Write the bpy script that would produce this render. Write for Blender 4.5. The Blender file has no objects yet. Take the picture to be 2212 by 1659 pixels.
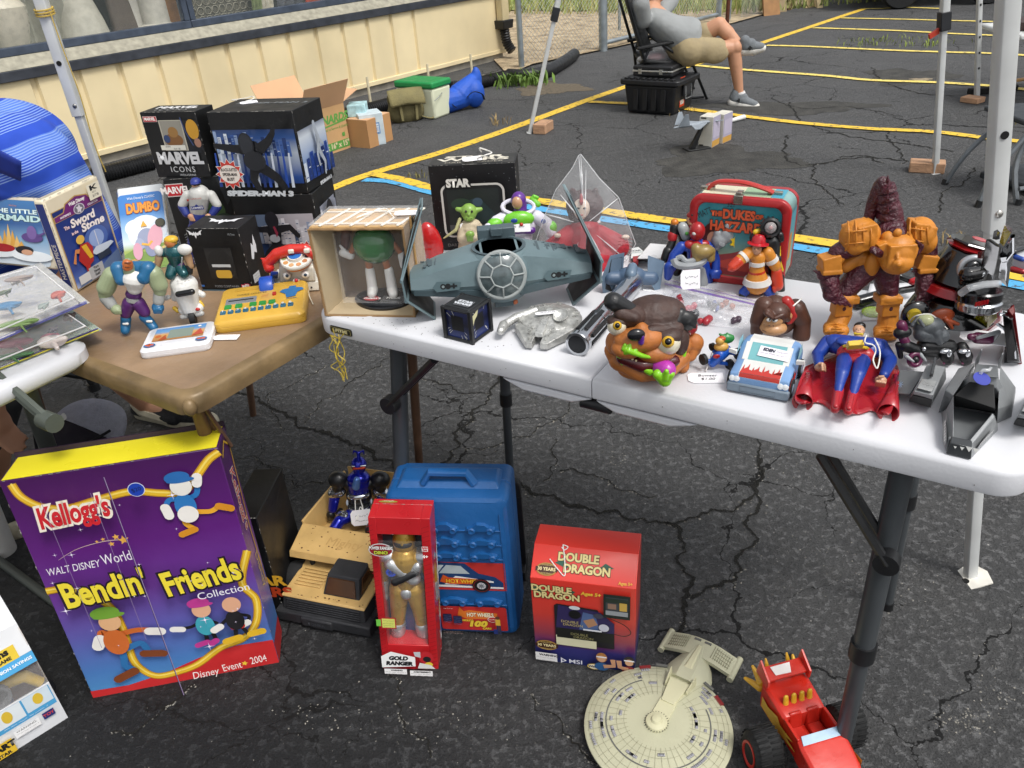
import bpy,math,random
from math import sin,cos,pi,radians,atan2,sqrt,hypot
from mathutils import Vector as V,Matrix,Euler,noise as mnoise
random.seed(7)
sc=bpy.context.scene
COL=sc.collection
CAMH,PITCH,ROLL,FPX,CX,CY=1.55,.53195,-.07675,1714.6,1106.,829.5
_fw=V((0,cos(PITCH),-sin(PITCH)));_r=V((1,0,0));_u=_r.cross(_fw)
RT=cos(ROLL)*_r+sin(ROLL)*_u
UP=-sin(ROLL)*_r+cos(ROLL)*_u
cam_d=bpy.data.cameras.new('camera');cam=bpy.data.objects.new('camera',cam_d);COL.objects.link(cam)
cam.matrix_world=Matrix(((RT.x,UP.x,-_fw.x,0),(RT.y,UP.y,-_fw.y,0),(RT.z,UP.z,-_fw.z,CAMH),(0,0,0,1)))
cam_d.sensor_width=36;cam_d.lens=36*FPX/2212;cam_d.clip_start=.05;cam_d.clip_end=400
sc.camera=cam
SUN_EL,SUN_AZ=radians(60),radians(138)
w=bpy.data.worlds.new("World");sc.world=w;w.use_nodes=True
nt=w.node_tree;nt.nodes.clear()
sky=nt.nodes.new('ShaderNodeTexSky');sky.sky_type='NISHITA';sky.sun_disc=False
sky.sun_elevation=SUN_EL;sky.sun_rotation=SUN_AZ;sky.dust_density=4;sky.air_density=1.2
hsv=nt.nodes.new('ShaderNodeHueSaturation');hsv.inputs['Saturation'].default_value=.22
bg=nt.nodes.new('ShaderNodeBackground');bg.inputs['Strength'].default_value=.128
wo=nt.nodes.new('ShaderNodeOutputWorld')
nt.links.new(sky.outputs[0],hsv.inputs['Color']);nt.links.new(hsv.outputs[0],bg.inputs[0]);nt.links.new(bg.outputs[0],wo.inputs[0])
sd=bpy.data.lights.new('sun','SUN');sd.energy=1.4;sd.angle=radians(16);sd.color=(1,.97,.92)
so=bpy.data.objects.new('sun',sd);COL.objects.link(so);so.location=(0,0,20)
so.rotation_euler=V((sin(SUN_AZ)*cos(SUN_EL),cos(SUN_AZ)*cos(SUN_EL),sin(SUN_EL))).to_track_quat('Z','Y').to_euler()
sc.view_settings.view_transform='Standard';sc.view_settings.look='None'
sc.view_settings.exposure=.47;sc.view_settings.gamma=1
sc.cycles.max_bounces=8;sc.cycles.transparent_max_bounces=16
def _ray(x,y):return _fw+(x-CX)/FPX*RT-(y-CY)/FPX*UP
CAM=V((0,0,CAMH))
def P(x,y,z=0.):
 d=_ray(x,y);return CAM+d*((z-CAMH)/d.z)
def Q(x,y,Y):
 d=_ray(x,y);return CAM+d*(Y/d.y)
def PL(x,y,o,n):
 d=_ray(x,y);return CAM+d*((o-CAM).dot(n)/d.dot(n))
def proj(p):
 d=V(p)-CAM;z=d.dot(_fw);return(CX+FPX*d.dot(RT)/z,CY-FPX*d.dot(UP)/z)
def S(p):return(V(p)-CAM).dot(_fw)/FPX
def H(p,y):
 a,b=0.,4.
 for _ in range(40):
  m=(a+b)/2
  if proj(V(p)+V((0,0,m)))[1]>y:a=m
  else:b=m
 return a
def yaw(a,b):d=V(b)-V(a);return atan2(d.y,d.x)
def lin(c):
 if isinstance(c,str):
  c=c.lstrip('#');c=[int(c[i:i+2],16)/255 for i in(0,2,4)]
 return tuple(x/12.92 if x<=.04045 else((x+.055)/1.055)**2.4 for x in c)
_mc={}
def M(c,r=.45,m=0.,n=.12,s=18.,b=0.,bs=60.,coat=0.,tr=0.,edge=None):
 k=(c,r,m,n,s,b,bs,coat,tr,edge)
 if k in _mc:return _mc[k]
 mt=bpy.data.materials.new('mat');mt.use_nodes=True;t=mt.node_tree;N=t.nodes;L=t.links.new
 p=N['Principled BSDF'];col=lin(c)
 p.inputs['Roughness'].default_value=r;p.inputs['Metallic'].default_value=m
 p.inputs['Coat Weight'].default_value=coat;p.inputs['Coat Roughness'].default_value=.12
 p.inputs['Transmission Weight'].default_value=tr
 p.inputs['Base Color'].default_value=(*col,1)
 if n or b:
  tc=N.new('ShaderNodeTexCoord')
  nz=N.new('ShaderNodeTexNoise');nz.inputs['Scale'].default_value=s;nz.inputs['Detail'].default_value=4
  L(tc.outputs['Object'],nz.inputs['Vector'])
  if n:
   mx=N.new('ShaderNodeMix');mx.data_type='RGBA';mx.clamp_factor=True
   mx.inputs[6].default_value=(*[x*(1-n)for x in col],1);mx.inputs[7].default_value=(*[min(1,x*(1+n))for x in col],1)
   rp=N.new('ShaderNodeMapRange');rp.inputs[1].default_value=.3;rp.inputs[2].default_value=.7
   L(nz.outputs['Fac'],rp.inputs[0]);L(rp.outputs[0],mx.inputs[0]);L(mx.outputs[2],p.inputs['Base Color'])
   rr=N.new('ShaderNodeMapRange');rr.inputs[1].default_value=.3;rr.inputs[2].default_value=.7
   rr.inputs[3].default_value=max(.04,r-.1);rr.inputs[4].default_value=min(1,r+.12)
   L(nz.outputs['Fac'],rr.inputs[0]);L(rr.outputs[0],p.inputs['Roughness'])
  if b:
   n2=N.new('ShaderNodeTexNoise');n2.inputs['Scale'].default_value=bs;n2.inputs['Detail'].default_value=5
   L(tc.outputs['Object'],n2.inputs['Vector'])
   bp=N.new('ShaderNodeBump');bp.inputs['Strength'].default_value=b;bp.inputs['Distance'].default_value=.01
   L(n2.outputs['Fac'],bp.inputs['Height']);L(bp.outputs[0],p.inputs['Normal'])
 _mc[k]=mt;return mt
def C(c):return M(c,.5,0,.04)
def FL(c='#ffffff',a=.22,r=.12,k='film'):
 key=(k,c,a,r)
 if key in _mc:return _mc[key]
 mt=bpy.data.materials.new('clear_plastic');mt.use_nodes=True;t=mt.node_tree;N=t.nodes;L=t.links.new
 p=N['Principled BSDF'];p.inputs['Base Color'].default_value=(*lin(c),1);p.inputs['Roughness'].default_value=r
 p.inputs['Specular IOR Level'].default_value=.8
 tb=N.new('ShaderNodeBsdfTransparent');mx=N.new('ShaderNodeMixShader');lw=N.new('ShaderNodeLayerWeight');lw.inputs[0].default_value=.25
 mr=N.new('ShaderNodeMapRange');mr.inputs[3].default_value=a;mr.inputs[4].default_value=min(1,a*2+.08)
 tc=N.new('ShaderNodeTexCoord');nz=N.new('ShaderNodeTexNoise');nz.inputs['Scale'].default_value=22;nz.inputs['Detail'].default_value=3
 bp=N.new('ShaderNodeBump');bp.inputs['Strength'].default_value=.35;bp.inputs['Distance'].default_value=.02
 L(tc.outputs['Object'],nz.inputs['Vector']);L(nz.outputs['Fac'],bp.inputs['Height']);L(bp.outputs[0],p.inputs['Normal'])
 L(lw.outputs['Facing'],mr.inputs[0]);L(mr.outputs[0],mx.inputs[0]);L(tb.outputs[0],mx.inputs[1]);L(p.outputs[0],mx.inputs[2])
 L(mx.outputs[0],N['Material Output'].inputs[0])
 _mc[key]=mt;return mt
def RP(stops,axis=2,r=.4,lo=0.,hi=1.,n=0.):
 mt=bpy.data.materials.new('print');mt.use_nodes=True;t=mt.node_tree;N=t.nodes;L=t.links.new
 p=N['Principled BSDF'];p.inputs['Roughness'].default_value=r;p.inputs['Coat Weight'].default_value=.3;p.inputs['Coat Roughness'].default_value=.2
 tc=N.new('ShaderNodeTexCoord');sp=N.new('ShaderNodeSeparateXYZ');mr=N.new('ShaderNodeMapRange');cr=N.new('ShaderNodeValToRGB')
 mr.inputs[1].default_value=lo;mr.inputs[2].default_value=hi
 L(tc.outputs['Object'],sp.inputs[0]);L(sp.outputs[axis],mr.inputs[0]);L(mr.outputs[0],cr.inputs[0]);L(cr.outputs[0],p.inputs['Base Color'])
 e=cr.color_ramp.elements
 while len(e)<len(stops):e.new(.5)
 for i,(q,c)in enumerate(stops):e[i].position=q;e[i].color=(*lin(c),1)
 if n:
  nz=N.new('ShaderNodeTexNoise');nz.inputs['Scale'].default_value=25;L(tc.outputs['Object'],nz.inputs['Vector'])
  bp=N.new('ShaderNodeBump');bp.inputs['Strength'].default_value=n;bp.inputs['Distance'].default_value=.01
  L(nz.outputs['Fac'],bp.inputs['Height']);L(bp.outputs[0],p.inputs['Normal'])
 return mt
def rotm(rx=0,ry=0,rz=0):return Euler((radians(rx),radians(ry),radians(rz))).to_matrix().to_4x4()
def T(x=0,y=0,z=0):return Matrix.Translation((x,y,z))
class G:
 def __init__(s,mat=None,X=None):s.v=[];s.f=[];s.mi=[];s.ms=[];s.X=X or Matrix.Identity(4);s.c=0;s.use(mat or M('#888888'))
 def use(s,mat):
  if mat not in s.ms:s.ms.append(mat)
  s.c=s.ms.index(mat);return s
 def add(s,vs,fs,X=None):
  o=len(s.v);X=s.X@X if X else s.X
  s.v+=[X@V(p)for p in vs];s.f+=[tuple(i+o for i in f)for f in fs];s.mi+=[s.c]*len(fs);return s
 def box(s,a,b,X=None):
  (x0,y0,z0),(x1,y1,z1)=a,b
  return s.add([(x0,y0,z0),(x1,y0,z0),(x1,y1,z0),(x0,y1,z0),(x0,y0,z1),(x1,y0,z1),(x1,y1,z1),(x0,y1,z1)],[(0,3,2,1),(4,5,6,7),(0,1,5,4),(1,2,6,5),(2,3,7,6),(3,0,4,7)],X)
 def bx(s,c,d,rx=0,ry=0,rz=0):return s.box((-d[0]/2,-d[1]/2,-d[2]/2),(d[0]/2,d[1]/2,d[2]/2),T(*c)@rotm(rx,ry,rz))
 def hu(s,lo,hi,X=None):
  n=len(lo)
  return s.add(list(lo)+list(hi),[tuple(range(n-1,-1,-1)),tuple(range(n,2*n))]+[(i,(i+1)%n,n+(i+1)%n,n+i)for i in range(n)],X)
 def prism(s,pts,z0,z1,X=None,k=1.,off=(0,0)):
  return s.hu([(x,y,z0)for x,y in pts],[(x*k+off[0],y*k+off[1],z1)for x,y in pts],X)
 def rg_(s,rs,X=None,closed=True,caps=True):
  n=len(rs[0]);vs=[p for r in rs for p in r];fs=[]
  for j in range(len(rs)-1):
   for i in range(n if closed else n-1):
    fs.append((j*n+i,j*n+(i+1)%n,(j+1)*n+(i+1)%n,(j+1)*n+i))
  if caps and closed:fs+=[tuple(range(n-1,-1,-1)),tuple(range((len(rs)-1)*n,len(rs)*n))]
  return s.add(vs,fs,X)
 def la(s,prof,seg=20,X=None,sx=1,sy=1,caps=True):
  return s.rg_([[(max(r,1e-5)*cos(2*pi*i/seg)*sx,max(r,1e-5)*sin(2*pi*i/seg)*sy,z)for i in range(seg)]for r,z in prof],X,True,caps)
 def tu(s,pts,r,seg=8,caps=True,flat=1.,closed=False):
  pts=[V(p)for p in pts];n=len(pts);R=r if isinstance(r,(list,tuple))else[r]*n;rs=[];pu=None
  for i,p in enumerate(pts):
   a=pts[max(i-1,0)];b=pts[min(i+1,n-1)]
   if closed:a=pts[i-1];b=pts[(i+1)%n]
   d=(b-a).normalized()
   if pu is None:pu=d.orthogonal().normalized()if abs(d.z)>.95 else V((0,0,1))
   x=pu.cross(d);x=x.normalized()if x.length>1e-6 else d.orthogonal().normalized()
   pu=d.cross(x)
   rs.append([p+R[i]*(x*cos(2*pi*k/seg)+pu*sin(2*pi*k/seg)*flat)for k in range(seg)])
  if closed:rs.append(rs[0])
  return s.rg_(rs,caps=caps and not closed)
 def ell(s,c,r,rx=0,ry=0,rz=0,seg=22):
  r=(r,r,r)if isinstance(r,(int,float))else r;h=max(5,seg*2//3)
  return s.la([(sin(pi*j/h),-cos(pi*j/h))for j in range(h+1)],seg,T(*c)@rotm(rx,ry,rz)@Matrix.Diagonal((*r,1)))
 def cap(s,a,b,ra,rb=None,seg=16):
  rb=ra if rb is None else rb;a,b=V(a),V(b);d=(b-a);d=d.normalized()if d.length>1e-6 else V((0,0,1));pts=[];R=[]
  for k in range(4):t=pi/2*k/4;pts.append(a-d*ra*cos(t));R.append(max(ra*sin(t),1e-4))
  pts.append(a);R.append(ra);pts.append(b);R.append(rb)
  for k in range(3,-1,-1):t=pi/2*k/4;pts.append(b+d*rb*cos(t));R.append(max(rb*sin(t),1e-4))
  x=d.orthogonal().normalized();y=d.cross(x)
  return s.rg_([[p+r*(x*cos(2*pi*i/seg)+y*sin(2*pi*i/seg))for i in range(seg)]for p,r in zip(pts,R)])
 def disc(s,c,n,r,seg=20,t=.001):
  n=V(n).normalized();x=n.orthogonal().normalized();y=n.cross(x);c=V(c)
  rg=lambda o:[c+n*o+r*(x*cos(2*pi*i/seg)+y*sin(2*pi*i/seg))for i in range(seg)]
  return s.rg_([rg(0),rg(t)])
 def grid(s,fn,nu,nv,closed=False):
  vs=[fn(i/nu,j/nv)for j in range(nv+1)for i in range(nu+1)];W=nu+1
  return s.add(vs,[(j*W+i,j*W+i+1,(j+1)*W+i+1,(j+1)*W+i)for j in range(nv)for i in range(nu)])
 def text(s,st,size,X,bold=0.,shear=0.,space=1.,align='CENTER',sx=1.,ext=0.,W=0.):
  cu=bpy.data.curves.new('t','FONT');cu.body=st;cu.size=size;cu.offset=bold;cu.shear=shear;cu.space_character=space
  cu.align_x=align;cu.align_y='CENTER';cu.resolution_u=3;cu.extrude=ext
  o=bpy.data.objects.new('t',cu);me=o.to_mesh()
  if W and len(me.vertices):xs=[v.co.x for v in me.vertices];sx=W/max(max(xs)-min(xs),1e-6)
  s.add([(v.co.x*sx,v.co.y,v.co.z)for v in me.vertices],[tuple(p.vertices)for p in me.polygons],X)
  o.to_mesh_clear();bpy.data.objects.remove(o);bpy.data.curves.remove(cu);return s
 def build(s,name,par=None,bv=0.,seg=2,sub=0,vox=0.,sm=0,ang=38,solid=0.,loc=None,rz=0):
  me=bpy.data.meshes.new(name);me.from_pydata([tuple(p)for p in s.v],[],s.f)
  for m_ in s.ms:me.materials.append(m_)
  me.polygons.foreach_set('material_index',s.mi);me.polygons.foreach_set('use_smooth',[True]*len(s.f));me.update()
  if ang and not vox:me.set_sharp_from_angle(angle=radians(ang))
  o=bpy.data.objects.new(name,me);COL.objects.link(o);o.parent=par
  if loc:o.location=loc
  if rz:o.rotation_euler.z=rz
  if solid:q=o.modifiers.new('solid','SOLIDIFY');q.thickness=solid;q.offset=0
  if bv:q=o.modifiers.new('bevel','BEVEL');q.width=bv;q.segments=seg;q.limit_method='ANGLE';q.angle_limit=radians(35)
  if vox:
   q=o.modifiers.new('remesh','REMESH');q.mode='VOXEL';q.voxel_size=vox;q.use_smooth_shade=True
   if sm:q=o.modifiers.new('smooth','SMOOTH');q.factor=.5;q.iterations=sm
  if sub:q=o.modifiers.new('sub','SUBSURF');q.levels=q.render_levels=sub
  return o
def tag(o,label,cat,group=None,kind=None):
 if label:o['label']=label
 if cat:o['category']=cat
 if group:o['group']=group
 if kind:o['kind']=kind
 return o
def tg(name,label,cat,loc=(0,0,0),rz=0.,group=None,rx=0.,ry=0.):
 o=bpy.data.objects.new(name,None);COL.objects.link(o);o.location=loc;o.rotation_euler=(rx,ry,rz);o.empty_display_size=.05
 return tag(o,label,cat,group)
def sr(o):o['kind']='structure';return o
def dup(root,loc,rz,label=None):
 r=root.copy();COL.objects.link(r);r.location=loc;r.rotation_euler.z=rz
 if label:r['label']=label
 def kids(a,b):
  for ch in list(a.children):
   c=ch.copy();COL.objects.link(c);c.parent=b;kids(ch,c)
 kids(root,r);return r
class Face:
 def __init__(s,O,u,v,step=.00025):s.O=V(O);s.u=V(u).normalized();s.v=V(v).normalized();s.n=s.u.cross(s.v);s.k=.0006;s.st=step;s.g=G(C('#ffffff'));s.used=False
 def _X(s):s.k+=s.st;s.used=True;return Matrix(((s.u.x,s.v.x,s.n.x,s.O.x+s.n.x*s.k),(s.u.y,s.v.y,s.n.y,s.O.y+s.n.y*s.k),(s.u.z,s.v.z,s.n.z,s.O.z+s.n.z*s.k),(0,0,0,1)))
 def poly(s,pts,c):s.g.use(C(c)if isinstance(c,str)else c);s.g.add([(x,y,0)for x,y in pts],[tuple(range(len(pts)))],s._X());return s
 def rect(s,x,y,w_,h,c):return s.poly([(x,y),(x+w_,y),(x+w_,y+h),(x,y+h)],c)
 def circ(s,x,y,r,c,ry=None,seg=22,rot=0):
  ry=ry or r;a=radians(rot)
  return s.poly([(x+r*cos(t)*cos(a)-ry*sin(t)*sin(a),y+r*cos(t)*sin(a)+ry*sin(t)*cos(a))for t in[2*pi*i/seg for i in range(seg)]],c)
 def line(s,pts,w_,c):
  s.g.use(C(c)if isinstance(c,str)else c);X=s._X();n=len(pts);A=[]
  ws=w_ if isinstance(w_,(list,tuple))else[w_]*n
  for i in range(n):
   a=pts[max(i-1,0)];b=pts[min(i+1,n-1)];dx,dy=b[0]-a[0],b[1]-a[1];l=hypot(dx,dy)or 1
   A+=[(pts[i][0]-dy/l*ws[i]/2,pts[i][1]+dx/l*ws[i]/2,0),(pts[i][0]+dy/l*ws[i]/2,pts[i][1]-dx/l*ws[i]/2,0)]
  s.g.add(A,[(2*i,2*i+1,2*i+3,2*i+2)for i in range(n-1)],X);return s
 def star(s,x,y,r,c,n=4,k=.22,rot=0):
  return s.poly([(x+(r if i%2==0 else r*k)*cos(pi*i/n+radians(rot)),y+(r if i%2==0 else r*k)*sin(pi*i/n+radians(rot)))for i in range(2*n)],c)
 def txt(s,st,x,y,size,c,rot=0,bold=.0,shear=0,sx=1.,align='CENTER',space=1.,out=None,ow=.001,W=0.):
  R=T(x,y,0)@rotm(0,0,rot)
  if out:s.g.use(C(out));s.g.text(st,size,s._X()@R,bold+ow,shear,space,align,sx,0,W+2*ow if W else 0)
  s.g.use(C(c)if isinstance(c,str)else c);s.g.text(st,size,s._X()@R,bold,shear,space,align,sx,0,W);return s
 def squig(s,x,y,w_,h,c,rows=2,lw=.0006,seed=1):
  r=random.Random(seed)
  for k in range(rows):
   yy=y-k*h;xx=x
   while xx<x+w_:
    l=r.uniform(.1,.25)*w_;s.line([(xx,yy+r.uniform(-.15,.15)*h),(min(xx+l*.5,x+w_),yy+r.uniform(-.3,.3)*h),(min(xx+l,x+w_),yy)],lw,c);xx+=l*1.25
  return s
 def build(s,name,par):return s.g.build(name,par,ang=0)
def rq(w_,h,r,n=5,x=0,y=0):
 o=[]
 for cx,cy,a in((w_-r,h-r,0),(r,h-r,90),(r,r,180),(w_-r,r,270)):
  o+=[(x+cx+r*cos(radians(a+90*k/n)),y+cy+r*sin(radians(a+90*k/n)))for k in range(n+1)]
 return o
def bz(pts,n=8):
 pts=[V(p)for p in pts];o=[]
 for i in range(len(pts)-1):
  a,b,c,d=pts[max(i-1,0)],pts[i],pts[i+1],pts[min(i+2,len(pts)-1)]
  for k in range(n):
   t=k/n;o.append(.5*((2*b)+(c-a)*t+(2*a-5*b+4*c-d)*t*t+(3*b-a-3*c+d)*t**3))
 return o+[pts[-1]]
def prims(g,ps):
 for p in ps:
  if p[0]=='c':g.cap(*p[1:])
  elif p[0]=='b':g.bx(p[1],p[2],*p[3])
  else:g.ell(p[1],p[2],*(p[3]if len(p)>3 else(0,0,0)))
 return g
def body(root,name,mat,ps,vox=.0022,sm=3):return prims(G(mat),ps).build(name,root,vox=vox,sm=sm)
def sw(face_name,label,loc,rz,tilt=0,w_=.045,h=.028,ink='#30343c',seed=1,text=None,rx=0):
 t=tg('price_tag',label,'price tag',loc,rz,'paper price tags');t.rotation_euler.x=radians(tilt);t.rotation_euler.y=radians(rx)
 G(M('#f0eff2',.8,0,.03)).prism([(0,.2*h),(.12*w_,0),(w_,0),(w_,h),(.12*w_,h),(0,.8*h)],0,.0012).build('card',t)
 f=Face((0,0,.0012),(1,0,0),(0,1,0),.0001)
 if text:
  for i,tx in enumerate(text):f.txt(tx,w_*.55,h*(.68-.36*i),h*.32,ink,shear=.2)
 else:f.squig(w_*.22,h*.64,w_*.66,h*.33,ink,2,.0008,seed)
 f.build('handwriting',t);return t
def string_(label,pts,r=.0008,c='#e4e2dc'):
 return tag(G(M(c,.8)).tu(bz(pts,6),r,6).build('tag_string',None),label,'string','white tag strings')
def asphalt():
 mt=bpy.data.materials.new('asphalt');mt.use_nodes=True;t=mt.node_tree;N=t.nodes;L=t.links.new
 p=N['Principled BSDF'];p.inputs['Specular IOR Level'].default_value=.35
 tc=N.new('ShaderNodeTexCoord');O=tc.outputs['Object']
 def nz(sc_,d=5,ro=.55,vec=O):
  n=N.new('ShaderNodeTexNoise');n.inputs['Scale'].default_value=sc_;n.inputs['Detail'].default_value=d;n.inputs['Roughness'].default_value=ro;L(vec,n.inputs['Vector']);return n
 def rmp(src,a,b,c=0.,d=1.):
  r=N.new('ShaderNodeMapRange');r.inputs[1].default_value=a;r.inputs[2].default_value=b;r.inputs[3].default_value=c;r.inputs[4].default_value=d;L(src,r.inputs[0]);return r.outputs[0]
 def math_(op,a,b):
  m=N.new('ShaderNodeMath');m.operation=op
  for i,q in enumerate((a,b)):
   if isinstance(q,(int,float)):m.inputs[i].default_value=q
   else:L(q,m.inputs[i])
  return m.outputs[0]
 def mix(f,a,b):
  m=N.new('ShaderNodeMix');m.data_type='RGBA';L(f,m.inputs[0])
  for i,q in((6,a),(7,b)):
   if isinstance(q,tuple):m.inputs[i].default_value=(*q,1)
   else:L(q,m.inputs[i])
  return m.outputs[2]
 big=nz(.55,4,.6);mid=nz(3.2,6,.65);fine=nz(90,4,.7);gr=nz(260,2,.6)
 mp=N.new('ShaderNodeMapping');mp.inputs['Rotation'].default_value=(0,0,.85);mp.inputs['Scale'].default_value=(2.5,14,1);L(O,mp.inputs[0])
 brush=nz(1.3,5,.6,mp.outputs[0])
 base=mix(rmp(big.outputs['Fac'],.38,.62),(.074,.075,.077),(.108,.109,.111))
 base=mix(rmp(brush.outputs['Fac'],.40,.70,0,.55),base,(.125,.125,.125))
 base=mix(rmp(mid.outputs['Fac'],.52,.72,0,.5),base,(.135,.133,.13))
 base=mix(rmp(fine.outputs['Fac'],.5,.72,0,.45),base,(.165,.165,.162))
 base=mix(rmp(gr.outputs['Fac'],.30,.46,.8,0),base,(.02,.02,.021))
 pit=nz(46,6,.75);base=mix(rmp(pit.outputs['Fac'],.33,.44,.6,0),base,(.034,.034,.035))
 vo=N.new('ShaderNodeTexVoronoi');vo.inputs['Scale'].default_value=75;L(O,vo.inputs['Vector'])
 sep=N.new('ShaderNodeSeparateColor');L(vo.outputs['Color'],sep.inputs[0])
 chip=math_('MULTIPLY',math_('LESS_THAN',vo.outputs['Distance'],.17),math_('GREATER_THAN',sep.outputs[0],rmp(mid.outputs['Fac'],.45,.70,.999,.88)))
 base=mix(chip,base,(.34,.33,.31))
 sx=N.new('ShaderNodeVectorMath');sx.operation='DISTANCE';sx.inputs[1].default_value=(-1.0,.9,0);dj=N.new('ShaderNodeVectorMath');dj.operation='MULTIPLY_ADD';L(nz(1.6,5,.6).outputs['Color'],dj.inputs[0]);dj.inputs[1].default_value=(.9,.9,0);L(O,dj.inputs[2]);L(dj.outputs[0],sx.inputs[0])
 base=mix(rmp(sx.outputs['Value'],1.1,2.0,.95,0),base,(.017,.018,.02))  # soft dark patch at near left: ground shade put into the base colour
 wob=N.new('ShaderNodeVectorMath');wob.operation='MULTIPLY_ADD';n4=nz(4.5,5,.6);L(n4.outputs['Color'],wob.inputs[0]);wob.inputs[1].default_value=(.28,.28,0);L(O,wob.inputs[2])
 vc=N.new('ShaderNodeTexVoronoi');vc.feature='DISTANCE_TO_EDGE';vc.inputs['Scale'].default_value=1.15;L(wob.outputs[0],vc.inputs['Vector'])
 n5=nz(.8,3);wd=rmp(n5.outputs['Fac'],.42,.66,0,.0085)
 crack=math_('LESS_THAN',vc.outputs['Distance'],wd)
 vd=N.new('ShaderNodeTexVoronoi');vd.feature='DISTANCE_TO_EDGE';vd.inputs['Scale'].default_value=3.4;L(wob.outputs[0],vd.inputs['Vector'])
 wd2=rmp(nz(1.7,3).outputs['Fac'],.52,.70,0,.012)
 crack=math_('MAXIMUM',crack,math_('LESS_THAN',vd.outputs['Distance'],wd2))
 base=mix(crack,base,(.008,.008,.008))
 L(base,p.inputs['Base Color'])
 L(rmp(mid.outputs['Fac'],.3,.7,.62,.9),p.inputs['Roughness'])
 h=math_('ADD',math_('MULTIPLY',fine.outputs['Fac'],.5),math_('MULTIPLY',gr.outputs['Fac'],.35))
 h=math_('ADD',h,math_('MULTIPLY',rmp(pit.outputs['Fac'],.3,.55),1.5));h=math_('SUBTRACT',h,math_('MULTIPLY',crack,1.2))
 bp=N.new('ShaderNodeBump');bp.inputs['Strength'].default_value=.9;bp.inputs['Distance'].default_value=.008;L(h,bp.inputs['Height']);L(bp.outputs[0],p.inputs['Normal'])
 return mt
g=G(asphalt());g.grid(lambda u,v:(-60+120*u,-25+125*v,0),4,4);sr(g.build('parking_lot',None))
def strip(pts,w_,z,jit=0.,rnd=random):
 ps=bz([P(x,y,0)for x,y in pts],10);A=[];n=len(ps)
 for i,p in enumerate(ps):
  d=(ps[min(i+1,n-1)]-ps[max(i-1,0)]);d.z=0;d.normalize();nn=V((-d.y,d.x,0))
  A+=[p+nn*(w_/2+rnd.uniform(-jit,jit))+V((0,0,z)),p-nn*(w_/2+rnd.uniform(-jit,jit))+V((0,0,z))]
 return A,[(2*i,2*i+1,2*i+3,2*i+2)for i in range(n-1)]
def worn(c,dark=(.06,.06,.06),lo=.36,hi=.46):
 mt=bpy.data.materials.new('road_paint');mt.use_nodes=True;t=mt.node_tree;N=t.nodes;L=t.links.new;p=N['Principled BSDF'];p.inputs['Roughness'].default_value=.7
 tc=N.new('ShaderNodeTexCoord');n=N.new('ShaderNodeTexNoise');n.inputs['Scale'].default_value=26;n.inputs['Detail'].default_value=6;n.inputs['Roughness'].default_value=.7;L(tc.outputs['Object'],n.inputs[0])
 r=N.new('ShaderNodeMapRange');r.inputs[1].default_value=lo;r.inputs[2].default_value=hi;L(n.outputs['Fac'],r.inputs[0])
 m=N.new('ShaderNodeMix');m.data_type='RGBA';m.inputs[6].default_value=(*dark,1);m.inputs[7].default_value=(*lin(c),1);L(r.outputs[0],m.inputs[0]);L(m.outputs[2],p.inputs['Base Color'])
 b=N.new('ShaderNodeBump');b.inputs['Strength'].default_value=.4;b.inputs['Distance'].default_value=.004;L(n.outputs['Fac'],b.inputs['Height']);L(b.outputs[0],p.inputs['Normal'])
 return mt
YEL=worn('#dfb93a');YEL2=worn('#e6cf6c');BLU=worn('#4fa3d2')
K=2212/2500
def nat(*ps):return[(x*K,y*K)for x,y in ps]
def road(pts,w_,m_,z=.004,jit=.004):sr(G(m_).add(*strip(pts,w_,z,jit)).build('road_marking',None,ang=0))
road([(640,437),(726,404),(801,376),(1034,303),(1351,188),(1652,91),(1868,19)],.105,YEL)
road([(805,377),(870,390),(935,407),(1060,424),(1180,438),(1390,471),(1760,522),(2040,570),(2260,611)],.10,YEL,.008)
road([(786,390),(850,394),(935,417),(1060,436),(1180,455),(1390,488),(1760,541),(2040,588),(2260,630)],.085,BLU,.006)
road(nat((1440,250),(1560,256),(1681,268),(1812,285),(1958,302),(2124,316),(2283,324),(2414,340),(2520,350)),.085,YEL,.008)
road(nat((1700,161),(1809,171),(2011,186),(2125,197),(2291,203),(2425,212),(2520,222)),.085,YEL2,.008)
road(nat((1872,112),(1980,115),(2200,125),(2428,132),(2520,138)),.085,YEL2,.008)
road(nat((1985,69),(2190,76),(2300,82),(2430,88),(2520,92)),.085,YEL2,.008)
road(nat((2055,45),(2200,48),(2300,51),(2430,54),(2520,57)),.08,YEL2,.008)
road(nat((2108,22),(2150,22),(2200,19),(2300,22)),.08,YEL2,.008)
sn=[]
rk=M('#15140f',.95,0,.7,140,1.2,240)
def cracks(lines):
 g=G(rk);rr=random.Random(3)
 for w_,pts in lines:
  ps=bz([P(x,y)for x,y in pts],34);n=len(ps);A=[];w_*=.62
  for i,p in enumerate(ps):
   d=ps[min(i+1,n-1)]-ps[max(i-1,0)];nn=V((-d.y,d.x,0)).normalized();ww=w_*(.15+1.1*abs(mnoise.noise(p*9))+rr.uniform(0,.75))*(.25 if i in(0,n-1)else 1)
   q=p+nn*(mnoise.noise(p*14)*.03+mnoise.noise(p*45)*.012)
   if rr.random()<.5:sn.append((q+nn*rr.gauss(0,.75)*ww,rr.uniform(.0012,.0045)))
   A+=[q+nn*ww/2+V((0,0,.003)),q-nn*ww/2+V((0,0,.003))]
  g.add(A,[(2*i,2*i+1,2*i+3,2*i+2)for i in range(n-1)])
 sr(g.build('pavement_crack',None,ang=0))
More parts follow.
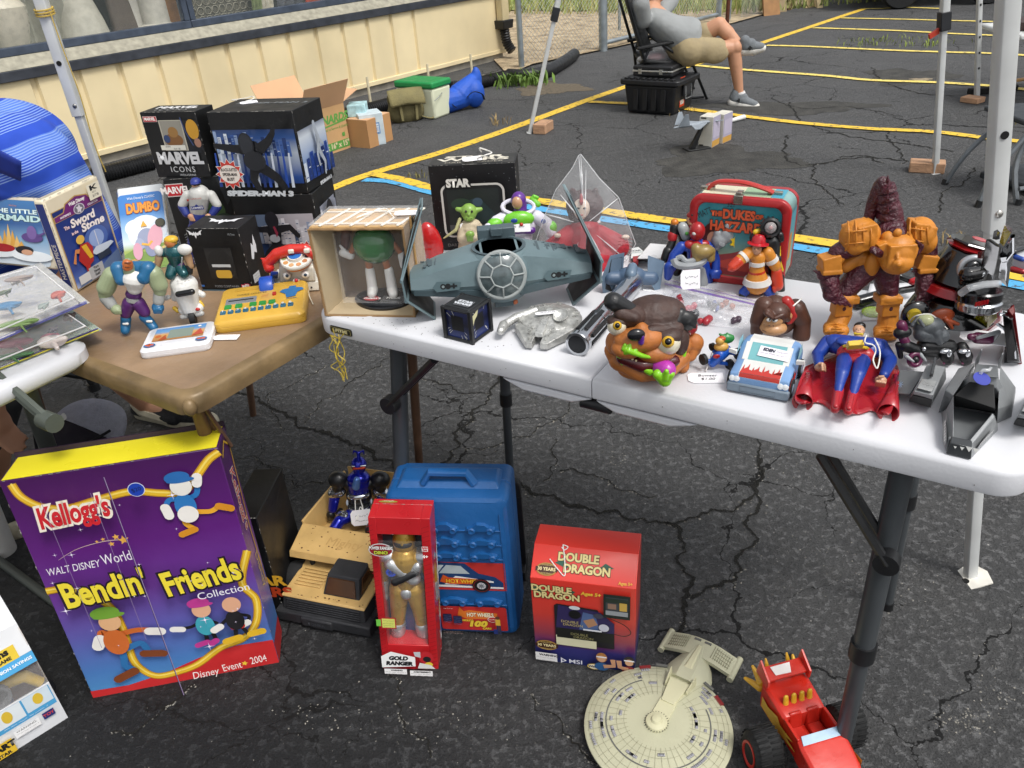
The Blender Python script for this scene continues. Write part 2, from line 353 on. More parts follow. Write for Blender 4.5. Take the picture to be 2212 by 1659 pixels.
cracks([(.024,[(440,838),(520,850),(600,885),(650,915),(700,935),(780,965),(840,1000),(930,1040),(1000,1055)]),(.02,[(1000,1055),(1100,1040),(1150,1060),(1250,1095),(1340,1110),(1400,1130),(1445,1140),(1470,1160),(1480,1230),(1490,1290),(1475,1340),(1455,1380)]),(.018,[(1445,1140),(1520,1110),(1600,1090),(1640,1050),(1640,980),(1655,900)]),(.018,[(1490,1290),(1540,1270),(1585,1245),(1605,1200),(1620,1140),(1640,1080),(1645,990)]),(.02,[(1085,800),(1060,850),(1025,890),(1000,930),(970,990),(940,1035)]),(.009,[(870,800),(910,812),(945,830),(1000,845),(1060,850)]),(.009,[(1240,860),(1215,895),(1170,925),(1110,950)]),(.008,[(1110,950),(1060,960),(1010,975)]),(.008,[(1190,950),(1200,1000),(1175,1040)]),(.007,[(620,930),(580,880),(590,850),(680,810),(700,790)]),(.008,[(650,915),(700,870),(800,800),(870,760)]),(.008,[(520,990),(560,1000),(640,1040),(700,1045)]),(.008,[(1210,1015),(1290,1030),(1330,1060),(1420,1075)]),(.010,[(850,1450),(865,1530),(880,1580),(930,1640)]),(.010,[(240,1590),(330,1560),(420,1480)]),(.008,[(1150,1500),(1230,1590),(1280,1659)]),(.03,nat((1925,250),(1950,290),(1960,300),(2060,330),(2200,350),(2330,370))),(.03,nat((1920,330),(1915,370),(1930,395),(1990,402),(2100,385),(2220,395))),(.025,nat((2050,385),(2110,380),(2150,400))),(.025,nat((2160,330),(2195,370),(2210,400))),(.02,nat((1880,240),(1960,265),(2080,262),(2200,285))),(.02,nat((2380,410),(2350,450),(2300,470),(2295,520))),(.02,nat((1990,400),(1985,440),(2020,470),(2060,500))),(.03,nat((2130,165),(2150,195),(2230,225),(2330,235)))])
rr=random.Random(12)
for cx,cy,r_,k_ in((1690,1000,40,60),(1200,905,30,40),(1920,1270,60,60),(2150,1500,60,90),(2080,1560,30,90),(1000,1560,90,60),(700,1540,60,60),(1330,990,26,70),(1800,1180,80,60),(1100,920,30,30)):
 for i in range(k_):sn.append((P(cx+rr.gauss(0,r_),cy+rr.gauss(0,r_*.5)),rr.uniform(.0008,.0032)))
for i in range(500):sn.append((P(rr.uniform(0,2212),rr.uniform(700,1659)),rr.uniform(.0006,.0022)))
g=G(M('#8d8a82',.9,0,.5,30))
for p,r_ in sn:
 if rr.random()<.5:g.use(M('#5c5a55',.9,0,.5,30))
 else:g.use(M('#7f7c74',.9,0,.4,30))
 a=rr.uniform(0,6.3);q=[p+V((cos(a+k*1.57),sin(a+k*1.57),0))*r_*rr.uniform(.6,1.2)for k in range(4)];g.add(q+[p+V((0,0,r_*rr.uniform(.5,.9)))],[(0,1,4),(1,2,4),(2,3,4),(3,0,4)])
tag(g.build('gravel',None,ang=0),None,None,None,'stuff')
def blob_patch(cx,cy,rx,ry,m_,z,n=26,seed=0):
 c=P(cx,cy);r=random.Random(seed);e1=P(cx+rx,cy)-c;e2=P(cx,cy-ry)-c
 ring=[]
 for i in range(n*3):
  t=2*pi*i/(n*3);k=1+.22*sin(3*t+seed)+.12*sin(7*t+2*seed)+r.uniform(-.07,.07);ring.append(c+e1*cos(t)*k+e2*sin(t)*k+V((0,0,z)))
 return G(m_).add(ring,[tuple(range(len(ring)))]).build('asphalt_patch',None,ang=0)
sealed=M('#3a3936',.9,0,.5,9,.8,70);dusty=M('#8d8069',.95,0,.35,30,.5,80)
for i,a in enumerate(((1700,232,190,13),(1960,165,95,16),(1560,345,150,30))):sr(blob_patch(*a,sealed,.0015+.0002*i,seed=i))
sr(blob_patch(1650,420,26,8,dusty,.0022,seed=5));sr(blob_patch(1990,172,22,3,dusty,.0024,seed=6));sr(blob_patch(1185,190,75,14,M('#5e5547',.95,0,.4,30,.5,80),.0026,seed=8))
def rough_ground(a,b,c,s=6):
 mt=bpy.data.materials.new('ground');mt.use_nodes=True;t=mt.node_tree;N=t.nodes;L=t.links.new;p=N['Principled BSDF'];p.inputs['Roughness'].default_value=.95
 tc=N.new('ShaderNodeTexCoord');n=N.new('ShaderNodeTexNoise');n.inputs['Scale'].default_value=s;n.inputs['Detail'].default_value=8;n.inputs['Roughness'].default_value=.72;L(tc.outputs['Object'],n.inputs[0])
 r=N.new('ShaderNodeValToRGB');e=r.color_ramp.elements;e[0].position=.35;e[1].position=.68;e.new(.52)
 for i,q in enumerate((a,b,c)):e[i].color=(*lin(q),1)
 L(n.outputs['Fac'],r.inputs[0]);L(r.outputs[0],p.inputs[0]);bp=N.new('ShaderNodeBump');bp.inputs['Distance'].default_value=.03;L(n.outputs['Fac'],bp.inputs['Height']);L(bp.outputs[0],p.inputs['Normal'])
 return mt
edge=[P(x*K,y*K)for x,y in((1240,186),(1300,160),(1473,124),(1620,92),(1786,60),(1900,28),(2000,6),(2130,-22),(2300,-45),(2700,-75))]
gr_pts=[p+V((0,0,.02))for p in edge]+[P(2700*K,-160,0)+V((0,0,.02)),P(1000,-160,0)+V((0,0,.02)),P(1000,60,0)+V((0,0,.02))]
sr(G(rough_ground('#6b5f4e','#b09d7f','#c4b496',5)).add(gr_pts,[tuple(range(len(gr_pts)))]).build('gravel_ground',None,ang=0))
fl=[P(x*K,y*K)+V((0,0,.04))for x,y in((1150,33),(1280,29),(1420,31),(1560,28),(1700,30),(1840,22),(2000,-4),(2300,-60),(2700,-90))]
far=[P(2700*K,-165)+V((0,0,.04)),P(1000,-165)+V((0,0,.04))]
sr(G(rough_ground('#6b7440','#8c9456','#a9a66c',2.2)).add(fl+far,[tuple(range(len(fl)+2))]).build('grass_field',None,ang=0))
g=G(M('#8a9653',.8,0,.5,4));rr=random.Random(5);gd=M('#a9a468',.8,0,.4,4)
for i in range(5200):
 x=rr.uniform(1000,2000);y=rr.uniform(-40,31)-(max(0,x-1600)*.09);q=P(x,y,.04)
 if q.y>60:continue
 g.use(gd if rr.random()<.4 else M('#8a9653',.8,0,.5,4));h=rr.uniform(.08,.3);a=rr.uniform(0,6.3);d=V((cos(a),sin(a),0))*.012;b_=V((rr.uniform(-.09,.09),rr.uniform(-.09,.09),h))
 g.add([q-d,q+d,q+b_*.6+d*.7,q+b_],[(0,1,2),(0,2,3)])
o=g.build('grass',None,ang=0);tag(o,None,None,None,'stuff')
def tuft(x,y,n,h,spread,mat,label,name='weed',cat='weed',wd=.006):
 c=P(x,y);g=G(mat);r=random.Random(int(x+y))
 for i in range(n):
  a=r.uniform(0,6.3);q=V((r.gauss(0,spread),r.gauss(0,spread*.6),0));hh=h*r.uniform(.5,1.1);d=V((-sin(a),cos(a),0))*wd;o_=V((cos(a),sin(a),0))*hh*r.uniform(.2,.9)
  g.add([q-d*.6,q+d*.6,q+o_*.4+V((0,0,hh*.6))+d,q+o_*.4+V((0,0,hh*.6))-d,q+o_+V((0,0,hh*r.uniform(.6,1)))],[(0,1,2,3),(3,2,4)])
 return tag(g.build(name,None,ang=0,loc=c),label,cat,'weeds growing out of the asphalt')
GRN=M('#5f7a34',.8,0,.4,9);DRY=M('#a58d5c',.9,0,.35,9)
tuft(1127,182,150,.16,.16,GRN,'green leafy weed growing beside the black drain pipe',wd=.016)
tuft(1005,378,46,.13,.07,DRY,'dry straw coloured weed tuft on the yellow line behind the black starry box',wd=.003)
tuft(912,383,22,.06,.05,M('#7a7440',.9,0,.3),'small green and brown weed on the long yellow line',wd=.004)
tuft(1075,270,20,.10,.05,DRY,'thin dry weed beside the leaning white canopy pole',wd=.003)
tuft(1470,243,26,.05,.10,DRY,'low dry weed at the foot of the black tote',wd=.003)
tuft(2190,266,30,.06,.08,M('#9a8f4a',.9,0,.3),'small yellow weed on the asphalt left of the thick white pole',wd=.004)
tuft(1905,92,90,.07,.28,M('#7c8a3c',.9,0,.3),'low green weed patch between two far yellow lines',wd=.005)
tuft(2005,97,50,.07,.15,M('#7c8a3c',.9,0,.3),'smaller green weed patch right of the low weed patch',wd=.005)
tuft(2058,527,40,.06,.05,DRY,'dry grass tuft in the crack behind the black and red robot toy',wd=.003)
tuft(1495,78,40,.10,.2,M('#8f9450',.9,0,.3),'grass tuft at the foot of the fence behind the sitting person',wd=.006)
W0,W1=P(230,354),P(1093,126);wd=(W1-W0).normalized();wn=V((wd.y,-wd.x,0));wrz=atan2(wd.y,wd.x)
def WL(x,y,d=0.):
 o=W1+wn*d;p=PL(x,y,o,wn);return((p-W1).dot(wd),p.z)
def WP(a,d,z=0.):return W1+wd*a+wn*d+V((0,0,z))
BE=M('#e3d2a9',.45,0,.1,1.6,.3,4,.1);TRIM=M('#3c4048',.45,.2,.25,12);SILL=M('#9a9686',.6,.1,.25,20);FRM=M('#4a5464',.4,.3,.2,14)
bld=tg('shop_building','beige ribbed metal shop building with dark blue window frames','building',W1,wrz)
LEFT=-11.5
zb=(WL(230,139)[1]+WL(620,71)[1])/2;zbase=.10
a0,a1=WL(72,172)[0],WL(680,62)[0];pitch=(a1-a0)/8
prof=[];x=a1+pitch*4
while x>LEFT:
 hw=.030
 prof+=[(x+hw,0),(x+hw*.55,.028),(x-hw*.55,.028),(x-hw,0)];x-=pitch
prof=[(min(p[0],0),p[1])for p in prof if p[0]<.0]+[(LEFT,0)];prof=[(0,0)]+prof
g=G(BE);n=len(prof)
g.add([(a,d,zbase)for a,d in prof]+[(a,d,zb+.02)for a,d in prof],[(i+1,i,n+i,n+i+1)for i in range(n-1)]);g.build('wall_panel',bld,ang=20)
G(M('#a19a8c',.9,0,.25,8,.4,40)).box((LEFT,.03,0),(-.02,.4,zbase+.01)).build('foundation',bld)
G(BE).box((LEFT,-.012,zbase-.025),(0,.02,zbase+.02)).build('base_trim',bld,bv=.004)
g=G(TRIM);g.box((LEFT,-.03,zb),(.0,.05,zb+.075));g.build('sill_trim',bld,bv=.006)
z1=zb+.075;z2=z1+.085;z3=z2+.06
G(SILL).hu([(LEFT,-.03,z1+.002),(0,-.03,z1+.002),(0,.10,z1+.002),(LEFT,.10,z1+.002)],[(LEFT,.06,z2),(0,.06,z2),(0,.10,z2),(LEFT,.10,z2)]).build('window_ledge',bld)
wx=[WL(-1200,400)[0],WL(423,55)[0],WL(787,-8)[0],-.22];top=z3+1.35
GL=FL('#aab4b4',.05,.02)
G(BE).box((LEFT,.02,top+.07),(0,.3,3.4)).build('upper_wall',bld)
G(BE).box((-.22,.0,z2-.2),(0,.3,3.4)).build('corner_panel',bld)
for i in range(3):
 f=G(FRM);a,b=wx[i]+.035,wx[i+1]-.035
 if i==0:a=LEFT+.05
 f.box((a-.033,.055,z2),(b+.033,.13,z3));f.box((a-.033,.055,top),(b+.033,.13,top+.07))
 f.box((a-.033,.057,z3),(a+.02,.128,top));f.box((b-.02,.057,z3),(b+.033,.128,top))
 fo=f.build('window_frame',bld,bv=.005);G(GL).box((a+.02,.085,z3),(b-.02,.091,top)).build('pane',fo)
G(M('#55554c',.8,0,.4,2)).box((LEFT,1.5,0),(-.1,1.56,3.2)).build('back_wall',bld)
G(M('#8c8d86',.5,0,.2,5)).box((LEFT,.16,z2-.12),(-.1,1.5,z2-.02)).build('display_counter',bld)
G(M('#77776c',.9)).box((LEFT,.3,3.2),(0,4,3.3)).build('roof',bld)
G(BE).box((-.06,.3,0),(0,6,3.3)).build('end_wall',bld)
def inside(name,label,cat,x,y,d,g,par_parts=None):
 p=PL(x,y,W1-wn*d,wn);a=(p-W1).dot(wd);o=tg(name,label,cat,WP(a,-d,z2-.02),wrz);g.build(cat.replace(' ','_')+'_body',o);return o
s_=.9
o=inside('vase','cream white fluted vase inside the leftmost window','vase',30,95,.35,G(M('#cfc8b4',.3)).la([(.09,0),(.11,.05),(.16,.22),(.17,.33),(.10,.42),(.06,.46),(.09,.53),(.13,.56)],24))
o=inside('folded_curtain','pale grey curtain hanging behind the glass beside the vase','curtain',100,90,.55,G(M('#9d9c8e',.8)).grid(lambda u,v:(-.35+.7*u,.04*sin(u*30)+.1*(1-v)*sin(u*5),1.4*v),40,4))
o=inside('lamp_shade','cone shaped pale ornament behind the first window','ornament',185,70,.5,G(M('#b8b5a6',.6)).la([(.2,0),(.17,.15),(.1,.4),(.04,.6),(.03,.8)],20))
o=inside('column_stand','white round column near the mullion inside the window','column',340,45,.4,G(M('#c2bfb2',.6)).la([(.15,0),(.15,.05),(.12,.07),(.12,1.0)],20))
o=inside('wooden_board','orange brown wooden board leaning inside the window by the mullion','board',384,35,.3,G(M('#8a5f33',.5,0,.3,8)).box((-.09,0,0),(.09,.03,1.2)))
gs=G(M('#5d5a4e',.6));gs.box((-.42,0,0),(.42,.02,1.2));gs.use(M('#8f8b7a',.5))
for i in range(11):
 for j in range(9):gs.tu([(-.38+i*.076+.033*cos(t),-.006,.04+j*.076+.033*sin(t))for t in[2*pi*k/10 for k in range(10)]],.004,4,closed=True)
o=inside('ring_screen','grey screen of interlocking rings behind the middle window','screen',500,40,.35,gs)
o2=dup(o,WP(WL(735,5)[0]-.0,-.3,z2-.02),wrz,'second ring patterned screen at the right of the middle window')
for nm,lb,x,y,c,w_,hh in(('hanging_cloth','cream speckled cloth hanging in the middle window',578,28,'#c8c2ae',.14,1.1),('hanging_cloth','dark grey printed cloth hanging in the middle window',625,18,'#4b4d52',.3,.55),('hanging_cloth','red and orange cloth hanging in the middle window',675,8,'#b2431f',.17,1.0),('hanging_cloth','green and pink cloth beside the cream cloth in the window',556,28,'#7d8a58',.1,1.0)):
 gg=G(M(c,.8,0,.45,14)).grid(lambda u,v:(-w_/2+w_*u+.03*sin(4*v),.02*sin(u*18),.02+hh*v),16,8);inside(nm,lb,'cloth',x,y,.22,gg)['group']='cloths in the shop window'
for lb,x,y,c in(('yellow framed picture in the right window',850,-6,'#b9803a'),('small brown box behind the first window',250,62,'#5b5148'),('white pitcher shape behind the first window',292,55,'#b7b4aa')):
 inside('shop_goods',lb,'ornament',x,y,.45,G(M(c,.5)).prism(rq(.24,.1,.04),0,.3,k=.8))
ds=tg('downspout','beige square downspout at the corner of the metal building','downspout',W1,wrz)
G(M('#cbbb92',.5,0,.08,6)).box((-.15,-.11,.42),(-.01,-.015,3.3)).build('pipe',ds,bv=.012)
BK=M('#17181a',.45,0,.2,20);RUB=M('#1b1c1e',.7,0,.2,30)
dp=tg('drain_pipe','black corrugated drain elbow and tee under the beige downspout','drain pipe',W1,wrz)
g=G(BK);g.hu([(-.17,-.14,.36),(.01,-.14,.36),(.01,.01,.36),(-.17,.01,.36)],[(-.18,-.15,.46),(.02,-.15,.46),(.02,.02,.46),(-.18,.02,.46)]);g.build('adapter',dp,bv=.01)
def corr(g,pts,r,step=.022,amp=.006,seg=14):
 pts=bz(pts,24);L_=0;out=[];R=[];acc=[0]
 for i in range(1,len(pts)):acc.append(acc[-1]+(pts[i]-pts[i-1]).length)
 n=int(acc[-1]/step*2);k=0
 for j in range(n+1):
  d=acc[-1]*j/n
  while k<len(acc)-2 and acc[k+1]<d:k+=1
  t=(d-acc[k])/max(acc[k+1]-acc[k],1e-6);out.append(pts[k].lerp(pts[k+1],t));R.append(r+(amp if j%2 else-amp))
 return g.tu(out,R,seg)
corr(G(BK),[(-.08,-.07,.38),(-.07,-.09,.2),(-.06,-.16,.10)],.058,.03).build('riser',dp)
pp=[P(x,y,.062)for x,y in((1098,164),(1050,175),(1000,186),(960,190),(880,213),(816,232),(700,258),(560,292),(457,316),(340,346),(270,364),(190,384),(60,418),(-120,465))]
tag(corr(G(BK),pp,.058).build('corrugated_pipe',None),'long black corrugated pipe lying along the foot of the building','pipe')
g=G(BK);ps=bz([P(x,y,.066)for x,y in((1098,162),(1130,163),(1158,160),(1190,150),(1222,131),(1241,117))],8);g.tu(ps,.066,16,caps=False);g.tu(ps,.058,16,caps=False)
tag(g.build('smooth_pipe',None),'smooth black pipe with open end curving away from the building corner','pipe')
for i,(a,b,lb)in enumerate((((798,166),(801,224),'thin cream stake by the cardboard box'),((925,138),(927,178),'thin cream stake behind the green lidded cooler'),((1022,117),(1020,162),'thin cream stake behind the blue bag'),((1044,162),(1046,178),'short cream pipe stub beside the blue bag'))):
 q=P(*b);tag(G(M('#cfc5a8',.6)).tu([(0,0,0),(0,0,H(q,a[1]))],.013,8).build('stake',None,loc=q),lb,'stake','cream stakes along the wall')
GALV=M('#9aa3a8',.45,.7,.15,10);fpts=[P(1127,148),P(1303,110),P(1551,50)]
fe=tg('chain_link_fence','galvanised chain link fence behind the sitting person','fence',(0,0,0))
FH=1.5
def fpost(p,r,h=FH,m_=GALV):o=G(m_).tu([(0,0,0),(0,0,h)],r,12).build('post',fe,loc=p);return o
fpost(fpts[0],.034);fpost(fpts[1],.055);fpost(fpts[2],.04);fpost(fpts[2]+(fpts[1]-fpts[2]).normalized()*-.28,.03);fpost(P(1672,22),.03)
fpost(P(1570,57),.028,1.5,M('#5a3120',.6,.2,.4,20));fpost(P(1338,68),.022)
def link(a,b,z0=.05,z1=FH,cell=.062):
 L_=(b-a).length;d=(b-a)/L_;g=G(M('#aeb4b5',.4,.6));X=0;h=z1-z0
 off=-h
 while off<L_:
  for sgn in(1,-1):
   s0=off if sgn>0 else off+h;pts=[]
   for t,z in((0.,z0),(1.,z1)):
    pts.append((s0+sgn*t*h,z))
   (sa,za),(sb,zb_)=pts
   for lim in(0,L_):
    if sa!=sb:
     if(lim==0 and min(sa,sb)<0)or(lim==L_ and max(sa,sb)>L_):
      t=(lim-sa)/(sb-sa);z=za+t*(zb_-za)
      if(sa<0 and lim==0)or(sa>L_ and lim==L_):sa,za=lim,z
      elif(sb<0 and lim==0)or(sb>L_ and lim==L_):sb,zb_=lim,z
   if abs(sa-sb)>.01 and min(sa,sb)>-.01 and max(sa,sb)<L_+.01:g.tu([a+d*sa+V((0,0,za)),a+d*sb+V((0,0,zb_))],.0019,4,False)
  off+=cell
 return g
link(fpts[0],fpts[1]).build('wire_mesh',fe,ang=0);link(fpts[1],fpts[2],.08).build('wire_mesh',fe,ang=0);link(fpts[2]+V((.4,.25,0)),fpts[2]+V((.85,.55,0)),.02,1.5,.045).build('wire_mesh',fe,ang=0)
G(GALV).tu([fpts[1]+V((0,0,.09)),fpts[2]+V((0,0,.12))],.026,10).build('bottom_rail',fe);G(GALV).tu([fpts[0]+V((0,0,FH)),fpts[1]+V((0,0,FH)),fpts[2]+V((0,0,FH))],.022,8).build('top_rail',fe)
WM=M('#c9cbca',.35,.1,.08,9);DK=M('#202226',.5)
def pole(label,base,top,w0,h,clip=None,red=False,foot=True,plate=None,w1=None,split=None):
 d=(V(top)-V(base));L_=h/d.normalized().z;d.normalize();t=tg('canopy_pole',label,'canopy pole',base,0,'white canopy poles')
 q=d.to_track_quat('Z','X');t.rotation_mode='QUATERNION';t.rotation_quaternion=q
 sq=lambda w_:rq(w_,w_,w_*.15,2,-w_/2,-w_/2)
 if split:G(WM).prism(sq(w0),0,split+.03).build('lower_tube',t,bv=.001);G(WM).prism(sq(w1),split,L_).build('upper_tube',t,bv=.001)
 else:G(WM).prism(sq(w0),0,clip or L_).build('lower_tube',t,bv=.001)
 if clip and not split:G(WM).prism(sq(w0*1.3),clip,L_).build('upper_tube',t,bv=.001)
 if clip:
  c=G(DK).box((-w0*.85,-w0*.85,clip-.05),(w0*.85,w0*.85,clip+.05)).build('clip',t,bv=.004)
  if red:G(M('#b5371f',.5)).prism([(0,0),(.05,-.02),(.055,.005),(0,.03)],-.01,.01,T(-w0*.8,0,clip-.06)@rotm(90,0,180)).build('latch',c)
 if foot:G(WM).box((-w0*1.3,-w0*.9,0),(w0*.8,w0*.9,.004)).build('foot_plate',t)
 return t
p=P(1144,288);pole('white canopy pole leaning left with small brick at its foot',p,Q(1206,0,p.y),.032,2.0,clip=(Q(1200,31,p.y)-p).length)
p=P(2020,374);pole('white canopy pole right of centre standing against a long brick',p,Q(2042,0,p.y),.034,2.0,clip=(Q(2036,46,p.y)-p).length,red=True)
p=P(2110,214);t=pole('far thin silver canopy pole with adjustment holes beyond the others',p,Q(2116,0,p.y),.036,2.0)
for k in range(12):G(M('#0c0c0c',.9)).bx((0,-.019,.25+k*.12),(.012,.004,.016)).build('hole',t)
rb=P(2096,1243);tp=Q(2178,0,rb.y);t=pole('thick white canopy pole with round hole close at the right',rb,tp,.027,1.95,w1=.033,split=(Q(2141,500,rb.y)-rb).length,foot=False)
kk=(Q(2161,287,rb.y)-rb).length
g=G(M('#050505',.9));g.la([(.0075,0),(.0075,.002)],16,T(0,-.0165,kk)@rotm(90));g.build('hole',t)
g=G(M('#b9b6b0',.25,.9));g.ell((0,-.0165,(Q(2146,457,rb.y)-rb).length),(.008,.005,.008));g.build('button',t)
G(M('#d9d6cc',.5,.05,.12,30)).prism([(-.045,-.035),(.02,-.05),(.04,-.015),(.032,.03),(-.04,.025)],-.0,.004,rotm(0,0,20)).build('foot_plate',t)
g=G(M('#060606',.9));g.la([(.009,.0042),(.009,.005)],14,T(-.022,-.018,0));g.build('foot_hole',t)
Yp=2.78;pa,pb=Q(88,0,Yp),Q(209,363,Yp);tt=pb.z/(pa.z-pb.z);base=pb+(pb-pa)*tt;base.z=0
t=pole('white canopy pole at far left with cord tied round its top',base,pa,.026,pa.z+.15,w1=.036,split=(Q(167,250,Yp)-base).length,foot=True)
CPL=V(base);L1=(Q(97,25,Yp)-base).length
for zz in(-.008,.0,.008):G(M('#b59a4a',.8)).tu([(.027*cos(a),.027*sin(a),L1+zz+.004*sin(a))for a in[2*pi*k/14 for k in range(14)]],.003,5,closed=True).build('cord_loop',t)
G(M('#b59a4a',.8)).tu(bz([(.026,-.02,L1),(.03,-.025,L1-.1),(.034,-.02,L1-.25),(.03,-.024,L1-.4),(.036,-.02,L1-.5)],5),.002,5).build('cord_tail',t)
G(M('#050505',.9)).la([(.008,0),(.008,.002)],14,T(.0,-.018,(Q(135,135,Yp)-base).length)@rotm(90)).build('hole',t)
G(M('#8c8c8a',.3,.9)).ell((.004,-.018,(Q(165,227,Yp)-base).length),(.007,.004,.007)).build('button',t)
BR=M('#b08a6c',.9,0,.2,14,.5,60)
def bk1(label,a,b,ytop,dep):
 p,q=P(*a),P(*b);t=tg('paver_brick',label,'brick',p,yaw(p,q),'paver bricks weighing down canopy poles');w_=(q-p).length;h=H(p,ytop)
 G(BR).box((0,0,0),(w_,dep,h)).build('brick_body',t,bv=.006);return t
bk1('small tan brick at the foot of the leaning canopy pole',(1151,290),(1178,291),269,.19)
bk1('long tan brick behind the white canopy pole at right',(1962,373),(2039,377),351,.11)
bk1('chipped tan brick behind the far thin pole',(2072,221),(2110,226),209,.12)
def carton(name,label,cat,a,b,ytop,dep,c,wall=.004,flaps=True,open_=True):
 p,q=P(*a),P(*b);t=tg(name,label,cat,p,yaw(p,q));w_=(q-p).length;h=H(p,ytop);m_=M(c,.85,0,.08,5)
 g=G(m_);g.box((0,0,0),(w_,wall,h)).box((0,dep-wall,0),(w_,dep,h)).box((0,wall,0),(wall,dep-wall,h)).box((w_-wall,wall,0),(w_,dep-wall,h)).box((wall,wall,0),(w_-wall,dep-wall,wall));g.build('carton_body',t)
 return t,w_,h
t,w_,h=carton('cardboard_box','large open cardboard moving box with green print by the wall','cardboard box',(668,349.5),(757.5,318.6),248,.42,'#c19a6b')
FLm=M('#cfa57f',.8,0,.06,5)
for X,a,b in((T(0,0,h)@rotm(-62),(0,-.21,-.0015),(w_,0,.0015)),(T(0,.42,h)@rotm(-118),(0,-.21,-.0015),(w_,0,.0015)),(T(0,0,h)@rotm(0,-40),(-.2,.01,-.0015),(0,.41,.0015)),(T(w_,0,h)@rotm(0,-20),(0,.01,-.0015),(.2,.41,.0015))):G(FLm).box(a,b,X).build('flap',t)
f=Face((0,0,0),(1,0,0),(0,0,1),.0003);gn='#5d9a48'
f.txt('MENARDS',w_*.62,h*.72,.085,gn,bold=.004,shear=.2);f.line([(w_*.42,h*.58),(w_*.98,h*.64)],.012,gn);f.txt('Dedicated to Service & Quality',w_*.66,h*.52,.026,gn,shear=.2);f.rect(0.002,.02,w_-.004,h*.17,gn);f.txt('16" x 16" x 15"',w_*.62,.02+h*.085,.055,'#d9c8a2',bold=.002);f.rect(w_*.85,h*.3,.03,.03,gn);f.build('printed_lettering',t)
t,w_,h=carton('cardboard_box','small brown cardboard box right of the large open one','cardboard box',(757,317),(800,321),258,.3,'#b5885a')
G(FLm).box((0,0,h),(w_*.99,.3,h+.004)).build('lid',t)
def parcel(name,label,cat,a,b,ytop,dep,m_,z=0,art=None,bv=.004):
 p,q=P(*a,z),P(*b,z);t=tg(name,label,cat,p,yaw(p,q));w_=(q-p).length;h=H(p,ytop);G(m_).box((0,0,0),(w_,dep,h)).build('wrapped_box',t,bv=bv)
 if art:f=Face((0,0,0),(1,0,0),(0,0,1),.0003);art(f,w_,h);f.build('printed_label',t)
 return t,w_,h
def art1(f,w_,h):f.rect(w_*.5,h*.36,w_*.32,h*.36,'#5d86b5');f.rect(w_*.54,h*.4,w_*.24,h*.28,'#c9d6e2');f.squig(w_*.56,h*.62,w_*.2,h*.07,'#4a6d9c',4,.004);f.rect(w_*.04,h*.38,w_*.1,h*.2,'#d9d5c4')
parcel('gift_box','pale blue white box with small blue label near the wall','box',(785,318.6),(835,311),250,.2,M('#bcc9cf',.6,0,.1,14),art=art1)
tp=V((0,0,h));q0=P(752,317)
parcel('tissue_box','teal and white patterned box standing on the small brown carton','box',(752,254),(791,251),229,.17,M('#a9cbd0',.6,0,.28,22),z=P(757,317).z+h+.005)
a,b=P(862,253),P(941,259.5);t=tg('cooler','cream drink cooler with green lid standing by the wall','cooler',a,yaw(a,b));cw=(b-a).length;ch=H(a,189)
G(M('#dfe2c6',.45,0,.06,6)).hu([(.015,.015,0),(cw-.015,.015,0),(cw-.015,.24,0),(.015,.24,0)],[(0,0,ch),(cw,0,ch),(cw,.27,ch),(0,.27,ch)]).build('cooler_body',t,bv=.02,seg=3)
G(M('#1f8a4a',.45,0,.06)).box((-.008,-.008,ch),(cw+.008,.278,ch+.06)).build('lid',t,bv=.018,seg=3)
G(M('#b9bdb8',.3,.8)).tu(bz([(cw+.004,.13,ch-.05),(cw+.02,.05,ch-.075),(cw+.03,-.02,ch-.09)],4),.004,6).build('handle',t)
f=Face((0,0,0),(1,0,0),(0,0,1));f.rect(cw*.42,ch*.68,.075,.05,'#c9c2ae');f.star(cw*.42+.04,ch*.68+.026,.022,'#a3402c',5,.5);f.build('sticker',t)
c0=P(880,262);t=tg('rucksack','olive canvas rucksack leaning on the cooler','bag',c0,wrz-.55);OL=M('#6b6443',.9,0,.18,12,.5,90);OL2=M('#7a724d',.9,0,.15,12,.5,90)
body(t,'bag_body',OL,[('e',(0,0,.13),(.16,.08,.15)),('e',(-.07,0,.09),(.1,.08,.1)),('e',(.07,0,.09),(.1,.08,.1)),('e',(0,.01,.22),(.15,.07,.06)),('e',(-.1,.0,.2),(.06,.06,.07)),('e',(.1,0,.2),(.06,.06,.07))],.007,3)
G(OL2).grid(lambda u,v:(-.16+.32*u,-.035-.085*sin(min(v,.8)*1.9)+.008*sin(9*u+3*v),.285-.13*v+.01*sin(u*pi)),12,6).build('flap',t,solid=.006)
for x in(-.06,.07):G(OL2).box((x-.012,-.108,.03),(x+.012,-.1,.17),rotm(0,3*x/.06)).build('strap',t,bv=.003)
G(OL2).tu(bz([(.13,-.05,.04),(.2,-.1,.02),(.23,-.06,.03),(.17,.0,.05)],5),.01,6,flat=.4).build('strap',t)
c0=P(1000,237);t=tg('duffel_bag','crumpled bright blue duffel bag lying by the drain pipe','bag',c0,wrz-.6);BLB=M('#1b52b8',.6,0,.15,9,.5,30)
body(t,'bag_body',BLB,[('c',(-.16,-.03,.1),(-.02,0,.11),.11,.10),('c',(.0,.02,.13),(.16,.06,.26),.12,.06),('e',(.13,.03,.13),(.10,.1,.13)),('e',(.17,.05,.24),(.05,.05,.12)),('e',(-.14,-.05,.16),(.06,.05,.06),(20,30,0))],.008,2)
G(M('#1d2a45',.7)).tu(bz([(.03,-.1,.13),(.09,-.12,.17),(.17,-.1,.14),(.2,-.06,.08)],6),.012,6,flat=.35).build('strap',t);G(BK).tu([(-.2,-.12,.16),(-.09,-.135,.05)],.004,5).build('zip',t)
def shell(c):return M(c,.5,0,.12,14,.15,90)
a,b,c_=P(1356,243),P(1453,250.5),P(1487,240)
